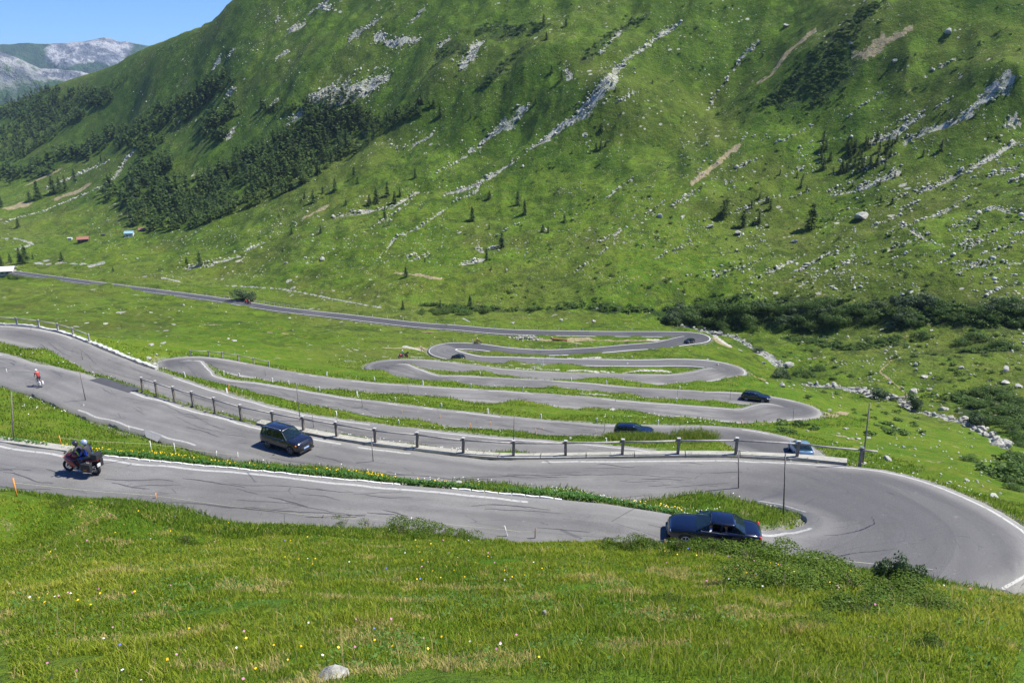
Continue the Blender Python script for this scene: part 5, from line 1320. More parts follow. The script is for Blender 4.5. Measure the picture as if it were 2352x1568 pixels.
ia = road_at_px(590, 24, 31, 1, .3)[1]; ib = road_at_px(1985, 16.8, 22, 1, .3)[1]
cw = sweep('retaining_wall', 0, 0, 1, .30, .78, -1.3, -.02, M_STONEW, 'pale concrete coping on a low wall under the wooden guard rail', 'wall', i0=ia, i1=ib)
sweep('coping', 0, 0, 1, .12, .80, -.02, .14, M_CONC, None, None, parent=cw, gaps=9, i0=ia, i1=ib)
lw = sweep('stone_wall', 0, 0, -1, .15, .6, -.9, .22, M_STONEW, 'low dry stone wall at the outer edge of the third stretch', 'wall', gaps=3, jit=.05, i0=road_at_px(212, 42, 49, -1, .3)[1], i1=road_at_px(358, 42, 49, -1, .3)[1])
sweep('stone_wall', 0, 0, -1, .10, .55, -.8, .12, M_STONEW, 'stone edging under the pale guard rail at the upper left', 'wall', gaps=4, jit=.04, i0=road_at_px(-30, 39, 45, -1, .3)[1], i1=road_at_px(222, 42, 49, -1, .3)[1])
sweep('kerb', 0, 0, -1, .0, .11, -.2, .06, M_WHITE, 'white painted kerb stones beside the nearest stretch', 'kerb', gaps=2, jit=.02, i0=road_at_px(232, .5, 8, -1, 0)[1], i1=road_at_px(930, .5, 8, -1, 0)[1])
sweep('kerb', 0, 0, -1, .05, .65, -.2, .07, M_CONC, 'broad concrete edging at the left end of the nearest stretch', 'kerb', i0=road_at_px(-60, 0, 8, -1, 0)[1], i1=road_at_px(150, .5, 8, -1, 0)[1])
sweep('kerb', 0, 0, -1, .02, .12, -.2, .05, M_WHITE, 'white kerb stones of the nearest stretch before the hairpin', 'kerb', gaps=2, jit=.02, i0=road_at_px(1040, .5, 10, -1, 0)[1], i1=road_at_px(1300, .5, 11, -1, 0)[1])
# ---- dark repair patch on the second stretch
def road_quad(name, pxs, mat, label, dz=.014):
    V = []
    for px, py in pxs:
        zz = -28
        for it in range(6):
            p = at_z(px, py, zz); d2 = (RP[:, 0]-p[0])**2+(RP[:, 1]-p[1])**2; i = int(d2.argmin()); lat = (p[0]-RP[i, 0])*RN[i, 0]+(p[1]-RP[i, 1])*RN[i, 1]; zz = road_pt(i, lat)[2]
        V.append((p[0], p[1], zz+dz))
    n = 14; G = []
    A, B, C_, D_ = [np.array(v) for v in V]
    for a in range(n+1):
        for b in range(5):
            q = (A*(1-a/n)+D_*(a/n))*(1-b/4)+(B*(1-a/n)+C_*(a/n))*(b/4)
            d2 = (RP[:, 0]-q[0])**2+(RP[:, 1]-q[1])**2; i = int(d2.argmin()); lon = (q[0]-RP[i, 0])*RT[i, 0]+(q[1]-RP[i, 1])*RT[i, 1]; lat = (q[0]-RP[i, 0])*RN[i, 0]+(q[1]-RP[i, 1])*RN[i, 1]
            G.append((q[0], q[1], road_pt(max(0, min(len(RP)-2, i+lon/.7)), lat)[2]+dz))
    F = [(a*5+b, a*5+b+1, (a+1)*5+b+1, (a+1)*5+b) for a in range(n) for b in range(4)]
    me = new_mesh(name, G, F, True)
    if me.polygons[0].normal.z < 0: me.flip_normals()
    tag(link(name, me, mat), label, None, None, 'structure')
road_quad('asphalt_patch', [(205,873),(234,866),(325,893),(295,902)], flat('fresh asphalt', (.065, .066, .072), .8, scale=.8), 'fresh dark asphalt repair on the second stretch')
road_quad('asphalt_patch', [(330,985),(372,1000),(362,1015),(335,1003)], flat('grey asphalt', (.20, .20, .205), .85), 'grey asphalt repair breaking the edge line', .012)
# ---- marker stones, snow poles, stakes
def ground_or_road(px, py):
    p = hit(px, py, 15); r_ = ray(px, py)
    return p
def stone_mesh():
    mb = MB(); mb.box((0, 0, .28), (.26, .20, .72), None, .62); mb.build('x', M_WHITE); o = bpy.data.objects[-1] if False else None
def proto_mesh(mb, name, bevel=0, mat=None):
    o = mb.build(name, mat, None, bevel=bevel); me = o.data; bpy.data.objects.remove(o); return me
ME_MARK = proto_mesh(MB().box((0, 0, .26), (.24, .18, .72), None, .66), 'marker_stone', .03, flat('whitewashed stone', (.66, .66, .62), .85, var=.2, scale=5))
MARK = [(424,865.6,'near the wall corner'),(521,900.6,'at the tip of the left bank'),(514,861,'left end of the narrow bank by the fourth stretch'),(550,866,'second on the narrow bank by the fourth stretch'),
 (625.5,878,'third on the narrow bank by the fourth stretch'),(664,883.6,'fourth on the narrow bank by the fourth stretch'),(733,897.6,'left of the tall pole on the fourth stretch bank'),(821,909,'left of centre on the fourth stretch bank'),
 (909,923,'beside the fourth stretch near the picture middle'),(1013,936.8,'in front of the flat stones of the middle bank'),(1121,948,'by the white flowers of the middle bank'),(916,975,'alone on the grass between third and fourth stretch'),
 (773,956,'leaning, on the yellow flowered bank'),(750.5,862.6,'over the fifth stretch at left'),(860,875,'half sunk over the fifth stretch'),(971,883.6,'below the big left hand bend'),(1082,890,'below the gravel of the sixth stretch'),
 (1102.5,860,'on the tongue of grass in the left bend'),(1242,960.6,'left of three large ones on the lower middle bank'),(1372,970.6,'middle of three large ones on the lower middle bank'),(1510.5,975.6,'right of three large ones on the lower middle bank'),
 (1392,1017.6,'in the grass in front of the dark estate car'),(1201,897.6,'beside two pale stones'),(1312,874,'small one on the seventh bank'),(1393,880.6,'second small one on the seventh bank'),(1473,886,'third small one on the seventh bank'),
 (1560.5,894,'by the pole before the black estate car'),(1553,922.6,'on the long grass tongue'),(1227,847.6,'by the gravel above the sixth stretch')]
for i, (px, py, w_) in enumerate(MARK):
    p = hit(px, py, 25)
    o = link('marker_stone', ME_MARK); o.location = p; s = 1.0 if p.length < 105 else 1.15; o.scale = (s, s, s); o.rotation_euler = (random.Random(i).uniform(-.1, .1), random.Random(i+9).uniform(-.14, .14), i)
    tag(o, 'whitewashed marker stone '+w_, 'marker stone')
ME_MARK2 = proto_mesh(MB().box((0, 0, .38), (.14, .14, .9), None, .8), 'marker_post', .02, M_WHITE)
for i, (c0, c1, side, pxs, lab, grp) in enumerate([(137, 149.5, 1, [822,855.5,890,926,963,1002,1043.5,1088,1135,1184,1234,1284,1338.5,1396,1451.5,1504,1546,1583.5,1603.5], 'small white marker post along the far edge of the new road', 'marker posts along the new road'),
       (127, 135, -1, [1041,1085.5,1125,1169,1206.5,1245,1286,1323,1378], 'small white marker post above the second new stretch', 'marker posts above the second new stretch')]):
    for px in pxs:
        b = road_at_px(px, c0, c1, side, .9); o = link('marker_post', ME_MARK2); q = b[2]; o.location = (q[0], q[1], ground(q[0], q[1])); o.scale = (1.2, 1.2, 1.15); tag(o, lab, 'marker post', grp)
def pole(bx, by, tx, ty, r, mat, name, label, cat, lo=20):
    p = hit(bx, by, lo) if not isinstance(bx, Vector) else bx; dd = math.hypot(p.x, p.y)
    t = Vector(at_d(tx, ty, dd*(1-.0))); v = t-p
    mb = MB().tube([(0, 0, -.3), v*.5, v], r, 7, r*.75); o = mb.build(name, mat, None, True); o.location = p; return tag(o, label, cat)
POLES = [(198,925.6,183,853,'leaning snow pole beside the dark asphalt patch'),(30.5,1018,26,900,'tall snow pole at far left by the nearest stretch'),(191,831,185.5,802,'thin snow pole on the third stretch at left'),
 (690,972,680.5,879,'tall snow pole behind the car on the third stretch'),(721,988,717,949,'shorter snow pole right of the tall one on the third stretch'),(858,1068,853,1008,'snow pole with pale top in the near verge'),
 (833,939,829,900.6,'thin snow pole in the bank left of centre'),(938,905.6,936,869,'snow pole by the widening left of centre'),(892,858,890.5,837,'small snow pole in the big left bend'),(610,866,608,844,'thin snow pole under the small pale guard rail'),
 (1179,1018,1181.5,952,'snow pole behind the middle fence post'),(1413,925.6,1413.5,908.6,'small snow pole by the gravel lay-by'),(1556.5,912,1556.5,894,'small snow pole beside the sixth stretch'),
 (1677,922,1678,893,'snow pole left of the black estate car'),(1388,996,1388.5,968,'snow pole left of the dark blue estate'),(1697,1138,1696,1033,'left one of the two tall snow poles at the hairpin'),
 (1800,1182,1804,1041,'right one of the two tall snow poles at the hairpin'),(1821.5,968,1823,933,'thin snow pole in the fourth bend')]
for i, (bx, by, tx, ty, lab) in enumerate(POLES): pole(bx, by, tx, ty, .045 if i in (15, 16, 3, 0, 1, 10) else .035, M_WOOD, 'snow_pole', lab, 'snow pole')
# pole strapped to the last post of the guard rail
q = FQ[-1]; t = Vector(at_d(1998, 925, math.hypot(q.x, q.y)))-q
o = MB().tube([(0.14, 0, 0), t], .05, 7, .04).build('snow_pole', M_WOOD, None, True); o.location = q; tag(o, 'leaning snow pole strapped to the last post of the guard rail', 'snow pole')
STAKES = [(524,899,526,882,'short wooden stake on the left bank tip'),(759,952,756,936,'orange stake on the yellow flowered bank'),(923,953,923,941,'short orange stake left of the middle'),(1011,964,1011,953,'short orange stake in the middle'),
 (1082,989,1080.5,971,'leaning orange stake above the guard rail'),(1126,979,1126,967,'thin orange stake behind the leaning one'),(1231,1003,1230,983,'brown stake right of the middle snow pole'),(1248,993,1247,981,'thin orange stake behind the brown one'),
 (1368,1000.6,1368,985.6,'orange stake left of the dark blue estate'),(1704,975,1703,963,'thick ochre stub at the end of the middle bank'),(1532,1243,1532.5,1231,'short brown stake in front of the saloon bumper')]
for i, (bx, by, tx, ty, lab) in enumerate(STAKES): pole(bx, by, tx, ty, .04 if i != 9 else .09, M_ORANGE, 'stake', lab, 'stake', 15)
def efence(label, posts, wires, loc_lo=8):
    root = None; tops = []
    for (bx, by, tx, ty, mat, nm) in posts:
        p = hit(bx, by, loc_lo)
        if p is None or p.length > 75: p = Vector(at_d(bx, by, 28)); p.z = ground(p.x, p.y)
        t = Vector(at_d(tx, ty, math.hypot(p.x, p.y)))
        if root is None: root = empty('electric_fence', p, 0, label, 'fence'); L0 = p.copy()
        MB().tube([p-L0-Vector((0, 0, .2)), t-L0], .028 if mat is not M_WHITE else .022, 6).build(nm, mat, root, True); tops.append((p-L0)*.25+(t-L0)*.75)
    for k, (a, b) in enumerate(zip(tops[:-1], tops[1:])):
        m = (a+b)/2-Vector((0, 0, .05)); MB().tube([a, m, b], .006, 4, caps=False).build('wire', wires, root)
M_TAPE = flat('fence tape', (.60, .60, .38), .6); M_BROWN = flat('brown stake', (.24, .13, .08), .8)
efence('thin electric fence with mixed stakes along the lip of the near meadow', [(39,1140,29.5,1098,M_ORANGE,'stake'),(357,1155,357.5,1131.6,M_ORANGE,'stake'),(742,1200,743,1182,M_BROWN,'stake'),(942.5,1206,945,1187,M_WHITE,'stake'),(1171,1242,1159,1207,M_WHITE,'stake'),(1228,1247,1230,1211.6,M_BROWN,'stake'),(1525,1250,1527,1238,M_BROWN,'stake'),(2149,1325,2151.5,1302,M_WOOD,'stake'),(2330,1362,2331,1345,M_BROWN,'stake')], M_TAPE)
efence('electric fence with white rods on the bank above the nearest stretch', [(142,1024,135.5,999.6,M_ORANGE,'stake'),(349,1041,344,1012,M_WHITE,'rod'),(404,1044.6,399,1016.6,M_WHITE,'rod'),(496,1053,497.5,1034.6,M_WHITE,'rod'),(546,1057,546,1038,M_WHITE,'rod')], M_TAPE, 30)
for bx, by, tx, ty, lab in [(98,896,97.5,875.6,'white rod in front of the cyclist'),(17.5,862,14,846,'white rod at far left edge'),(297,995,295.5,977,'white rod beside the interrupted edge line'),(192.5,939,192.5,928,'short white rod under the leaning snow pole')]:
    pole(bx, by, tx, ty, .025, M_WHITE, 'rod', lab, 'fence rod', 30)
# ---- huts
def hut(px, py, wpx, depth, hw, roofc, wallc, label, rz, roof_h=.35, chimney=False):
    p = hit(px, py, 200); s = m_per_px(p); w = wpx*s; root = empty('mountain_hut' if wpx > 8 else 'shed', p, rz, label, 'hut'); d = w*depth; h = w*hw
    MB().box((0, 0, h/2-.4), (w, d, h+.8)).build('wall', flat('hut wall %s' % (wallc,), wallc, .9, scale=1.5), root)
    r_ = MB(); ov = .08*w
    r_.loft([[(-w/2-ov, -d/2-ov, h-.02), (-w/2-ov, 0, h+roof_h*w), (-w/2-ov, d/2+ov, h-.02), (-w/2-ov, d/2+ov, h+.16), (-w/2-ov, 0, h+roof_h*w+.2), (-w/2-ov, -d/2-ov, h+.16)],
             [(w/2+ov, -d/2-ov, h-.02), (w/2+ov, 0, h+roof_h*w), (w/2+ov, d/2+ov, h-.02), (w/2+ov, d/2+ov, h+.16), (w/2+ov, 0, h+roof_h*w+.2), (w/2+ov, -d/2-ov, h+.16)]])
    r_.build('roof', flat('hut roof %s' % (roofc,), roofc, .7, scale=1.5), root)
    MB().loft([[(-w/2+.01, -d/2, h-.05), (-w/2+.01, 0, h+roof_h*w-.05), (-w/2+.01, d/2, h-.05)], [(w/2-.01, -d/2, h-.05), (w/2-.01, 0, h+roof_h*w-.05), (w/2-.01, d/2, h-.05)]]).build('gable', flat('hut wall %s' % (wallc,), wallc, .9), root)
    MB().box((-w*.2, -d/2-.02, h*.38), (w*.14, .08, h*.72)).build('door', M_BROWN, root)
    for x in (.05, .28): MB().box((w*x, -d/2-.02, h*.55), (w*.12, .08, h*.28)).build('window', M_DARKPL, root)
    return root
hut(192,556,22,.7,.35,(.30,.13,.10),(.10,.07,.06),'brown hut with a reddish roof beyond the stream',.35,.22)
hut(298,542,18,.7,.40,(.25,.42,.66),(.60,.62,.60),'pale hut with a blue roof under the wood',.15,.22)
hut(327,532,13,.7,.36,(.28,.12,.11),(.14,.09,.08),'small dark hut with a red brown roof at the wood edge',.2,.25)
hut(238,541,8,.7,.35,(.10,.09,.09),(.12,.10,.10),'tiny dark shed between the brown and the blue roofed hut',.1,.2)
hut(161,550,9,.6,.42,(.75,.75,.74),(.78,.78,.76),'small white trailer hut left of the brown hut',.1,.06)
hut(8,629,46,.55,.20,(.80,.81,.82),(.42,.40,.38),'barn with a long white roof cut by the left edge',.2,.16)
p = hit(254,543,200); o = MB().tube([(0, 0, -.3), (0, 0, 4.2)], .14, 6).box((0, 0, 4.0), (.9, .5, .7)).build('lift_mast', M_CAP); o.location = p; tag(o, 'slender pale mast between the small huts', 'mast')
# rusty beam, planks, sign posts and gate among the lower bends
p = hit(1285,782,150); o = MB().box((0, 0, .25), (5.0, .5, .5)).box((0, .6, .2), (4.6, .3, .4)).build('steel_beam', flat('rust', (.26, .09, .05), .9), bevel=.02); o.location = p; o.rotation_euler = (0, 0, R(-14)); tag(o, 'rusty red beams lying on the gravel inside the lowest bend', 'beam')
p = hit(982,764,150); o = MB().box((0, 0, .15), (7.0, .35, .25)).box((.5, .5, .12), (6.0, .3, .2)).build('wooden_planks', flat('old planks', (.30, .20, .13), .9), bevel=.01); o.location = p; o.rotation_euler = (0, 0, R(-6)); tag(o, 'weathered planks lying in the meadow below the new road', 'planks')
p = hit(1241,843,100); o = MB().tube([(-.6, 0, 0), (-.6, 0, 2.2)], .07, 6).tube([(.6, 0, 0), (.6, 0, 2.2)], .07, 6).box((0, 0, 1.9), (1.3, .05, .18)).build('sign_frame', M_WHITE); o.location = p; tag(o, 'two white sign posts between the sixth and seventh stretch', 'sign posts')
p = hit(1020,757,150); o = MB().tube([(-1.1, 0, 0), (-1.1, 0, 2.0)], .07, 6).tube([(1.1, 0, 0), (1.1, 0, 2.0)], .07, 6).box((0, 0, 1.9), (2.2, .06, .14)).box((0, 0, .9), (2.2, .06, .10)).build('gate', M_STEEL); o.location = p; tag(o, 'small grey gate frame under the new road', 'gate')
p = hit(2075,921,100); o = MB().tube([(-3.4, .4, .9), (0, 0, 1.1), (3.6, -.3, .95)], .28, 8, .2).build('log', flat('bleached log', (.34, .31, .28), .9), None, True); o.location = p; o.rotation_euler = (0, 0, .15); tag(o, 'bleached log laid across the torrent', 'log')
# cut stone slabs by the wall corner
for i, (px, py, w_, lab) in enumerate([(343,826,1.6,'upright pale slab at the wall corner'),(357,838,1.3,'broken block at the end of the low stone wall')]):
    p = hit(px, py, 60); put_rock(p, w_, w_*.6, lab, None, i+40)
# ---------------------------------------------------------------- people
def person(name, J, parent_loc, rz, label, cols, scale=1.0, fingers=True, faceless=False, dz=0):
    """J: joints in the figure's own frame (x forward, y left). cols: skin, top, legs, shoes, gloves -> one continuous body mesh"""
    B = ['hip','waist','chest','neck','head','crown']
    V = []; E = []; Rr = []; zone = []
    idx = {}
    def v(k, p, r, z, par=None):
        idx[k] = len(V); V.append(Vector(p)); Rr.append(r); zone.append(z)
        if par is not None: E.append((idx[par], idx[k]))
    v('hip', J['hip'], (.15, .13), 'legs'); v('waist', J['waist'], (.14, .12), 'top', 'hip'); v('chest', J['chest'], (.165, .13), 'top', 'waist')
    nk = Vector(J['chest']).lerp(Vector(J['head']), .42); v('neck', nk, (.065, .065), cols.get('neckz', 'skin'), 'chest'); v('head', Vector(J['head']), (.092, .10), 'skin', 'neck')
    hd = (Vector(J['head'])-nk).normalized(); v('crown', Vector(J['head'])+hd*.10, (.075, .085), 'skin', 'head')
    for s, y in (('l', 1), ('r', -1)):
        sh = J.get('sh'+s) or (Vector(J['chest'])+Vector((0, y*.19, .07)))
        v('sh'+s, sh, (.068, .068), 'top', 'chest'); v('el'+s, J['el'+s], (.048, .048), 'arm', 'sh'+s); v('wr'+s, J['wr'+s], (.031, .031), 'arm', 'el'+s)
        d = (Vector(J['wr'+s])-Vector(J['el'+s])).normalized(); palm = Vector(J['wr'+s])+d*.07; v('pa'+s, palm, (.036, .020), 'glove', 'wr'+s)
        if fingers:
            sd = d.cross(Vector((0, 0, 1))).normalized() if abs(d.z) < .95 else Vector((0, 1, 0)); dn = Vector((0, 0, -1))
            for f, (o, L) in enumerate(((-.030, .062), (-.010, .074), (.010, .070), (.028, .056))):
                v('f%s%d' % (s, f), palm+d*(L*.55)+sd*o, (.009, .009), 'glove', 'pa'+s); v('g%s%d' % (s, f), palm+d*(L*.75)+sd*o+dn*.028, (.008, .008), 'glove', 'f%s%d' % (s, f))
            v('t'+s, Vector(J['wr'+s])+d*.045+sd*(-.045 if s == 'l' else .045)+dn*.012, (.011, .011), 'glove', 'wr'+s)
        v('th'+s, Vector(J['hip'])+Vector((0, y*.10, -.03)), (.095, .095), 'legs', 'hip')
        v('kn'+s, J['kn'+s], (.062, .062), 'legs' if not cols.get('shorts') else 'shin', 'th'+s); v('an'+s, J['an'+s], (.042, .042), 'shin', 'kn'+s); v('to'+s, Vector(J['an'+s])+Vector((.17, 0, -.05)), (.038, .034), 'shoes', 'an'+s)
    me = bpy.data.meshes.new('body'); me.from_pydata([x*scale for x in V], E, []); o = bpy.data.objects.new(name, me); COL.objects.link(o)
    sk = o.modifiers.new('skin', 'SKIN'); ss = o.modifiers.new('sub', 'SUBSURF'); ss.levels = 1; ss.render_levels = 1
    for i, d in enumerate(me.skin_vertices[0].data): d.radius = (Rr[i][0]*scale, Rr[i][1]*scale); d.use_root = i == 0
    dg = bpy.context.evaluated_depsgraph_get(); nm = bpy.data.meshes.new_from_object(o.evaluated_get(dg)); o.modifiers.clear(); o.data = nm
    mats = {}; nm.materials.clear()
    for z, c in (('skin', cols['skin']), ('top', cols['top']), ('legs', cols['legs']), ('shin', cols.get('shin', cols['legs'])), ('shoes', cols['shoes']), ('glove', cols.get('glove', cols['skin'])), ('arm', cols.get('arm', cols['top']))):
        mats[z] = len(nm.materials); nm.materials.append(flat('cloth %s' % (c,), c, .75, scale=6))
    P = [x*scale for x in V]
    for f in nm.polygons:
        k = min(range(len(P)), key=lambda i: (P[i]-f.center).length_squared); f.material_index = mats[zone[k]]; f.use_smooth = True
    o.location = parent_loc; o.rotation_euler = (0, 0, rz); o.name = name; return tag(o, label, 'person'), idx, V
def helmet(o, c, r, mat, visor=True, parent_scale=1):
    h = MB().ball(c, r, 14, 10, (1.08, .92, 1.0)).build('helmet', mat, o, True)
    if visor: MB().ball((c[0]+r*.34, c[1], c[2]+r*.02), r*.82, 12, 8, (1, .86, .42)).build('visor', M_DARKPL, h, True)
    return h
def cap_helmet(o, c, r, mat):
    MB().ball((c[0]-.01, c[1], c[2]+r*.35), r, 12, 8, (1.25, .95, .75)).build('helmet', mat, o, True)
def face(o, c):      # eyes, nose and mouth of an open face
    MB().ball((c[0]+.088, c[1]+.032, c[2]+.005), .011, 6, 5).ball((c[0]+.088, c[1]-.032, c[2]+.005), .011, 6, 5).build('eyes', M_DARKPL, o)
    MB().ball((c[0]+.103, c[1], c[2]-.025), .016, 6, 5, (1, .8, 1.5)).build('nose', flat('skin', (.55, .30, .21), .6), o)
    MB().box((c[0]+.092, c[1], c[2]-.062), (.012, .045, .01)).build('mouth', flat('lips', (.40, .13, .11), .6), o)
# ---------------------------------------------------------------- motorcycles
def motorcycle(loc, rz, body, label, lean=0., panniers=True, s=1.0, simple=False):
    r = empty('motorcycle', loc, rz, label, 'motorcycle'); r.rotation_euler = (lean, 0, rz); r.scale = (s, s, s)
    M = paint('bike paint %s' % (body,), body, .3, .2)
    for nm, x in (('front_wheel', .76), ('rear_wheel', -.76)):
        w = MB().torus((x, 0, .31), (0, 1, 0), .245, .065, 26, 8).build(nm, M_BLACK, r, True)
        rim = MB().torus((x, 0, .31), (0, 1, 0), .185, .018, 22, 6)
        for k in range(6): a = k*1.047; rim.tube([(x, 0, .31), (x+math.cos(a)*.185, 0, .31+math.sin(a)*.185)], .014, 5)
        rim.disc((x, 0, .31), (0, 1, 0), .05, .12, 12).build('rim', M_STEEL, w, True)
        MB().disc((x, .06, .31), (0, 1, 0), .12, .006, 18).disc((x, -.06, .31), (0, 1, 0), .12, .006, 18).build('brake_disc', M_METAL, w)
    MB().tube([(.76, .09, .31), (.50, .09, .88)], .026, 7).tube([(.76, -.09, .31), (.50, -.09, .88)], .026, 7).build('fork', M_STEEL, r, True)
    rg_ = []
    for x, z, hz, hy in ((.90, .72, .05, .06), (.84, .74, .17, .17), (.66, .72, .27, .24), (.45, .60, .36, .26), (.22, .52, .32, .25), (.02, .50, .20, .22)):
        rg_.append([(x-abs(math.sin(a))*.02, math.cos(a)*hy, z+math.sin(a)*hz) for a in [q*6.28318/12 for q in range(12)]])
    MB().loft(rg_).build('fairing', M, r, True)
    MB().loft([[(x, math.cos(a)*hy, z+math.sin(a)*hz) for a in [q*6.28318/10 for q in range(10)]] for x, z, hz, hy in ((.42, .90, .10, .12), (.28, .95, .15, .17), (.08, .93, .15, .16), (-.12, .86, .09, .11))]).build('tank', M, r, True)
    MB().loft([[(x, math.cos(a)*hy, z+math.sin(a)*hz) for a in [q*6.28318/10 for q in range(10)]] for x, z, hz, hy in ((-.08, .82, .07, .11), (-.30, .80, .07, .17), (-.45, .86, .07, .17), (-.78, .90, .06, .14), (-.86, .90, .03, .10))]).build('seat', M_DARKPL, r, True)
    MB().loft([[(x, math.cos(a)*hy, z+math.sin(a)*hz) for a in [q*6.28318/10 for q in range(10)]] for x, z, hz, hy in ((-.20, .72, .09, .13), (-.60, .76, .10, .15), (-.98, .84, .07, .10))]).build('tail', M, r, True)
    MB().box((.12, 0, .36), (.46, .30, .34)).disc((.14, .17, .40), (0, 1, 0), .12, .10, 14).disc((.14, -.17, .40), (0, 1, 0), .12, .10, 14).build('engine', M_STEEL, r, bevel=.02)
    for y in (.17, -.17): MB().tube([(.2, y, .24), (-.25, y, .20), (-.80, y*1.15, .30)], .035, 8, .045).build('exhaust', M_METAL, r, True)
    sc = MB().loft([[(.70, y, .92-abs(y)*.2) for y in (-.17, -.08, 0, .08, .17)], [(.60, y, 1.08-abs(y)*.15) for y in (-.18, -.09, 0, .09, .18)], [(.50, y, 1.20-abs(y)*.3) for y in (-.13, -.07, 0, .07, .13)]], close=False); sc.build('windscreen', M_GLASS, r, True)
    MB().tube([(.38, .34, 1.02), (.46, .15, 1.04), (.46, -.15, 1.04), (.38, -.34, 1.02)], .016, 6).build('handlebar', M_DARKPL, r, True)
    for y in (.30, -.30): MB().tube([(.42, y, 1.03), (.50, y*1.15, 1.14)], .008, 5).ball((.51, y*1.2, 1.16), .06, 8, 6, (.4, 1.2, .8)).build('mirror', M_DARKPL, r, True)
    MB().ball((.88, 0, .74), .10, 12, 8, (.5, 1, .8)).build('headlight', M_LAMP, r, True)
    for y in (.16, -.16): MB().ball((.84, y, .84), .035, 8, 6).build('indicator', M_AMB, r, True)
    MB().box((-1.0, 0, .82), (.05, .16, .08)).build('tail_light', M_RED, r, bevel=.01)
    MB().box((-1.02, 0, .58), (.02, .20, .16)).build('number_plate', M_PLATE, r)
    if panniers:
        for y in (.36, -.36):
            p_ = MB().box((-.62, y, .54), (.54, .20, .38)).build('pannier', M_DARKPL, r, bevel=.05)
            MB().box((-.62, y*1.29, .46), (.20, .006, .03)).build('badge', M_AMB, p_)
        MB().box((-.96, 0, 1.04), (.34, .44, .28)).build('top_case', M_DARKPL, r, bevel=.06)
    return r
RIDE = dict(hip=(-.18, 0, .93), waist=(-.15, 0, 1.08), chest=(-.02, 0, 1.30), head=(.10, 0, 1.60), ell=(.16, .30, 1.12), elr=(.16, -.30, 1.12), wrl=(.36, .30, 1.06), wrr=(.36, -.30, 1.06), knl=(.22, .24, .78), knr=(.22, -.24, .78), anl=(-.08, .22, .40), anr=(-.08, -.22, .40))
PILL = dict(hip=(-.58, 0, 1.02), waist=(-.58, 0, 1.18), chest=(-.52, 0, 1.42), head=(-.44, 0, 1.72), ell=(-.38, .30, 1.18), elr=(-.38, -.30, 1.18), wrl=(-.20, .20, 1.06), wrr=(-.20, -.20, 1.06), knl=(-.14, .26, .92), knr=(-.14, -.26, .92), anl=(-.42, .26, .50), anr=(-.42, -.26, .50))
BLK = (.035, .035, .042); SKIN = (.55, .30, .21)
def on_road(px, py, z0, toward=None):
    zz = z0
    for it in range(8):
        p = at_z(px, py, zz); d2 = (RP[:, 0]-p[0])**2+(RP[:, 1]-p[1])**2
        i = int((d2+((RP[:, 2]-zz)*1.5)**2).argmin()); lat = (p[0]-RP[i, 0])*RN[i, 0]+(p[1]-RP[i, 1])*RN[i, 1]; zz = road_pt(i, max(-WL[i], min(WR[i], lat)))[2]
    return Vector((p[0], p[1], zz+.004)), i
def heading(i, sign=1): return math.atan2(RT[i, 1]*sign, RT[i, 0]*sign)
# tourer with two riders
p, i = on_road(190, 1086, -22); hz = heading(i, -1)
motorcycle(p, hz, (.32, .012, .010), 'dark red touring motorcycle with black cases carrying two riders', lean=R(3), s=1.13)
a, idx, V = person('person', RIDE, p, hz, 'rider in dark jacket with yellow green panel steering the red tourer', dict(skin=SKIN, top=(.045, .040, .060), arm=(.045, .040, .075), legs=BLK, shoes=BLK, glove=BLK, neckz='top')); a.scale = (1.13,)*3
helmet(a, RIDE['head'], .145, paint('dark helmet', (.05, .05, .065))); MB().loft([[(-.17, y, 1.02), (-.16, y, 1.17), (-.10, y, 1.32), (-.02, y, 1.30)] for y in (.155, .185)]).loft([[(-.17, y, 1.02), (-.16, y, 1.17), (-.10, y, 1.32), (-.02, y, 1.30)] for y in (-.155, -.185)]).build('vest_panel', flat('hi vis', (.45, .80, .03), .6), a)
a, idx, V = person('person', PILL, p, hz, 'pillion rider in black jacket with blue side panel on the red tourer', dict(skin=SKIN, top=(.040, .040, .050), arm=(.03, .07, .42), legs=(.07, .08, .10), shoes=BLK, glove=BLK, neckz='top')); a.scale = (1.13,)*3
helmet(a, PILL['head'], .150, paint('pale blue helmet', (.42, .50, .68))); MB().loft([[(-.66, y, 1.12), (-.62, y, 1.40), (-.50, y, 1.42), (-.50, y, 1.14)] for y in (.16, .185)]).loft([[(-.66, y, 1.12), (-.62, y, 1.40), (-.50, y, 1.42), (-.50, y, 1.14)] for y in (-.16, -.185)]).build('side_panel', flat('jacket blue', (.02, .08, .55), .6), a)
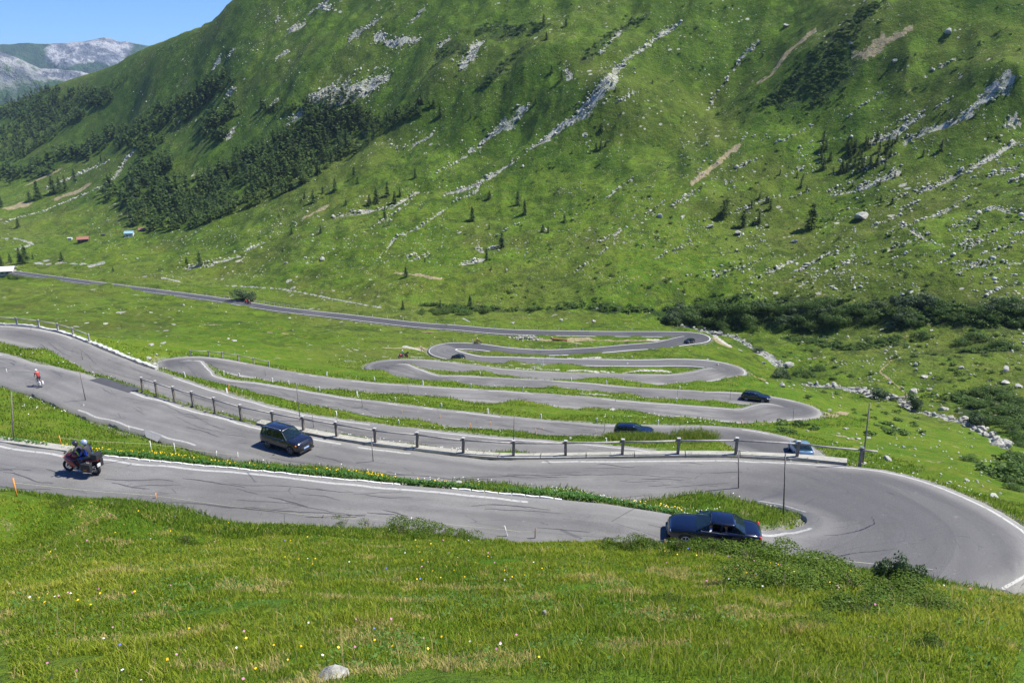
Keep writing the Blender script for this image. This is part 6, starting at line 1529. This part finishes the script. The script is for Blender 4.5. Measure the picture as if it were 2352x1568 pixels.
for px, py, z0, sg, col, top, hel, lab, lab2 in [(926, 822, -65, -1, (.30, .02, .02), (.05, .30, .16), (.80, .80, .80), 'red motorcycle with top case entering the big left bend', 'rider in black and green with white helmet in the big left bend'),
        (1097, 789, -84, -1, (.70, .45, .03), (.36, .16, .08), (.80, .78, .74), 'yellow motorcycle leaning into the upper left bend', 'rider in brown with white helmet on the yellow motorcycle'),
        (566, 697, -102, 1, (.45, .04, .03), (.42, .05, .04), (.6, .1, .1), 'red motorcycle on the long straight road, front one', 'rider in red on the front motorcycle of the straight road'),
        (573, 698, -102, 1, (.42, .05, .05), (.30, .12, .10), (.5, .5, .5), 'red motorcycle on the long straight road, rear one', 'rider in dull red on the rear motorcycle of the straight road')]:
    p, i = on_road(px, py, z0); h = heading(i, sg); motorcycle(p, h, col, lab, panniers=px == 926, s=1.12)
    a, idx, V = person('person', {k: v_ for k, v_ in RIDE.items()}, p, h, lab2, dict(skin=SKIN, top=top, legs=(.10, .08, .08), shoes=BLK, glove=BLK, neckz='top'), 1.12, fingers=False); helmet(a, tuple(q*1.12 for q in RIDE['head']), .16, paint('helmet %s' % (hel,), hel))
# ---------------------------------------------------------------- bicycles
def bicycle(loc, rz, frame, label, bags=None):
    r = empty('bicycle', loc, rz, label, 'bicycle')
    for nm, x in (('front_wheel', .52), ('rear_wheel', -.50)):
        w = MB().torus((x, 0, .34), (0, 1, 0), .325, .014, 28, 6).build(nm, M_BLACK, r, True); sp = MB()
        for k in range(10): a = k*.628; sp.tube([(x, 0, .34), (x+math.cos(a)*.31, 0, .34+math.sin(a)*.31)], .003, 3, caps=False)
        sp.disc((x, 0, .34), (0, 1, 0), .025, .08, 8).build('spokes', M_METAL, w)
    f = MB()
    for a, b in (((.40, 0, .82), (-.18, 0, .80)), ((.40, 0, .78), (-.02, 0, .28)), ((-.02, 0, .28), (-.20, 0, .92)), ((-.02, 0, .28), (-.50, 0, .34)), ((-.18, 0, .80), (-.50, 0, .34)), ((.52, 0, .34), (.38, 0, .92))): f.tube([a, b], .018, 6)
    f.build('frame', paint('bicycle paint %s' % (frame,), frame), r, True)
    MB().tube([(.46, .22, .92), (.40, .20, .97), (.38, 0, .97), (.40, -.20, .97), (.46, -.22, .92)], .014, 6).build('handlebar', M_DARKPL, r, True)
    MB().loft([[(-.33, -.08, .93), (-.33, .08, .93), (-.33, .07, .96), (-.33, -.07, .96)], [(-.08, -.02, .93), (-.08, .02, .93), (-.08, .02, .95), (-.08, -.02, .95)]]).build('saddle', M_DARKPL, r)
    c = MB().disc((-.02, -.05, .28), (0, 1, 0), .09, .01, 14).tube([(-.02, -.07, .28), (.06, -.09, .14)], .012, 5).tube([(-.02, .07, .28), (-.10, .09, .42)], .012, 5); c.build('crank', M_METAL, r)
    if bags:
        for y in (.14, -.14): MB().box((-.52, y, .48), (.30, .12, .32)).build('pannier', flat('bag %s' % (bags,), bags, .8), r, bevel=.03)
    return r
CYC = dict(hip=(-.20, 0, 1.00), waist=(-.13, 0, 1.13), chest=(.06, 0, 1.32), head=(.24, 0, 1.55), ell=(.22, .22, 1.10), elr=(.22, -.22, 1.10), wrl=(.38, .19, 1.00), wrr=(.38, -.19, 1.00), knl=(.16, .09, .78), knr=(.10, -.09, .62), anl=(-.10, .10, .46), anr=(.04, -.10, .20))
p, i = on_road(92, 886, -27.5); h = heading(i, 1)-.15; bicycle(p, h, (.20, .02, .03), 'dark red touring bicycle climbing the second stretch at far left', (.75, .75, .78)).scale = (.88,)*3
a, idx, V = person('person', CYC, p, h, 'cyclist in dark red jersey and white helmet at far left', dict(skin=SKIN, top=(.34, .03, .03), arm=SKIN, legs=BLK, shin=SKIN, shorts=True, shoes=(.75, .75, .75)), 1.04); a.scale = (.88,)*3; cap_helmet(a, tuple(q*1.04 for q in CYC['head']), .13, M_WHITE); face(a, tuple(q*1.04 for q in CYC['head']))
p, i = on_road(977, 812, -81.5); p.x -= 1.0; p.z = ground(p.x, p.y)+.02; h = R(200); bicycle(p, h, (.12, .03, .03), 'bicycle with dark red bags at the outside of the upper left bend', (.20, .04, .04))
a, idx, V = person('person', CYC, p, h, 'cyclist with pale helmet at the outside of the upper left bend', dict(skin=SKIN, top=(.36, .16, .13), arm=SKIN, legs=BLK, shin=SKIN, shorts=True, shoes=BLK), 1.04, fingers=False); cap_helmet(a, tuple(q*1.04 for q in CYC['head']), .13, M_WHITE)
# ---------------------------------------------------------------- cars
def car(loc, rz, L, W, H, kind, col, label, plate=M_PLATE, scale=1., interior=False, rails=False, wheel=.33, pitch=0.):
    """x forward. kinds: saloon, suv, estate, hatch"""
    r = empty('car', loc, rz, label, 'car'); r.rotation_euler = (0, pitch, rz); r.scale = (scale,)*3; P = paint('car paint %s' % (col,), col, .25, .35); hw = W/2
    T = {'saloon': dict(top=[(-.50, .62, .70), (-.47, .70, .84), (-.40, .74, .93), (-.27, .75, .97), (-.05, .70, .99), (.16, .66, 1.0), (.22, .66, .99), (.36, .62, .97), (.45, .56, .90), (.49, .47, .78), (.50, .40, .70)], g=(-.335, -.20, .04, .20), roof=(.96, .985), belt=.68),
         'suv': dict(top=[(-.50, .58, .90), (-.485, .64, .95), (-.40, .645, 1.0), (-.1, .64, 1.0), (.10, .63, 1.0), (.20, .64, .99), (.34, .625, .98), (.44, .60, .95), (.485, .55, .90), (.50, .46, .84)], g=(-.475, -.435, .06, .215), roof=(.955, .985), belt=.63),
         'estate': dict(top=[(-.50, .56, .80), (-.485, .64, .90), (-.40, .65, .97), (-.1, .645, 1.0), (.12, .64, 1.0), (.20, .66, .99), (.34, .63, .97), (.44, .57, .90), (.49, .48, .80), (.50, .42, .72)], g=(-.485, -.40, .03, .20), roof=(.95, .985), belt=.64),
         'hatch': dict(top=[(-.50, .56, .80), (-.485, .64, .90), (-.40, .66, .98), (-.1, .65, 1.0), (.12, .64, 1.0), (.22, .66, .99), (.36, .61, .97), (.45, .54, .90), (.49, .46, .80), (.50, .42, .74)], g=(-.475, -.34, .03, .22), roof=(.95, .985), belt=.64)}[kind]
    zb = .17 if kind != 'suv' else .24; rings = []
    for fx, fz, fw in T['top']:
        x = fx*L; z = fz*H; w = hw*fw; lo = zb+(.10 if abs(fx) > .47 else 0)
        half = [(w*.90, lo), (w*.985, lo+.14), (w, (lo+z)*.5), (w*.975, z-.13*H*.6), (w*.93, z-.045), (w*.80, z-.005), (w*.42, z+.012)]
        rings.append([(x, y, q) for y, q in half]+[(x, -y, q) for y, q in half[::-1]])
    # more stations for smoothness
    fine = []
    for a, b in zip(rings[:-1], rings[1:]):
        for t in (0, .5): fine.append([tuple(p_*(1-t)+q_*t for p_, q_ in zip(u_, v_)) for u_, v_ in zip(a, b)])
    fine.append(rings[-1]); body = MB().loft(fine).build('body', P, r, True)
    g0, g1, g2, g3 = (q*L for q in T['g']); bz = T['belt']*H; wb = hw*.90; wr = hw*.70; rz0, rz1 = T['roof'][0]*H, T['roof'][1]*H
    def pt(x, y, z): return (x, y, z)
    # glass: windscreen, rear window, side windows
    MB().loft([[pt(g3, -wb*.94, bz), pt(g3+.06, 0, bz), pt(g3, wb*.94, bz)], [pt(g2+.03, -wr*.93, rz0), pt(g2+.10, 0, rz0+.01), pt(g2+.03, wr*.93, rz0)]], close=False).build('windscreen', M_GLASS, r, True)
    MB().loft([[pt(g0, -wb*.90, bz+.04), pt(g0-.06, 0, bz+.04), pt(g0, wb*.90, bz+.04)], [pt(g1, -wr*.9, rz0), pt(g1-.05, 0, rz0), pt(g1, wr*.9, rz0)]], close=False).build('rear_window', M_GLASS, r, True)
    mid = (g1+g2)/2+.02*L
    for sd in (1, -1):
        for xa, xb, ya, yb in ((g3-.10, mid+.04, g2-.02, mid+.04), (mid-.04, g0+.12 if kind == 'saloon' else mid-.04-(mid-g0)*.62, mid-.04, g1+.03 if kind == 'saloon' else mid-.04-(mid-g1)*.62)):
            if interior and sd > 0: continue
            MB().loft([[pt(xa, sd*wb, bz), pt(xb, sd*wb, bz)], [pt(ya, sd*(wr+.01), rz0-.03), pt(yb, sd*(wr+.01), rz0-.03)]], close=False).build('side_window', M_GLASS, r)
        if kind != 'saloon':
            xa = mid-.04-(mid-g0)*.68; ya = mid-.04-(mid-g1)*.68
            MB().loft([[pt(xa, sd*wb, bz), pt(g0+.10, sd*wb, bz+.02)], [pt(ya, sd*(wr+.01), rz0-.03), pt(g1+.06, sd*(wr+.01), rz0-.03)]], close=False).build('side_window', M_GLASS, r)
    # roof and pillars
    roof = []
    for k in range(9):
        t = k/8; x = (g1-.04)*(1-t)+(g2+.05)*t; w = wr*(1-.05*abs(2*t-1)**2); z = rz0+(rz1-rz0)*math.sin(math.pi*(.12+.76*t))+.01
        roof.append([(x, -w-.02, rz0-.045), (x, -w-.005, rz0+.0), (x, -w*.8, z-.006), (x, 0, z+.012), (x, w*.8, z-.006), (x, w+.005, rz0+.0), (x, w+.02, rz0-.045)])
    rf_ = MB().loft(roof).build('roof', P, r, True)
    def bar(a, b, w1, w2):
        pil = MB(); a, b = Vector(a), Vector(b); d = (b-a).normalized(); n_ = Vector((1, 0, 0)); pil.loft([[a-n_*w1, a+n_*w1, a+n_*w1+Vector((0, -math.copysign(.05, a.y), 0)), a-n_*w1+Vector((0, -math.copysign(.05, a.y), 0))], [b-n_*w2, b+n_*w2, b+n_*w2+Vector((0, -math.copysign(.05, b.y), 0)), b-n_*w2+Vector((0, -math.copysign(.05, b.y), 0))]]); pil.build('pillar', P, r)
    for sd in (1, -1):
        bar((g3-.03, sd*(wb+.005), bz-.03), (g2+.03, sd*(wr+.012), rz0-.02), .05, .04); bar((mid, sd*(wb+.004), bz-.02), (mid, sd*(wr+.012), rz0-.03), .045, .04)
        bar((g0+.06, sd*(wb+.0), bz-.04), (g1+.03, sd*(wr+.010), rz0-.03), .13 if kind == 'saloon' else .10, .08)
        if kind != 'saloon': xm = mid-.04-(mid-g0)*.65; ym = mid-.04-(mid-g1)*.65; bar((xm, sd*(wb+.004), bz-.02), (ym, sd*(wr+.012), rz0-.03), .05, .045)
    # dark cabin below the glass
    MB().box(((g0+g3)/2, 0, bz-.09), ((g3-g0)*.92, wb*1.86, .10)).build('cabin_floor', M_DARKPL, r)
    sb = MB()
    for x in (mid+.12*L*.4, mid-.50):
        for y in (.36, -.36):
            sb.box((x-.20, y, bz+.02), (.14, .46, .40), None, .85, (-.06, 0))
            if x > mid: sb.box((x-.27, y, bz+.28), (.09, .24, .15))
    sb.build('seats', flat('seat cloth', (.05, .05, .055), .9), r, bevel=.02)
    # wheels
    fx = L*.305; rx = -L*.290
    for nm, x in (('front', fx), ('rear', rx)):
        for sd in (1, -1):
            y = sd*(hw-.10); MB().disc((x, sd*(hw-.075), wheel+.02), (0, 1, 0), wheel*1.12, .13, 26).build('wheel_arch', M_BLACK, r)
            w = MB().torus((x, y+sd*.01, wheel), (0, 1, 0), wheel-.075, .085, 26, 8).build('wheel', M_BLACK, r, True); rim = MB().torus((x, y+sd*.10, wheel), (0, 1, 0), wheel-.115, .020, 24, 6)
            for k in range(5): a = k*1.2566+.3; rim.tube([(x, y+sd*.105, wheel), (x+math.cos(a)*(wheel-.12), y+sd*.10, wheel+math.sin(a)*(wheel-.12))], .030, 5, .024)
            rim.build('rim', M_METAL if kind != 'suv' else M_STEEL, w, True)
    fr = L*.5; fz = T['top'][-1][1]*H
    for sd in (1, -1):
        MB().ball((fr-.20, sd*hw*.66, T['top'][-3][1]*H-.16), .14, 12, 8, (1.0, 1.1, .62)).build('headlight', M_LAMP, r, True)
        MB().ball((-fr+.10, sd*hw*.76, T['belt']*H*.90), .13, 12, 8, (.6, .85, 1.15)).build('tail_light', M_RED, r, True)
        if kind == 'suv': MB().ball((fr-.22, sd*hw*.90, .80), .09, 10, 8, (.9, .7, 1)).build('indicator', M_AMB, r, True)
        m_ = MB().ball((g3-.22, sd*(hw+.05), bz+.06), .10, 10, 8, (.6, 1.0, .65)).build('mirror', P, r, True)
        MB().box((mid+.35, sd*(hw*.955), bz-.13), (.16, .03, .03)).build('door_handle', P, r); MB().box((mid-.60, sd*(hw*.955), bz-.13), (.16, .03, .03)).build('door_handle', P, r)
        MB().box(((g0+g3)/2, sd*(wb+.012), bz-.01), ((g3-g0)*.78, .012, .022)).build('window_trim', M_METAL if kind == 'estate' else M_STEEL, r)
        if rails: MB().tube([(g1+.12, sd*(wr-.02), rz0+.03), (g1+.25, sd*(wr-.03), rz1+.07), (g2-.25, sd*(wr-.03), rz1+.07), (g2-.05, sd*(wr-.02), rz0+.03)], .022, 6).build('roof_rail', M_METAL, r, True)
    MB().box((fr-.03, 0, zb+.28), (.10, W*.56, .20)).build('grille', M_DARKPL, r, bevel=.02)
    if kind == 'suv':
        sl_ = MB()
        for k in range(7): sl_.box((fr-.05, (k-3)*.115, .78), (.07, .045, .13))
        sl_.build('grille_slots', M_METAL, r)
    MB().box((fr-.01, 0, zb+.02), (.20, W*.80, .14)).build('bumper', M_DARKPL, r, bevel=.03); MB().box((-fr+.04, 0, zb+.04), (.18, W*.82, .16)).build('rear_bumper', M_DARKPL, r, bevel=.03)
    MB().box((fr+.03, 0, zb+.22), (.02, .50, .11)).build('number_plate', plate, r); MB().box((-fr-.015, 0, zb+.38), (.02, .50, .11)).build('number_plate', plate, r)
    return r
def road_car(px, py, z0, sign, dyaw=0, yaw=None, **k):
    p, i = on_road(px, py, z0); h = heading(i, sign)+dyaw if yaw is None else yaw; a, b = road_pt(max(i-2, 0), 0), road_pt(min(i+2, len(RP)-2), 0); slope = math.atan2((b-a)[2], math.hypot(*(b-a)[:2]))*sign
    return car(p, h, pitch=-slope, **k), p, h
cs, ps, hs = road_car(1636, 1240, -21.4, -1, -.03, L=4.48, W=1.76, H=1.40, kind='saloon', col=(.002, .006, .024), interior=True, scale=.93, label='dark blue saloon with open side windows passing the inner kerb of the hairpin')
DRV = dict(hip=(0, 0, .0), waist=(-.03, 0, .16), chest=(-.06, 0, .38), head=(-.02, 0, .66), ell=(.14, .40, .26), elr=(.16, -.24, .22), wrl=(.36, .18, .34), wrr=(.34, -.18, .34), knl=(.42, .12, .08), knr=(.42, -.12, .08), anl=(.70, .12, -.24), anr=(.70, -.12, -.24))
M3 = Matrix.Rotation(hs, 4, 'Z')
for (x, y, z), top, lab, hair in [((.20, .36, .47), (.72, .74, .80), 'driver in a white shirt inside the dark blue saloon', (.05, .03, .02)), ((-.52, .36, .45), (.10, .08, .08), 'passenger in dark clothes on the back seat of the dark blue saloon', (.20, .12, .05)), ((.20, -.36, .47), (.10, .12, .16), 'front passenger in grey inside the dark blue saloon', (.10, .06, .03))]:
    q = ps+(M3 @ Vector((x*.93, (y+.08 if y > 0 else y)*.93, (z+.06)*.93))); a, idx, V = person('person', DRV, q, hs, lab, dict(skin=SKIN, top=top, arm=SKIN, legs=(.08, .09, .14), shoes=BLK), .93)
    hd = Vector(DRV['head'])*.93; MB().ball((hd.x-.015, 0, hd.z+.05), .11, 12, 8, (1, .9, .9)).build('hair', flat('hair %s' % (hair,), hair, .8), a, True); face(a, hd)
road_car(661, 1026, -26.6, -1, -.12, L=4.24, W=1.80, H=1.68, kind='suv', col=(.014, .018, .034), scale=.91, label='dark grey blue boxy off roader climbing the second stretch', rails=True, plate=M_PLATEB, wheel=.35)
road_car(1456, 1000, -41.5, -1, .0, L=4.55, W=1.76, H=1.46, kind='estate', scale=.97, col=(.004, .011, .038), label='dark blue estate car half hidden by the grassy bank')
road_car(1736, 918, -57, -1, .0, L=4.75, W=1.82, H=1.48, kind='estate', col=(.007, .009, .020), label='black estate car with chrome roof rails before the fourth bend', rails=True)
road_car(1838, 1043, -38.5, 1, yaw=R(84), L=4.05, W=1.76, H=1.50, kind='hatch', col=(.26, .42, .66), label='light blue hatchback seen from behind under the guard rail')
road_car(1053, 824, -80, 1, .0, L=4.15, W=1.80, H=1.46, kind='hatch', col=(.016, .017, .022), label='black hatchback with lit red brake lamp by the upper left bend')
road_car(1583, 787, -90, -1, .0, L=4.35, W=1.80, H=1.48, kind='hatch', col=(.008, .010, .018), label='black car leaving the lowest right hand bend')
# ---------------------------------------------------------------- light, sky, camera
SUN_AZ = math.atan2(.995, .10)      # direction towards the sun, measured from +Y clockwise
SUN_EL = R(57)
sd = Vector((.995*math.cos(SUN_EL), .10*math.cos(SUN_EL), math.sin(SUN_EL)))
sl = bpy.data.lights.new('sun', 'SUN'); sl.energy = 4.8; sl.angle = R(.53); sl.color = (1, .955, .84)
so = bpy.data.objects.new('sun', sl); so.rotation_euler = sd.to_track_quat('Z', 'Y').to_euler(); so.location = sd*50; COL.objects.link(so)
w = bpy.data.worlds.new('World'); SC.world = w; w.use_nodes = True; t = w.node_tree; t.nodes.clear()
sk = t.nodes.new('ShaderNodeTexSky'); sk.sky_type = 'NISHITA'; sk.sun_disc = False; sk.sun_elevation = SUN_EL; sk.sun_rotation = SUN_AZ
sk.altitude = 2500; sk.air_density = 1.0; sk.dust_density = 0; sk.ozone_density = 3.5
bg = t.nodes.new('ShaderNodeBackground'); bg.inputs[1].default_value = .115
ow = t.nodes.new('ShaderNodeOutputWorld'); mu = t.nodes.new('ShaderNodeMix'); mu.data_type = 'RGBA'; mu.blend_type = 'MULTIPLY'; mu.inputs[0].default_value = 1; mu.inputs[7].default_value = (.28, .53, .98, 1)
t.links.new(sk.outputs[0], mu.inputs[6]); t.links.new(mu.outputs[2], bg.inputs[0]); t.links.new(bg.outputs[0], ow.inputs[0])
cam = bpy.data.cameras.new('camera'); cam.sensor_width = 36; cam.lens = 36*FPX/2352; cam.clip_start = .1; cam.clip_end = 40000
co = bpy.data.objects.new('camera', cam); co.location = (0, 0, 0); co.rotation_euler = (R(90)-PITCH, 0, 0); COL.objects.link(co); SC.camera = co
SC.view_settings.view_transform = 'Standard'; SC.view_settings.look = 'None'; SC.view_settings.exposure = .68; SC.view_settings.gamma = 1
SC.cycles.max_bounces = 5; SC.cycles.diffuse_bounces = 2; SC.cycles.glossy_bounces = 2; SC.cycles.transmission_bounces = 3
SC.cycles.transparent_max_bounces = 6; SC.cycles.use_adaptive_sampling = True; SC.cycles.adaptive_threshold = .02

# ---------------------------------------------------------------- the air of the valley
hz_ = MB().box((0, 5600, -500), (19000, 11800, 2700)).build('haze', None)
hm = bpy.data.materials.new('valley air'); hm.use_nodes = True; ht = hm.node_tree; ht.nodes.clear(); ho = ht.nodes.new('ShaderNodeOutputMaterial'); hv = ht.nodes.new('ShaderNodeVolumePrincipled')
hv.inputs['Color'].default_value = (.62, .80, 1.0, 1); hv.inputs['Density'].default_value = .000045; hv.inputs['Anisotropy'].default_value = .2; ht.links.new(hv.outputs[0], ho.inputs['Volume'])
hz_.data.materials.append(hm); tag(hz_, 'thin blue mountain haze', None, None, 'stuff')
SC.cycles.volume_bounces = 0; SC.cycles.volume_step_rate = 5
